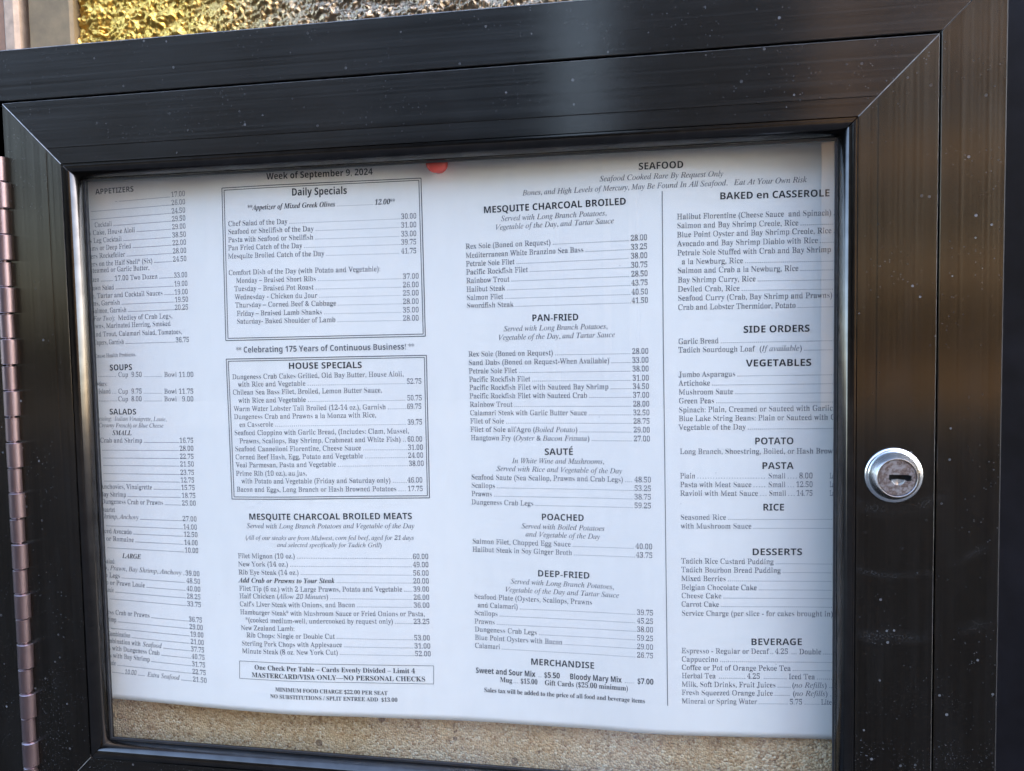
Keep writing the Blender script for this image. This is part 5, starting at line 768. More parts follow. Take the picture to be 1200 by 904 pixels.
(66,119,162,(166,116,166,110,158,106,153,96,113,-4,108,-4,83,73,52,-4,46,-4,6,99,2,106,-4,109,-4,116,52,116,52,109,45,108,43,103,43,99,62,47,79,88,73,104,71,107,62,110,62,116,120,116,120,109,113,107,110,103,125,53,144,103,141,108,133,110,133,116)),
(66,120,119,(116,116,116,110,105,105,95,95,74,69,109,14,113,8,119,6,119,0,58,0,58,6,66,7,69,11,65,22,51,43,36,23,32,13,34,7,44,6,44,0,2,0,2,6,13,11,23,21,46,51,16,98,9,106,2,109,2,116,63,116,63,110,55,108,52,104,68,77,83,96,87,104,85,108,75,110,75,116)),
(66,121,112,(112,116,112,109,107,108,100,99,60,-9,48,-36,42,-44,36,-49,28,-51,20,-52,11,-51,4,-47,-1,-40,-3,-31,-1,-25,2,-20,7,-16,19,-16,27,-23,29,-36,32,-37,37,-34,43,-28,48,-16,52,-2,14,93,6,107,-1,109,-2,116,60,116,60,109,51,108,48,102,69,44,86,90,89,102,85,108,76,109,76,116)),
(66,122,109,(102,116,102,108,47,9,72,11,83,16,91,26,97,40,103,40,100,0,5,0,5,5,62,107,36,106,27,101,21,93,16,81,10,81,12,116)),
(66,48,140,(112,164,121,148,125,138,131,103,130,64,121,31,117,23,105,9,90,0,70,-3,50,0,41,4,27,15,18,31,12,52,9,76,9,103,12,127,18,148,22,156,34,170,50,178,59,180,81,180,90,178,98,175),(82,160,70,165,59,160,52,145,48,121,48,73,52,34,59,19,70,14,82,19,88,34,91,58,91,121,88,145)),
(66,49,140,(95,180,95,23,97,18,101,14,128,13,128,0,24,0,24,13,50,14,54,17,57,22,57,155,40,136,33,131,25,129,19,130,15,134,12,140,11,147,37,159,67,180)),
(66,50,140,(114,164,118,157,122,140,119,123,115,114,105,99,89,82,33,28,98,29,104,32,109,37,114,53,128,53,127,0,9,0,9,26,53,71,70,91,81,114,84,138,83,151,79,159,73,164,65,166,54,163,47,155,45,149,42,123,29,124,19,128,12,136,10,147,11,156,16,164,24,171,34,176,48,180,65,181,89,178,99,175)),
(66,51,140,(113,165,121,149,122,140,119,125,116,118,105,107,84,95,104,89,113,83,121,75,127,65,128,52,127,37,123,26,116,17,107,9,86,0,52,-2,36,0,20,7,13,13,8,20,7,28,9,36,13,42,20,46,28,47,30,33,37,23,47,17,59,15,67,16,81,23,86,30,89,39,90,52,87,65,80,75,74,79,60,84,36,85,36,100,52,100,66,103,76,110,82,122,84,137,82,149,79,158,72,164,63,166,55,164,49,160,43,146,42,127,28,128,18,132,11,139,9,149,13,162,23,172,31,176,51,180,64,181,88,178,107,170)),
(66,52,140,(109,179,109,63,135,63,135,47,109,47,109,31,111,22,115,16,122,14,133,13,133,0,45,0,45,13,60,14,67,16,71,22,73,47,3,47,3,62,74,179),(74,155,59,126,21,63,73,63)),
(66,53,140,(118,179,119,133,105,133,99,149,96,150,39,151,35,105,62,109,76,108,89,105,109,95,117,88,122,78,125,68,127,55,125,40,121,28,114,18,105,10,84,1,73,-2,52,-2,37,0,22,7,15,13,11,20,10,28,11,35,16,41,22,44,30,45,33,31,41,20,48,16,65,16,73,19,79,24,84,31,87,41,88,55,86,71,79,83,69,90,46,92,27,88,15,92,23,179)),
(66,54,140,(122,167,127,154,125,146,120,140,111,135,97,134,95,149,91,161,86,165,80,166,67,162,57,149,53,140,50,128,47,100,60,107,81,110,101,106,117,96,128,80,130,69,130,45,123,23,116,14,108,7,98,2,87,-1,73,-3,56,0,48,3,34,12,23,26,16,45,13,56,11,83,12,103,16,121,21,138,29,152,39,164,51,173,66,179,83,181,97,180,108,177,117,173),(89,85,81,92,72,94,57,90,47,82,49,51,55,30,63,18,74,14,83,16,89,24,93,37,94,65)),
(66,55,140,(132,179,132,166,62,0,41,0,108,151,42,151,32,148,28,139,26,126,11,126,12,179)),
(66,56,140,(111,169,121,155,124,146,125,137,122,124,115,114,91,97,117,80,123,74,130,62,132,47,131,36,128,26,123,18,115,11,95,1,83,-2,58,-2,34,4,22,12,14,21,9,33,8,46,10,60,18,72,29,82,44,90,26,105,15,122,13,136,15,147,19,158,26,167,37,175,61,181,84,180,94,178),(83,162,77,165,70,167,61,164,54,159,50,150,49,139,50,127,56,118,76,105,83,111,89,118,92,127,93,138,90,152),(89,63,78,72,61,80,53,74,47,66,43,57,41,45,43,31,49,21,58,14,70,12,81,14,90,21,96,31,98,43,95,54)),
(66,57,140,(105,167,111,161,120,145,124,135,128,111,127,77,125,58,119,41,112,27,102,14,82,2,57,-3,43,-1,33,2,25,6,20,12,17,19,16,26,19,35,28,40,32,30,39,21,47,15,58,13,72,18,83,31,90,54,93,86,79,74,69,70,58,69,38,72,23,82,16,89,10,109,9,129,16,152,24,164,35,173,57,181,83,179,98,172),(78,161,68,164,58,162,51,154,48,148,45,132,46,107,51,96,58,89,69,87,77,88,84,91,93,104,89,142,86,150)),
(66,36,136,(118,149,100,159,80,164,80,173,60,173,60,164,40,158,26,148,16,135,13,118,16,105,24,93,39,82,60,74,60,20,34,29,13,46,13,15,36,4,60,-2,60,-30,80,-30,80,-2,100,4,114,15,123,29,126,44,122,60,114,74,99,85,80,92,80,142,100,134,118,122),(60,142,60,99,43,108,39,114,38,121,39,129,44,135,51,139),(97,55,100,49,102,42,100,34,96,28,89,24,80,21,80,66)),
(66,40,81,(78,174,65,174,44,149,29,120,19,90,16,58,19,26,29,-4,44,-33,65,-58,78,-58,62,-32,51,-5,44,25,42,58,44,91,51,121,62,148)),
(66,41,81,(16,174,3,174,19,148,30,121,37,91,39,58,37,25,30,-5,19,-32,3,-58,16,-58,36,-33,52,-4,61,26,65,58,61,90,52,120,36,149)),
(66,47,70,(69,173,51,173,2,-2,20,-2)),
(66,8211,125,(127,71,-2,71,-2,55,127,55)),
(66,8212,250,(252,71,-2,71,-2,55,252,55)),
(66,46,55,(38,23,27,28,17,23,12,13,17,2,27,-2,38,2,42,13)),
(66,45,81,(71,67,10,67,10,44,71,44)),
(83,90,145,(137,179,137,154,51,31,139,31,139,0,6,0,6,25,92,147,8,147,8,179)),
(83,86,163,(163,179,102,0,61,0,0,179,38,179,73,68,81,33,91,72,124,179)),
(83,65,173,(109,179,173,0,132,0,119,43,54,43,41,0,0,0,63,179),(86,152,63,74,110,74)),
(83,66,168,(140,163,146,155,149,145,150,133,148,119,143,108,134,99,123,95,123,94,139,87,146,82,151,74,154,64,154,40,150,30,145,21,137,14,128,8,104,1,23,0,23,179,78,179,109,176,132,169),(104,143,94,146,60,148,60,108,96,109,105,113,110,119,112,128,110,137),(109,72,99,76,60,78,60,31,99,33,109,38,114,46,116,56,114,65)),
(83,67,159,(151,169,138,138,118,146,98,150,88,148,79,145,71,140,60,124,54,102,54,89,56,63,59,53,70,38,78,33,87,30,98,29,120,32,144,39,144,7,121,0,95,-3,70,0,49,9,41,15,28,31,23,41,17,63,15,89,17,114,24,137,30,147,44,163,53,169,73,178,85,180,112,180,125,178)),
(83,68,185,(145,156,159,139,164,129,170,105,169,70,164,51,156,36,145,23,131,13,114,6,95,1,73,0,23,0,23,179,79,179,105,176,127,169),(118,134,111,140,92,147,60,148,60,31,77,31,100,35,118,46,128,64,131,90,128,116,124,126)),
(83,69,140,(125,179,125,148,60,148,60,108,121,108,121,77,60,77,60,31,125,31,125,0,23,0,23,179)),
(83,70,137,(125,179,125,148,60,148,60,102,120,102,120,71,60,71,60,0,23,0,23,179)),
(83,71,181,(161,170,148,140,130,147,108,150,92,148,79,142,68,133,60,121,55,106,54,89,55,72,58,58,64,46,73,37,85,31,100,29,114,30,124,32,124,69,90,69,90,100,161,100,161,8,132,0,98,-3,79,-1,62,3,48,11,36,21,27,34,20,50,16,68,15,90,17,116,21,127,31,148,47,164,57,170,80,178,93,180,122,180,136,178)),
(83,72,191,(169,179,169,0,131,0,131,77,60,77,60,0,23,0,23,179,60,179,60,109,131,109,131,179)),
(83,73,97,(89,179,89,157,68,147,68,32,89,22,89,0,8,0,8,22,30,32,30,147,8,157,8,179)),
(83,76,141,(60,179,60,31,133,31,133,0,23,0,23,179)),
(83,77,236,(213,179,213,0,178,0,180,140,133,0,98,0,55,140,56,0,23,0,23,179,74,179,116,42,162,179)),
(83,78,203,(181,179,181,0,133,0,55,135,56,0,23,0,23,179,70,179,148,45,147,179)),
(83,79,199,(164,156,170,148,179,127,184,103,185,90,184,76,179,52,170,31,164,23,148,9,137,4,113,-2,86,-2,73,0,62,4,43,15,29,31,24,41,20,52,15,76,15,103,20,127,29,148,35,156,52,170,62,175,86,181,100,181,126,178,137,175,148,170),(128,141,120,146,111,149,89,149,79,146,71,141,60,125,55,103,55,76,57,64,65,45,71,38,79,33,88,30,100,29,111,30,120,33,128,38,139,54,144,76,144,103,139,125)),
(83,80,157,(130,164,137,155,142,146,146,123,144,108,135,87,125,76,109,68,89,64,60,64,60,0,23,0,23,179,96,178,109,175,121,170),(100,141,91,146,60,148,60,95,87,96,98,101,105,109,108,122,106,133)),
(83,81,199,(164,156,175,138,182,115,185,90,182,62,174,38,168,27,160,19,141,6,184,-43,135,-43,102,-3,86,-2,62,4,52,9,35,23,24,41,17,64,15,90,17,116,24,138,35,156,52,170,73,178,100,181,126,178,148,170),(128,141,120,146,111,149,89,149,79,146,71,141,60,125,55,103,55,76,57,64,65,45,71,38,79,33,88,30,100,29,111,30,120,33,128,38,139,54,144,76,144,103,139,125)),
(83,82,165,(136,158,141,149,145,138,145,114,141,104,136,95,129,88,113,78,165,0,123,0,81,69,60,69,60,0,23,0,23,179,75,179,106,175,118,171,128,165),(99,142,88,146,60,148,60,99,89,101,99,106,105,113,108,124,105,135)),
(83,83,138,(127,169,115,139,93,147,73,150,63,148,56,145,52,139,51,132,53,123,59,117,108,90,116,82,123,73,126,62,128,50,127,38,123,28,118,19,111,12,101,5,77,-2,48,-2,35,0,12,8,12,44,38,33,51,30,65,29,77,30,85,34,89,40,91,48,88,57,81,64,43,84,29,94,23,101,15,119,14,130,15,142,18,152,23,160,30,168,39,173,61,180,88,180,101,178)),
(83,84,145,(140,179,140,147,91,147,91,0,54,0,54,147,5,147,5,179)),
(83,85,189,(168,179,167,54,163,37,155,23,143,11,135,6,126,2,106,-2,77,-1,62,2,50,8,40,16,32,25,26,37,22,49,21,179,59,179,59,69,61,51,68,38,79,32,95,29,111,32,122,39,128,52,130,70,130,179)),
(83,87,242,(242,179,196,0,153,0,129,94,121,136,113,94,89,0,46,0,0,179,37,179,62,75,69,34,77,79,103,179,139,179,166,73,173,34,182,81,205,179)),
(83,89,156,(156,179,97,70,97,0,59,0,59,68,0,179,41,179,78,105,115,179)),
(83,75,166,(166,179,103,100,166,0,123,0,76,75,60,64,60,0,23,0,23,179,60,179,60,97,124,179)),
(83,97,151,(118,127,124,121,129,112,131,102,132,0,106,0,99,19,80,3,68,-1,44,-2,36,0,23,8,14,22,11,41,11,51,14,60,19,67,26,73,45,81,57,83,95,85,94,100,90,107,83,111,74,112,55,109,36,102,23,127,48,136,76,139,100,136),(95,63,65,61,56,56,51,49,49,41,50,33,54,28,67,25,78,27,87,32,93,40)),
(83,98,158,(125,129,133,121,139,111,143,99,146,85,146,52,143,38,139,26,133,16,125,8,116,2,106,-1,95,-3,81,-1,71,3,57,15,54,15,48,0,20,0,20,190,57,190,55,119,72,133,82,138,96,139,106,138,116,135),(102,99,94,107,84,109,71,107,63,100,59,89,57,59,63,38,71,30,84,28,94,30,102,38,105,44,109,60,109,78,105,93)),
(83,99,129,(121,130,110,101,93,107,78,109,66,106,57,99,51,86,49,68,51,50,54,43,57,38,66,30,78,28,89,29,99,31,117,40,117,8,99,0,75,-3,61,-1,48,2,37,7,28,14,21,24,15,36,12,51,11,68,13,90,16,100,24,116,30,122,43,132,69,139,91,138,103,136)),
(83,100,158,(139,190,139,0,110,0,103,18,87,3,76,-1,63,-3,52,-1,42,2,33,8,26,15,19,25,15,37,12,52,12,84,15,99,19,111,26,121,34,129,43,135,53,138,64,139,77,138,88,133,104,119,102,146,102,190),(98,98,89,106,75,109,64,106,56,98,53,92,49,77,51,50,56,37,64,30,76,27,89,30,98,36,102,48,104,64,102,85)),
(83,101,148,(121,123,128,114,133,103,136,91,137,59,49,59,52,45,58,34,69,28,83,25,96,26,107,28,129,36,129,7,108,0,81,-3,53,2,38,9,31,15,20,28,16,36,12,56,13,89,16,99,24,115,29,121,42,131,58,137,66,139,89,138,101,135,112,130),(96,104,88,110,76,113,66,111,58,106,52,97,50,84,102,84,100,95)),
(83,102,97,(108,186,99,158,78,162,71,161,66,157,64,152,63,137,95,137,95,109,63,109,63,0,26,0,26,109,5,109,5,127,26,137,27,162,31,174,39,182,48,187,60,190,74,191,94,190)),
(83,103,158,(139,137,139,0,138,-14,134,-26,129,-36,122,-45,112,-51,100,-56,86,-59,71,-60,44,-58,20,-52,20,-22,45,-30,73,-33,85,-31,94,-25,100,-15,103,18,94,8,85,2,74,-1,63,-3,51,-1,41,2,32,8,25,16,19,26,15,38,11,68,15,98,19,110,25,120,33,128,42,134,52,138,64,139,76,138,86,134,95,128,103,119,107,137),(97,99,88,106,76,109,64,106,56,98,51,86,49,68,51,50,56,37,64,29,76,27,88,29,97,35,102,46,104,63,102,87)),
(83,104,164,(132,127,138,120,142,112,145,101,146,0,108,0,108,80,107,93,103,102,96,107,86,109,72,106,63,98,60,91,57,74,57,0,20,0,20,190,57,190,55,119,57,119,64,128,74,134,85,138,107,138,125,132)),
(83,105,76,(53,186,57,181,59,172,57,163,53,158,38,154,30,155,24,158,19,163,18,172,19,181,24,186,38,190),(57,137,57,0,20,0,20,137)),
(83,106,76,(53,186,57,181,59,172,57,163,53,158,38,154,30,155,24,158,19,163,18,172,19,181,24,186,38,190),(57,137,57,-15,56,-27,52,-38,46,-47,37,-54,24,-58,9,-60,-16,-57,-16,-28,2,-30,8,-29,14,-26,18,-20,20,-9,20,137)),
(83,107,155,(152,137,98,77,155,0,112,0,73,55,57,43,57,0,20,0,20,190,57,190,57,105,55,74,72,95,110,137)),
(83,108,76,(57,190,57,0,20,0,20,190)),
(83,109,246,(215,127,224,112,226,101,227,0,190,0,188,93,184,102,178,107,169,109,156,107,148,99,143,86,142,69,142,0,105,0,103,93,99,102,93,107,84,109,71,106,63,98,60,91,57,74,57,0,20,0,20,137,48,137,53,119,55,119,62,128,72,134,83,138,95,139,109,138,120,134,130,128,136,119,140,119,147,128,157,134,168,138,191,138,200,136)),
(83,110,164,(132,127,138,120,145,101,146,0,108,0,108,80,107,93,103,102,96,107,86,109,72,106,63,98,60,91,57,74,57,0,20,0,20,137,48,137,53,119,55,119,63,128,73,134,85,138,107,138,117,136)),
(83,111,155,(125,121,135,107,139,99,143,79,144,69,142,52,139,38,133,26,126,16,116,8,105,2,92,-1,77,-3,51,2,36,10,30,16,20,30,16,38,12,58,12,85,16,99,21,111,29,121,39,129,50,134,63,138,78,139,104,134,119,126),(99,99,90,106,77,109,65,106,56,99,53,93,50,78,51,51,56,38,65,30,78,28,90,30,99,38,102,44,105,59,105,78,102,93)),
(83,112,158,(125,129,133,121,139,111,143,99,146,85,146,52,143,38,139,26,132,16,124,8,115,2,105,-1,95,-3,81,-1,71,3,57,15,55,15,57,-5,57,-60,20,-60,20,137,50,137,55,119,57,119,72,133,82,138,96,139,106,138,116,135),(103,99,95,107,84,109,71,107,63,100,59,89,57,59,63,38,71,30,84,28,95,30,103,38,107,51,109,69,107,87)),
(83,113,158,(139,137,139,-60,102,-60,103,18,87,3,76,-1,63,-3,52,-1,42,2,33,8,26,15,19,25,15,37,12,52,12,84,15,99,19,111,26,121,34,129,42,135,52,138,64,139,77,138,88,133,104,119,107,137),(98,98,89,106,76,109,64,106,56,98,50,77,51,50,56,37,64,29,76,27,89,29,98,36,102,47,104,63,102,85)),
(83,114,114,(108,138,106,103,95,104,76,101,68,96,62,90,58,81,57,70,57,0,20,0,20,137,48,137,53,114,55,114,62,123,72,132,83,137,96,139)),
(83,115,124,(113,128,102,102,83,109,65,112,52,109,48,103,50,97,54,94,97,73,110,60,114,52,115,41,114,31,107,15,92,4,70,-2,43,-2,32,-1,12,6,12,36,35,28,58,25,73,28,77,32,78,37,76,43,73,46,28,69,20,75,15,82,12,90,11,101,15,118,20,124,34,134,43,137,65,139,90,137)),
(83,116,108,(99,137,99,109,61,109,61,43,62,36,65,31,70,28,89,29,101,32,101,4,86,-1,66,-3,44,2,36,7,29,15,25,27,24,43,24,109,6,109,6,124,26,137,37,166,61,166,61,137)),
(83,117,164,(145,137,145,0,116,0,111,18,109,18,102,8,91,2,80,-1,57,-2,39,4,32,9,26,16,20,35,19,137,56,137,56,57,57,44,61,35,68,29,78,27,92,30,101,39,104,45,107,62,108,137)),
(83,118,142,(142,137,90,0,52,0,0,137,39,137,65,59,71,31,77,59,103,137)),
(83,119,214,(212,137,172,0,132,0,107,108,81,0,41,0,3,137,40,137,55,76,63,31,69,68,87,137,128,137,145,66,150,31,159,76,175,137)),
(83,120,145,(141,137,97,70,143,0,101,0,72,47,44,0,1,0,48,70,4,137,46,137,72,93,99,137)),
(83,121,142,(142,137,85,-18,75,-36,62,-49,46,-57,28,-60,9,-58,9,-29,23,-30,34,-28,42,-23,48,-15,54,1,0,137,41,137,67,60,71,36,77,60,102,137)),
(83,122,122,(112,137,112,112,51,29,115,29,115,0,7,0,7,22,70,108,11,108,11,137)),
(83,201,140,(125,179,125,148,60,148,60,108,121,108,121,77,60,77,60,31,125,31,125,0,23,0,23,179),(125,238,85,198,55,198,85,238)),
(83,48,143,(110,168,119,157,125,144,130,128,133,110,134,89,132,63,124,30,114,15,108,9,92,0,71,-3,56,-1,43,4,33,11,24,22,17,35,13,51,10,69,9,103,12,128,18,148,23,157,35,170,42,175,60,181,86,180,99,175),(83,147,71,151,59,147,52,135,48,116,47,75,52,43,59,32,71,28,83,32,91,43,95,62,96,89,95,116,91,135)),
(83,49,143,(103,179,103,0,66,0,67,139,33,110,15,133,72,179)),
(83,50,143,(115,167,123,157,128,146,130,133,128,119,124,106,107,82,57,34,57,32,135,32,135,0,10,0,10,26,77,95,89,112,92,128,91,138,86,144,79,148,71,150,60,148,51,145,30,131,10,156,35,173,58,180,73,181,90,179,103,175)),
(83,51,143,(119,164,124,156,127,148,128,139,125,122,121,115,111,104,89,94,108,89,116,85,127,75,130,68,133,52,131,37,125,24,121,18,109,9,93,2,84,-1,47,-2,34,0,10,7,10,39,34,31,46,28,57,28,74,29,85,35,91,43,94,54,90,67,85,71,77,75,65,77,37,77,37,106,65,107,76,109,83,113,88,118,91,130,89,139,85,145,77,149,65,151,53,149,43,146,27,138,10,164,34,176,50,180,68,181,93,178,112,170)),
(83,52,143,(117,179,117,66,139,66,139,37,117,37,117,0,81,0,81,37,4,37,4,63,83,179),(82,135,38,66,81,66)),
(83,53,143,(119,179,119,147,56,147,52,112,67,114,90,112,104,108,115,100,124,90,130,76,132,60,130,46,127,34,121,23,114,14,103,7,91,2,77,-1,60,-3,34,0,12,7,12,40,35,32,47,29,59,28,74,30,85,35,91,44,94,57,91,68,85,77,73,82,58,84,31,80,16,88,23,179)),
(83,54,143,(122,179,122,149,112,150,90,151,73,147,66,144,56,136,49,124,45,111,44,95,59,110,70,115,84,116,95,115,114,108,127,93,131,83,135,60,134,46,131,34,126,23,118,14,109,7,99,2,87,-1,74,-3,49,2,34,11,22,24,14,41,11,51,9,76,11,106,19,135,26,147,35,158,46,168,60,175,88,180),(92,80,85,85,74,87,66,86,60,83,50,74,46,62,47,54,53,39,58,33,65,29,73,28,83,30,91,35,97,45,98,59,97,71)),
(83,55,143,(135,179,135,155,67,0,28,0,95,147,7,147,7,179)),
(83,56,143,(121,162,127,151,128,138,126,123,119,111,109,102,97,94,115,83,122,75,129,67,133,57,134,46,132,32,126,21,117,11,104,4,89,-1,57,-2,34,5,18,17,13,25,10,35,9,54,14,69,24,80,43,93,32,102,23,111,16,123,14,138,16,151,22,162,32,170,43,176,57,180,72,181,86,180,100,176,112,170),(87,149,80,152,71,153,63,152,56,149,51,143,50,135,51,127,56,120,72,110,87,120,91,126,93,135,91,143),(95,59,85,68,70,78,51,65,46,57,44,48,45,39,51,32,59,27,71,25,83,27,92,31,97,38,99,47)),
(83,57,143,(115,162,125,146,129,137,132,127,134,102,132,72,129,57,124,43,117,31,103,15,82,3,55,-2,21,-1,21,30,52,27,70,31,76,34,87,43,94,54,97,67,99,83,84,68,73,63,58,62,38,66,22,77,16,85,11,95,8,119,9,132,12,144,17,155,24,164,33,171,44,176,55,179,69,181,94,176,109,167),(85,145,78,149,70,150,60,148,52,143,46,133,45,119,46,107,51,99,58,93,69,91,77,92,83,95,93,104,97,116,96,124,90,139)),
(83,44,55,(39,24,34,29,26,31,16,27,12,16,15,7,24,3,23,-12,15,-25,15,-30,28,-24,37,-15,42,-4,44,7,43,17)),
(83,45,81,(71,67,10,67,10,44,71,44)),
(83,36,136,(118,149,100,159,80,164,80,173,60,173,60,164,40,158,26,148,16,135,13,118,16,105,24,93,39,82,60,74,60,20,34,29,13,46,13,15,36,4,60,-2,60,-30,80,-30,80,-2,100,4,114,15,123,29,126,44,122,60,114,74,99,85,80,92,80,142,100,134,118,122),(60,142,60,99,43,108,39,114,38,121,39,129,44,135,51,139),(97,55,100,49,102,42,100,34,96,28,89,24,80,21,80,66)),
(83,46,55,(38,23,27,28,17,23,12,13,17,2,27,-2,38,2,42,13)),
(83,42,104,(101,153,93,157,84,153,59,132,54,135,61,167,60,177,53,182,45,177,44,167,51,135,46,132,21,154,12,158,4,154,4,145,12,139,44,128,44,123,12,112,4,107,4,98,12,94,20,98,46,120,50,117,44,84,45,74,52,70,60,75,60,84,54,117,59,119,84,98,93,93,101,97,100,106,92,112,61,123,61,128,92,139,100,144)),
(83,33,68,(40,170,34,173,28,170,23,164,21,152,20,136,21,109,28,66,30,54,34,50,38,54,40,66,47,121,47,152,44,164),(45,23,34,28,23,23,19,13,23,2,34,-2,45,2,49,13)),
)
# ------------------------------------------------------------------ lettering (printed on the sheet)
GL = {}
def within(p, L):
    c = False
    for i in range(len(L)):
        a, b = L[i - 1], L[i]
        if (a.y > p.y) != (b.y > p.y) and p.x < (b.x - a.x) * (p.y - a.y) / (b.y - a.y) + a.x: c = not c
    return c
for g in GLYPHS:                       # (style, character, advance, outline, outline, ...) in 1/250 em
    loops = [[Vector((L[i] / 250, L[i + 1] / 250, 0)) for i in range(0, len(L), 2)] for L in g[3:]]
    holes = [[j for j in range(len(loops)) if j != i and within(loops[i][0], loops[j])] for i in range(len(loops))]
    flat, tris = [], []
    for i, L in enumerate(loops):      # each island with its own holes
        if holes[i]: continue
        grp = [L] + [loops[k] for k in range(len(loops)) if i in holes[k]]
        b = len(flat); flat += [(v.x, v.y) for M_ in grp for v in M_]
        tris += [tuple(b + k for k in q) for q in tessellate_polygon(grp)]
    GL[chr(g[0]) + chr(g[1])] = (g[2] / 250, flat, tris)
MATI = {'R': 0, 'I': 0, 'J': 1, 'B': 1, 'S': 1, 'C': 0}
EM = {'R': .00375, 'I': .0036, 'J': .0037, 'B': .0034, 'S': .0044, 'C': .0041}
OFFY = .00013
class Sec:
    """one printed section of the menu; coordinates are read off at (ox, oy) with scale sc"""
    def __init__(s, ox, oy, sc): s.V, s.F, s.I = [], [], []; s.o = (ox, oy, sc)
    def px(s, u, v): return (s.o[0] + u / s.o[2], s.o[1] + v / s.o[2])
    def P(s, u, v): h = hit(*s.px(u, v)); return (h.x, h.z)
    def put(s, X, Z): s.V.append((X, surf(X, Z) - OFFY - mo.y, Z))
    def poly(s, pts, mi):
        b = len(s.V)
        for X, Z in pts: s.put(X, Z)
        s.F.append(tuple(range(b, b + len(pts)))); s.I.append(mi)
    def words(s, st, text, A, B, em=None):
        em = em or EM[st]; gs = 'S' if st == 'C' else st
        wd = 0
        for ch in text: wd += .27 if ch == ' ' else GL[gs + ch][0]
        L = math.hypot(B[0] - A[0], B[1] - A[1]); ux, uz = (B[0] - A[0]) / L, (B[1] - A[1]) / L
        k = L / wd; x = 0
        for ch in text:
            if ch == ' ': x += .27; continue
            a, W, T = GL[gs + ch]; b = len(s.V)
            for gx, gz in W:
                al, up = (x + gx) * k, gz * em
                s.put(A[0] + ux * al - uz * up, A[1] + uz * al + ux * up)
            for t_ in T: s.F.append((b + t_[0], b + t_[1], b + t_[2])); s.I.append(MATI[st])
            x += a
    def t(s, st, text, u0, v0, u1, v1, em=None): s.words(st, text, s.P(u0, v0), s.P(u1, v1), em)
    def dots(s, A, B, step=.00092, sz=.00034):
        L = math.hypot(B[0] - A[0], B[1] - A[1]); n = int(L / step)
        if n < 1: return
        ux, uz = (B[0] - A[0]) / L, (B[1] - A[1]) / L
        for i in range(n):
            x, z = A[0] + ux * step * (i + .5), A[1] + uz * step * (i + .5)
            s.poly([(x, z), (x + sz, z), (x + sz, z + sz), (x, z + sz)], 2)
    def row(s, segs, u0, v0, u1, v1, price=None, pu=None, step=.00092):
        """segs: [(style, text, from u, to u)]; the baseline runs (u0, v0) -> (u1, v1); a dot leader fills up to the price"""
        def at(u): return s.P(u, v0 + (v1 - v0) * (u - u0) / (u1 - u0))
        last = u0
        for q in segs:
            if q[1] is None: s.dots(at(q[2]), at(q[3]), step)
            else: s.words(q[0], q[1], at(q[2]), at(q[3]), q[4] if len(q) > 4 else None)
            last = q[3]
        if pu is not None:
            sc = s.o[2]
            s.dots(at(last + 1.2 * sc), at(pu - .3 * sc), step)
            if price: s.words('R', price, at(pu), at(u1))
    def rule(s, a, b, wd=.00028):
        A, B = s.P(*a), s.P(*b); n = max(2, int(math.hypot(B[0] - A[0], B[1] - A[1]) / .004))
        ux, uz = B[0] - A[0], B[1] - A[1]; L = math.hypot(ux, uz); nx_, nz_ = -uz / L * wd / 2, ux / L * wd / 2
        for i in range(n):
            f, g = i / n, (i + 1) / n
            s.poly([(A[0] + ux * f - nx_, A[1] + uz * f - nz_), (A[0] + ux * g - nx_, A[1] + uz * g - nz_), (A[0] + ux * g + nx_, A[1] + uz * g + nz_), (A[0] + ux * f + nx_, A[1] + uz * f + nz_)], 3)
    def frame(s, pts, wd=.00028):
        for i in range(4): s.rule(pts[i], pts[(i + 1) % 4], wd)
    def done(s, name, label=None, par=None):
        o = mesh_obj(name, s.V, s.F, [M_INK, M_INKB, M_INKL, M_RULE], par or menu, mi=s.I)
        if label: o['label'] = label
        return o
def inset(p, d):
    cx = sum(q[0] for q in p) / 4; cz = sum(q[1] for q in p) / 4
    return [(q[0] + (d if q[0] < cx else -d), q[1] + (d if q[1] < cz else -d)) for q in p]

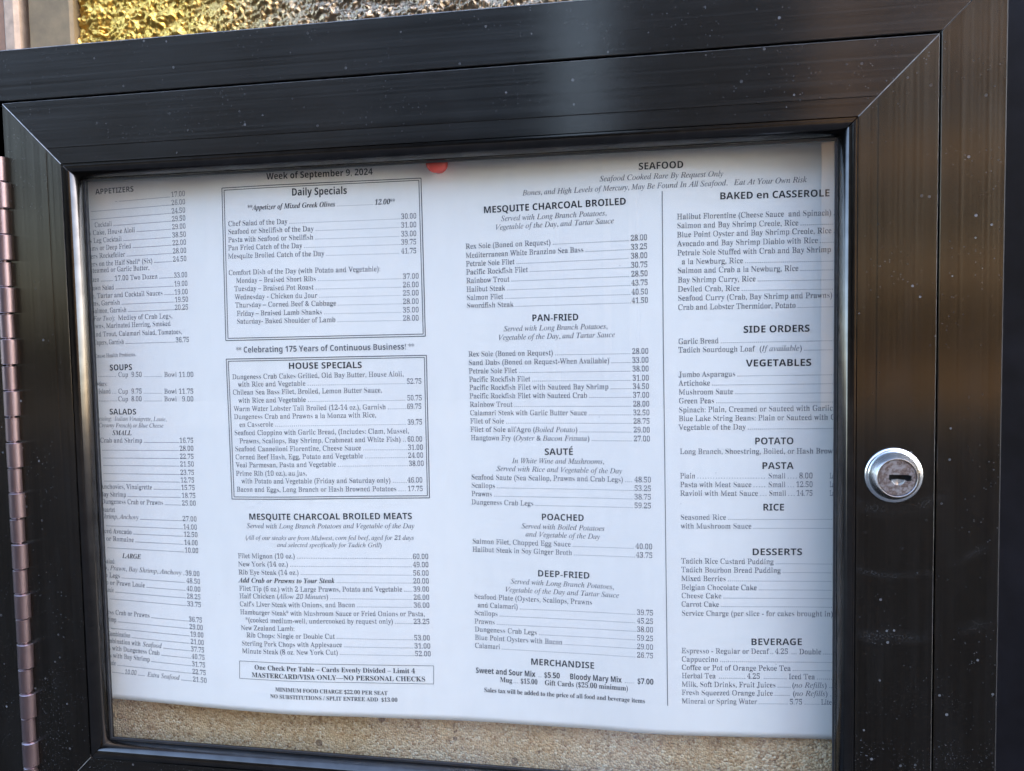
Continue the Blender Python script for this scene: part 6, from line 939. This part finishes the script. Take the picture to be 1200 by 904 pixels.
# --- left column, partly hidden by the door frame
slopes = [(225, -.088), (330, -.049), (401, -.03), (442, -.004), (530, .004), (584, .018), (621, .04), (648, .056), (711, .088), (800, .112)]
def slope(v):
    return interp(slopes, v)
def left_rows(rows):
    s = Sec(0, 0, 1)
    for segs, yb, pr, p0, p1 in rows:
        m = slope(yb); u0 = segs[0][2] if segs else p1 - 100
        x0 = min([q[2] for q in segs] + [p0 if p0 else 999])
        end = p1 if p1 else segs[-1][3]
        if p0 and not segs: s.row([('R', None, x0, x0 + 1)], x0, yb - m * (end - x0), end, yb, pr, p0, .0006)
        else: s.row(segs, x0, yb - m * (end - x0), end, yb, pr, p0, .0006)
    return s
xl = lambda y: 103 + (y - 212) * .0462          # where the frame cuts the column
def ld(y, a=None): return [('R', None, (a or xl(y)) - 2, (a or xl(y)) + 1)]
rows = [
 (ld(230, 137), 229.9, '17.00', 200.6, 217.3), (ld(240), 239.5, '26.00', 201, 217.5), (ld(249), 249.3, '24.50', 201.2, 217.6),
 ([('R', 'Cocktail', 111, 131.5)], 258.6, '29.50', 201.6, 217.8), ([('R', 's Cake, House Aioli', 104.5, 158.5)], 268, '29.00', 201.8, 218),
 ([('R', 's Leg Cocktail', 105.5, 143)], 277.6, '38.50', 202, 218.4), ([('R', 'ams or Deep Fried', 104.5, 154)], 286.9, '22.00', 202.2, 218.6),
 ([('R', 'ters Rockefeller', 104.5, 147)], 296.5, '28.00', 202.6, 218.8), ([('R', 'ters on the Half Shell* (Six)', 104.5, 179)], 306.1, '24.50', 202.8, 219),
 ([('R', 'Steamed or Garlic Butter,', 105, 175.3)], 316.5, None, None, None),
 ([('R', 'ozen', 106, 116.5), ('R', None, 118, 133), ('R', '17.00 Two Dozen', 134.5, 185)], 325, '33.00', 204, 220),
 ([('R', 'rawn Salad', 106, 134)], 335.2, '19.00', 204.3, 220.2), ([('R', 'e, Tartar and Cocktail Sauces', 108, 191)], 344.8, '19.00', 204.6, 220.6),
 ([('R', 'ms, Garnish', 108, 141)], 353.8, '19.50', 205, 221), ([('R', 'Salmon, Garnish', 108, 148.5)], 362.9, '20.25', 205, 221),
 ([('I', '(For Two):', 108, 135), ('R', 'Medley of Crab Legs,', 138.5, 202.3)], 373, None, None, None),
 ([('R', 'awns, Marinated Herring, Smoked', 108.5, 200.3)], 382, None, None, None),
 ([('R', 'and Trout, Calamari Salad, Tomatoes,', 109, 213.6)], 391.5, None, None, None),
 ([('R', 'Capers, Garnish', 110, 145.5)], 401, '36.75', 206, 222)]
s = left_rows(rows); s.t('S', 'APPETIZERS', 112, 228.3, 157, 224.7, .0039)
s.t('R', 'Cause Health Problems.', 111, 419.5, 160, 417.6, .0029); s.done('menu_section', 'appetizers list cut off at the left edge')
s = Sec(0, 0, 1); s.t('S', 'SOUPS', 128.7, 434.4, 155.3, 433.8, .0043)
for y, c1, c2, pre in ((442, 'Cup  9.50', 'Bowl 11.00', None), (461.6, 'Cup  9.75', 'Bowl 11.75', 'Island'), (470.6, 'Cup  8.00', 'Bowl   9.00', None)):
    a = xl(y) + 1
    s.row(([('R', pre, a, 130)] if pre else []) + [('R', None, 131 if pre else a, 137.5), ('R', c1, 138.6, 166.6), ('R', None, 168, 191), ('R', c2, 192.4, 227.2)], a, y - .2, 227.2, y)
s.t('R', 'wders:', 113, 452.6, 126, 452.6); s.done('menu_section', 'soups prices in cups and bowls')
rows = [([('R', 'Crab and Shrimp', 117.5, 167)], 519.2, '16.75', 210.4, 227.1)]
for y, pr in ((528.6, '28.00'), (538, '22.75'), (547, '21.50'), (556.8, '23.75'), (565.8, '12.75')): rows.append((ld(y), y, pr, 210.6 + (y - 528) * .03, 227.2 + (y - 528) * .025))
rows += [([('R', 'Anchovies, Vinaigrette', 118, 178.5)], 574.6, '15.75', 212.4, 228.8), ([('R', 'Bay Shrimp', 118, 148)], 583.9, '18.75', 213, 229.6),
 ([('R', 'Dungeness Crab or Prawns', 119, 191.6)], 592.9, '25.00', 213.3, 230), ([('R', 'Quartet', 118.5, 135)], 600.2, None, None, None),
 ([('I', 'Shrimp, Anchovy', 119, 162.6)], 611.4, '27.00', 213.9, 230.9), (ld(621), 621, '14.00', 214.8, 231.3),
 ([('R', 'liced Avocado', 119, 154.5)], 629.8, '12.50', 215.3, 232), ([('R', 'e or Romaine', 120, 157)], 639.3, '14.00', 215.9, 232.2),
 (ld(648), 648.4, '10.00', 216.6, 232.8), ([('R', 'Salad:', 122, 135.3)], 660.8, None, None, None),
 ([('I', 'b, Prawn, Bay Shrimp, Anchovy', 122.5, 213)], 675.6, '39.00', 217.4, 234.3), ([('R', 'b Legs', 123, 141)], 684.6, '48.50', 218.4, 235),
 ([('R', 'b or Prawn Louie', 124, 170)], 693.8, '40.00', 218.6, 235.3), ([('R', 'Louie', 124, 133.5)], 702.8, '28.25', 219, 235.5),
 (ld(711), 711.8, '33.75', 219.4, 236), ([('R', 'ess Crab or Prawns', 126, 175.8)], 729.9, '36.75', 221.4, 237.2),
 ([('R', 'rimp', 126, 136.6)], 738.7, '29.00', 222, 238.2), (ld(747), 747.4, '19.00', 223, 238.8),
 ([('R', 'Combination', 126, 153)], 756.2, '21.00', 223.4, 239.4), ([('R', 'mbination with', 127, 165), ('I', 'Seafood', 167.5, 189.8)], 764.9, '37.75', 223.8, 239.8),
 ([('R', 's with Dungeness Crab', 127.5, 187.3)], 773.6, '40.75', 224.6, 240.3), ([('R', 's with Bay Shrimp', 128.5, 175.8)], 782.5, '31.75', 225, 241),
 ([('R', 'ade', 129, 136)], 791.5, '22.75', 225.4, 241.6),
 ([('R', None, 131, 145), ('I', '10.00', 146, 160), ('R', None, 161.5, 170.5), ('I', 'Extra Seafood', 173, 210.8)], 800.6, '21.50', 226, 242.7)]
s = left_rows(rows); s.t('S', 'SALADS', 128.4, 485.9, 160.1, 486, .0042)
s.t('I', 'ressing:  Italian Vinaigrette, Louie,', 114.5, 493.0, 195.6, 493.8, .0032); s.t('I', 'Creamy French) or Blue Cheese', 116, 500.8, 192, 501.4, .0032)
s.t('J', 'SMALL', 132, 510, 154.7, 510.2, .0037); s.t('J', 'LARGE', 143.7, 654, 165.4, 655.3, .0037)
s.done('menu_section', 'salads list cut off at the left edge')

# --- specials box
s = Sec(250, 180, 3.931)
bx = [(40, 160), (957, 114), (977, 842), (58, 862)]; s.frame(bx, .0004); s.frame(inset(bx, 10), .00035); s.done('menu_border')
s.V, s.F, s.I = [], [], []
s.t('S', 'Week of September 9, 2024', 245, 121, 735, 98); s.t('S', 'Daily Specials', 360, 195, 617, 187, .0050)
s.row([('J', '**Appetizer of Mixed Greek Olives', 158, 563), ('R', None, 567, 738), ('J', '12.00**', 742, 838)], 158, 262, 838, 233, step=.0011)
for tx, v0, ue, v1, pr in (('Chef Salad of the Day', 336, 342, 300, '30.00'), ('Seafood or Shellfish of the Day', 373, 463, 340, '31.00'), ('Pasta with Seafood or Shellfish', 410, 462, 381, '33.00'), ('Pan Fried Catch of the Day', 447, 410, 419, '39.75'), ('Mesquite Broiled Catch of the Day', 485, 512, 460, '41.75')):
    s.row([('R', tx, 68, ue)], 68, v0, 937, v1, pr, 865, .0011)
s.t('R', 'Comfort Dish of the Day (with Potato and Vegetable):', 70, 561, 771, 543)
for tx, u0, v0, ue, v1, pr in (('Monday – Braised Short Ribs', 105, 597, 474, 577, '37.00'), ('Tuesday – Braised Pot Roast', 97, 635, 463, 616, '26.00'), ('Wednesday - Chicken du Jour', 99, 673, 480, 654, '25.00'), ('Thursday – Corned Beef & Cabbage', 101, 710, 567, 693, '28.00'), ('Friday – Braised Lamb Shanks', 108, 749, 502, 732, '35.00'), ('Saturday- Baked Shoulder of Lamb', 108, 785, 564, 770, '28.00')):
    s.row([('R', tx, u0, ue)], u0, v0, 948, v1, pr, 873, .0011)
s.done('menu_section', 'daily specials inside a double line box')
s = Sec(250, 395, 4.411); s.t('C', '** Celebrating 175 Years of Continuous Business! **', 118, 82, 1040, 64); s.done('menu_section', 'celebration line between the two boxes')
s = Sec(250, 395, 4.411)
bx = [(67, 115), (1102, 95), (1118, 832), (97, 838)]; s.frame(bx, .0004); s.frame(inset(bx, 11), .00035); s.done('menu_border')
s.V, s.F, s.I = [], [], []
s.t('S', 'HOUSE SPECIALS', 388, 166, 770, 161)
R1 = [('Dungeness Crab Cakes Grilled, Old Bay Butter, House Aioli,', 98, 219, 985, None), ('with Rice and Vegetable', 128, 258, 478, '52.75', 1000, 1078, 242),
 ('Chilean Sea Bass Filet, Broiled, Lemon Butter Sauce,', 100, 299, 873, None), ('with Rice and Vegetable', 130, 341, 480, '50.75', 1002, 1080, 328),
 ('Warm Water Lobster Tail Broiled (12-14 oz.), Garnish', 106, 384, 893, '69.75', 1000, 1078, 372), ('Dungeness Crab and Prawns a la Monza with Rice,', 107, 425, 843, None),
 ('en Casserole', 135, 466, 311, '39.75', 1004, 1082, 453), ('Seafood Cioppino with Garlic Bread, (Includes: Clam, Mussel,', 109, 508, 1013, None),
 ('Prawns, Scallops, Bay Shrimp, Crabmeat and White Fish)', 135, 550, 970, '60.00', 1003, 1082, 541), ('Seafood Cannelloni Florentine, Cheese Sauce', 112, 591, 765, '31.00', 1006, 1086, 584),
 ('Corned Beef Hash, Egg, Potato and Vegetable', 114, 633, 775, '24.00', 1007, 1087, 625), ('Veal Parmesan, Pasta and Vegetable', 117, 674, 635, '38.00', 1011, 1090, 667),
 ('Prime Rib (10 oz.), au jus,', 117, 718, 485, None), ('with Potato and Vegetable (Friday and Saturday only)', 146, 757, 918, '46.00', 1003, 1083, 753),
 ('Bacon and Eggs, Long Branch or Hash Browned Potatoes', 121, 800, 948, '17.75', 1005, 1085, 797)]
for q in R1:
    m = -.017 + (q[2] - 219) / 581 * .013
    if q[4] is None: s.t('R', q[0], q[1], q[2], q[3], q[2] + m * (q[3] - q[1]))
    else: s.row([('R', q[0], q[1], q[3])], q[1], q[2], q[6], q[7], q[4], q[5], .0011)
s.done('menu_section', 'house specials inside a double line box')

# --- meats
s = Sec(265, 590, 3.765)
s.t('S', 'MESQUITE CHARCOAL BROILED MEATS', 100, 72, 822, 70); s.t('I', 'Served with Long Branch Potatoes and Vegetable of the Day', 92, 109, 832, 110)
s.t('I', '(All of our steaks are from Midwest, corn fed beef, aged for 21 days', 86, 160, 830, 161, .0032); s.t('I', 'and selected specifically for Tadich Grill)', 226, 192, 688, 194, .0032)
for i, (tx, u0, ue, v0, v1, pr) in enumerate((('Filet Mignon (10 oz.)', 52, 305, 242, 246, '60.00'), ('New York (14 oz.)', 54, 275, 278, 282, '49.00'), ('Rib Eye Steak (14 oz.)', 55, 322, 314, 319, '56.00'), ('Add Crab or Prawns to Your Steak', 57, 480, 349, 354, '20.00'), ('Filet Tip (6 oz.) with 2 Large Prawns, Potato and Vegetable', 58, 778, 385, 390, '39.00'), ('', 59, 452, 419, 426, '26.00'), ("Calf's Liver Steak with Onions, and Bacon", 60, 570, 454, 461, '36.00'))):
    st = 'J' if i == 3 else 'R'
    sg = [('R', 'Half Chicken', 59, 216), ('I', '(Allow 20 Minutes)', 224, 452)] if not tx else [(st, tx, u0, ue)]
    s.row(sg, u0, v0, 894 + i * .8, v1, pr, 823 + i * .8)
s.t('R', 'Hamburger Steak* with Mushroom Sauce or Fried Onions or Pasta,', 62, 489, 878, 498)
for tx, u0, ue, v0, v1, pr, e in (('*(cooked medium-well; undercooked by request only)'.replace(';', ','), 86, 738, 524, 533, '23.25', 899), ('Rib Chops: Single or Double Cut', 90, 481, 591, 605, '53.00', 901), ('Sterling Pork Chops with Applesauce', 69, 512, 627, 641, '31.00', 903), ('Minute Steak (8 oz. New York Cut)', 71, 495, 661, 675, '52.00', 905)):
    s.row([('R', tx, u0, ue)], u0, v0, e, v1, pr, e - 72)
s.t('R', 'New Zealand Lamb:', 66, 559, 303, 563)
s.done('menu_section', 'charcoal broiled meats list')
s = Sec(265, 590, 3.765); s.frame([(60, 695), (916, 717), (916, 797), (60, 772)], .00022); s.done('menu_border')
s.V, s.F, s.I = [], [], []
s.t('B', 'One Check Per Table – Cards Evenly Divided – Limit 4', 125, 733, 835, 750, .0036); s.t('B', 'MASTERCARD/VISA ONLY—NO PERSONAL CHECKS', 113, 766, 880, 786, .0036)
s.t('B', 'MINIMUM FOOD CHARGE $22.00 PER SEAT', 217, 829, 713, 846, .0030); s.t('B', 'NO SUBSTITUTIONS / SPLIT ENTREE ADD  $13.00', 195, 859, 757, 876, .0030)
s.done('menu_section', 'payment notes in a thin line box')

# --- third column
s = Sec(530, 180, 4.757)
s.t('S', 'SEAFOOD', 1037, 92, 1291, 81); s.t('I', 'Seafood Cooked Rare By Request Only', 822, 157, 1512, 127.5)
s.t('I', 'Bones, and High Levels of Mercury, May Be Found In All Seafood.   Eat At Your Own Risk', 393, 235, 1978, 160)
s.rule((1170, 210), (1176, 1000), .0003); s.rule((1176, 1000), (1201, 3078), .0003); s.done('menu_section', 'seafood heading with warning lines')
s = Sec(530, 180, 4.757)
s.t('S', 'MESQUITE CHARCOAL BROILED', 173, 334, 971, 285); s.t('I', 'Served with Long Branch Potatoes,', 272, 378, 862, 346); s.t('I', 'Vegetable of the Day, and Tartar Sauce', 241, 427, 903, 389)
for i, (tx, ue, v0, v1, pr) in enumerate((('Rex Sole (Boned on Request)', 550, 533, 483, '28.00'), ('Mediterranean White Branzino Sea Bass', 733, 583, 533, '33.25'), ('Petrale Sole Filet', 348, 630, 583, '38.00'), ('Pacific Rockfish Filet', 423, 676, 634, '30.75'), ('Rainbow Trout', 320, 724, 684, '28.50'), ('Halibut Steak', 295, 772, 734, '43.75'), ('Salmon Filet', 285, 818, 785, '40.50'), ('Swordfish Steak', 342, 863, 833, '41.50'))):
    s.row([('R', tx, 74 + i, ue)], 74 + i, v0, 1088 + i * .8, v1, pr, 994 + i * .8)
s.done('menu_section', 'charcoal broiled fish list')
s = Sec(530, 360, 4.8)
s.t('S', 'PAN-FRIED', 447, 80, 712, 75); s.t('I', 'Served with Long Branch Potatoes,', 290, 137, 875, 122); s.t('I', 'Vegetable of the Day, and Tartar Sauce', 260, 186, 917, 169)
for i, (tx, ue, v0, v1, pr) in enumerate((('Rex Sole (Boned on Request)', 568, 279, 263, '28.00'), ('Sand Dabs (Boned on Request-When Available)', 885, 327, 313, '33.00'), ('Petrale Sole Filet', 365, 374, 362, '38.00'), ('Pacific Rockfish Filet', 440, 421, 414, '31.00'), ('Pacific Rockfish Filet with Sauteed Bay Shrimp', 880, 467, 461, '34.50'), ('Pacific Rockfish Filet with Sauteed Crab', 760, 514, 510, '37.00'), ('Rainbow Trout', 340, 562, 560, '28.00'), ('Calamari Steak with Garlic Butter Sauce', 758, 609, 609, '32.50'), ('Filet of Sole', 293, 655, 657, '28.75'), ("", 0, 702, 706, '29.00'), ('', 1, 749, 756, '27.00'))):
    sg = [('R', tx, 90 + i * 1.3, ue)]
    if not tx: sg = [('R', "Filet of Sole all'Agro", 101, 443), ('I', '(Boiled Potato)', 453, 706)] if ue == 0 else [('R', 'Hangtown Fry', 104, 330), ('I', '(Oyster & Bacon Frittata)', 343, 774)]
    s.row(sg, 90 + i * 1.3, v0, 1105 + i * .9, v1, pr, 1011 + i * .9)
s.done('menu_section', 'pan fried fish list')
s = Sec(530, 515, 4.8)
s.t('S', 'SAUTÉ', 518, 88, 682, 88); s.t('I', 'In White Wine and Mushrooms,', 338, 134, 856, 139); s.t('I', 'Served with Rice and Vegetable of the Day', 250, 178, 957, 193)
for tx, ue, v0, v1, pr in (('Seafood Saute (Sea Scallop, Prawns and Crab Legs)', 962, 226, 243, '48.50'), ('Scallops', 242, 272, 292, '53.25'), ('Prawns', 225, 319, 340, '38.75'), ('Dungeness Crab Legs', 458, 366, 389, '59.25')):
    s.row([('R', tx, 107, ue)], 107, v0, 1120, v1, pr, 1024)
s.done('menu_section', 'saute list')
s = Sec(530, 515, 4.8)
s.t('S', 'POACHED', 500, 454, 743, 460); s.t('I', 'Served with Boiled Potatoes', 390, 501, 858, 516); s.t('I', 'and Vegetable of the Day', 413, 546, 832, 562)
s.row([('R', 'Salmon Filet, Chopped Egg Sauce', 113, 667)], 113, 586, 1127, 619, '40.00', 1030); s.row([('R', 'Halibut Steak in Soy Ginger Broth', 113, 675)], 113, 632, 1128, 668, '43.75', 1032)
s.done('menu_section', 'poached fish list')
s = Sec(530, 660, 4.615)
s.t('S', 'DEEP-FRIED', 460, 72, 745, 85); s.t('I', 'Served with Long Branch Potatoes,', 316, 111, 875, 142); s.t('I', 'Vegetable of the Day and Tartar Sauce', 286, 155, 904, 188)
s.t('R', 'Seafood Plate (Oysters, Scallops, Prawns', 118, 193, 758, 226)
for tx, u0, ue, v0, v1, pr in (('and Calamari)', 138, 356, 239, 284, '39.75'), ('Scallops', 119, 247, 281, 330, '45.25'), ('Prawns', 120, 231, 327, 376, '38.00'), ('Dungeness Crab Legs', 121, 459, 370, 423, '59.25'), ('Blue Point Oysters with Bacon', 122, 597, 414, 470, '29.00'), ('Calamari', 122, 260, 458, 516, '26.75')):
    s.row([('R', tx, u0, ue)], u0, v0, 1088, v1, pr, 998)
s.done('menu_section', 'deep fried list')
s = Sec(530, 660, 4.615)
s.t('S', 'MERCHANDISE', 423, 549, 770, 572)
s.row([('S', 'Sweet and Sour Mix', 127, 450, .0039), ('R', None, 463, 492), ('S', '$5.50', 496, 583, .0039), ('S', 'Bloody Mary Mix', 635, 917, .0039), ('R', None, 930, 986), ('S', '$7.00', 1000, 1089, .0039)], 127, 594, 1089, 658)
s.row([('B', 'Mug', 258, 325, .0037), ('R', None, 327, 366), ('B', '$15.00', 369, 462, .0037), ('B', 'Gift Cards ($25.00 minimum)', 500, 952, .0037)], 258, 643, 952, 691)
s.t('B', 'Sales tax will be added to the price of all food and beverage items', 172, 697, 1044, 758, .0033); s.done('menu_section', 'merchandise prices and sales tax note')

# --- right column
s = Sec(770, 180, 4.109)
s.t('S', 'BAKED en CASSEROLE', 300, 222, 833, 207)
EDGE = 880
for tx, u0, ue, v0, v1, nd in (('Halibut Florentine (Cheese Sauce  and Spinach)', 95, 840, 318, 297, 1), ('Salmon and Bay Shrimp Creole, Rice', 95, 681, 361, 342, 1), ('Blue Point Oyster and Bay Shrimp Creole, Rice', 95, 840, 405, 383, 1), ('Avocado and Bay Shrimp Diablo with Rice', 97, 775, 448, 429, 1), ('Petrale Sole Stuffed with Crab and Bay Shrimp', 97, 838, 492, 474, 0), ('a la Newburg, Rice', 118, 415, 534, 520, 1), ('Salmon and Crab a la Newburg, Rice', 98, 681, 577, 562, 1), ('Bay Shrimp Curry, Rice', 99, 475, 622, 610, 1), ('Deviled Crab, Rice', 99, 398, 666, 655, 1), ('Seafood Curry (Crab, Bay Shrimp and Prawns)', 99, 845, 710, 694, 1), ('Crab and Lobster Thermidor, Potato', 100, 668, 754, 740, 1)):
    s.row([('R', tx, u0, ue)], u0, v0, EDGE, v1 if EDGE else v1, '' if nd else None, EDGE if nd else None)
s.done('menu_section', 'baked casserole list cut off at the right edge')
s = Sec(780, 370, 5.319); E2 = 1085
s.t('S', 'SIDE ORDERS', 483, 108, 900, 100)
s.row([('R', 'Garlic Bread', 78, 332)], 78, 178, E2, 158, '', E2); s.row([('R', 'Tadich Sourdough Loaf', 79, 555), ('I', '(If available)', 583, 852)], 79, 231, E2, 215, '', E2)
s.done('menu_section', 'side orders list')
s = Sec(780, 370, 5.319)
s.t('S', 'VEGETABLES', 500, 318, 910, 313)
for tx, ue, v0, v1, nd in (('Jumbo Asparagus', 436, 384, 371, 1), ('Artichoke', 278, 438, 427, 1), ('Mushroom Saute', 422, 493, 484, 1), ('Green Peas', 304, 548, 541, 1), ('Spinach: Plain, Creamed or Sauteed with Garlic,', 1052, 604, 592, 0), ('Blue Lake String Beans: Plain or Sauteed with G', 1062, 658, 649, 0), ('Vegetable of the Day', 500, 713, 706, 1)):
    s.row([('R', tx, 81, ue)], 81, v0, E2, v1, '' if nd else None, E2 if nd else None)
s.done('menu_section', 'vegetables list')
s = Sec(780, 370, 5.319)
s.t('S', 'POTATO', 553, 803, 800, 802); s.t('R', 'Long Branch, Shoestring, Boiled, or Hash Brown', 88, 863, 1068, 860); s.done('menu_section', 'potato line')
s = Sec(780, 500, 4.519); E3 = 915
s.t('S', 'PASTA', 508, 225, 678, 225)
for tx, ue, v, a, b, pr in (('Plain', 158, 275, 543, 706, '8.00'), ('Pasta with Meat Sauce', 455, 321, 543, 690, '12.50'), ('Ravioli with Meat Sauce', 490, 367, 546, 692, '14.75')):
    s.row([('R', tx, 76, ue), ('R', None, ue + 4, a - 3), ('R', 'Small', a, a + 93), ('R', None, a + 97, b - 3), ('R', pr, b, 780), ('R', 'La', 868, 893)], 76, v, 893, v, step=.0012)
s.done('menu_section', 'pasta list with small prices')
s = Sec(780, 500, 4.519); s.t('S', 'RICE', 513, 445, 630, 445)
s.row([('R', 'Seasoned Rice', 78, 321)], 78, 494, E3, 494, '', E3); s.row([('R', 'with Mushroom Sauce', 80, 455)], 80, 540, E3, 542, '', E3); s.done('menu_section', 'rice list')
s = Sec(780, 630, 3.616); E4 = 730
s.t('S', 'DESSERTS', 365, 75, 580, 75)
for tx, ue, v in (('Tadich Rice Custard Pudding', 458, 110), ('Tadich Bourbon Bread Pudding', 488, 147), ('Mixed Berries', 256, 184), ('Belgian Chocolate Cake', 387, 221), ('Cheese Cake', 237, 257), ('Carrot Cake', 227, 293)):
    s.row([('R', tx, 66, ue)], 66, v, E4, v + 5, '', E4)
s.t('R', 'Service Charge (per slice - for cakes brought in)', 67, 331, 710, 335); s.done('menu_section', 'desserts list')
s = Sec(780, 630, 3.616); s.t('S', 'BEVERAGE', 360, 456, 580, 456)
W = lambda sg, v, dv=6: s.row(sg, 67, v, E4, v + dv, step=.0009)
dl = lambda a, b: ('R', None, a, b)
W([('R', 'Espresso - Regular or Decaf', 67, 437), dl(440, 460), ('R', '4.25', 463, 520), dl(530, 562), ('R', 'Double', 565, 660), dl(663, E4)], 490)
W([('R', 'Cappuccino', 67, 223), dl(228, E4)], 526); W([('R', 'Coffee or Pot of Orange Pekoe Tea', 67, 531), dl(535, E4)], 561)
W([('R', 'Herbal Tea', 68, 213), dl(222, 342), ('R', '4.25', 345, 401), dl(412, 518), ('R', 'Iced Tea', 521, 633), dl(637, E4)], 596)
W([('R', 'Milk, Soft Drinks, Fruit Juices', 68, 467), dl(471, 531), ('I', '(no Refills)', 535, 684), dl(690, E4)], 632)
W([('R', 'Fresh Squeezed Orange Juice', 68, 455), dl(459, 530), ('I', '(no Refills)', 538, 688), dl(694, E4)], 667)
W([('R', 'Mineral or Spring Water', 68, 388), dl(392, 522), ('R', '5.75', 525, 580), dl(585, 655), ('R', 'Liter', 658, 716)], 703)
s.done('menu_section', 'beverage list cut off at the right edge')
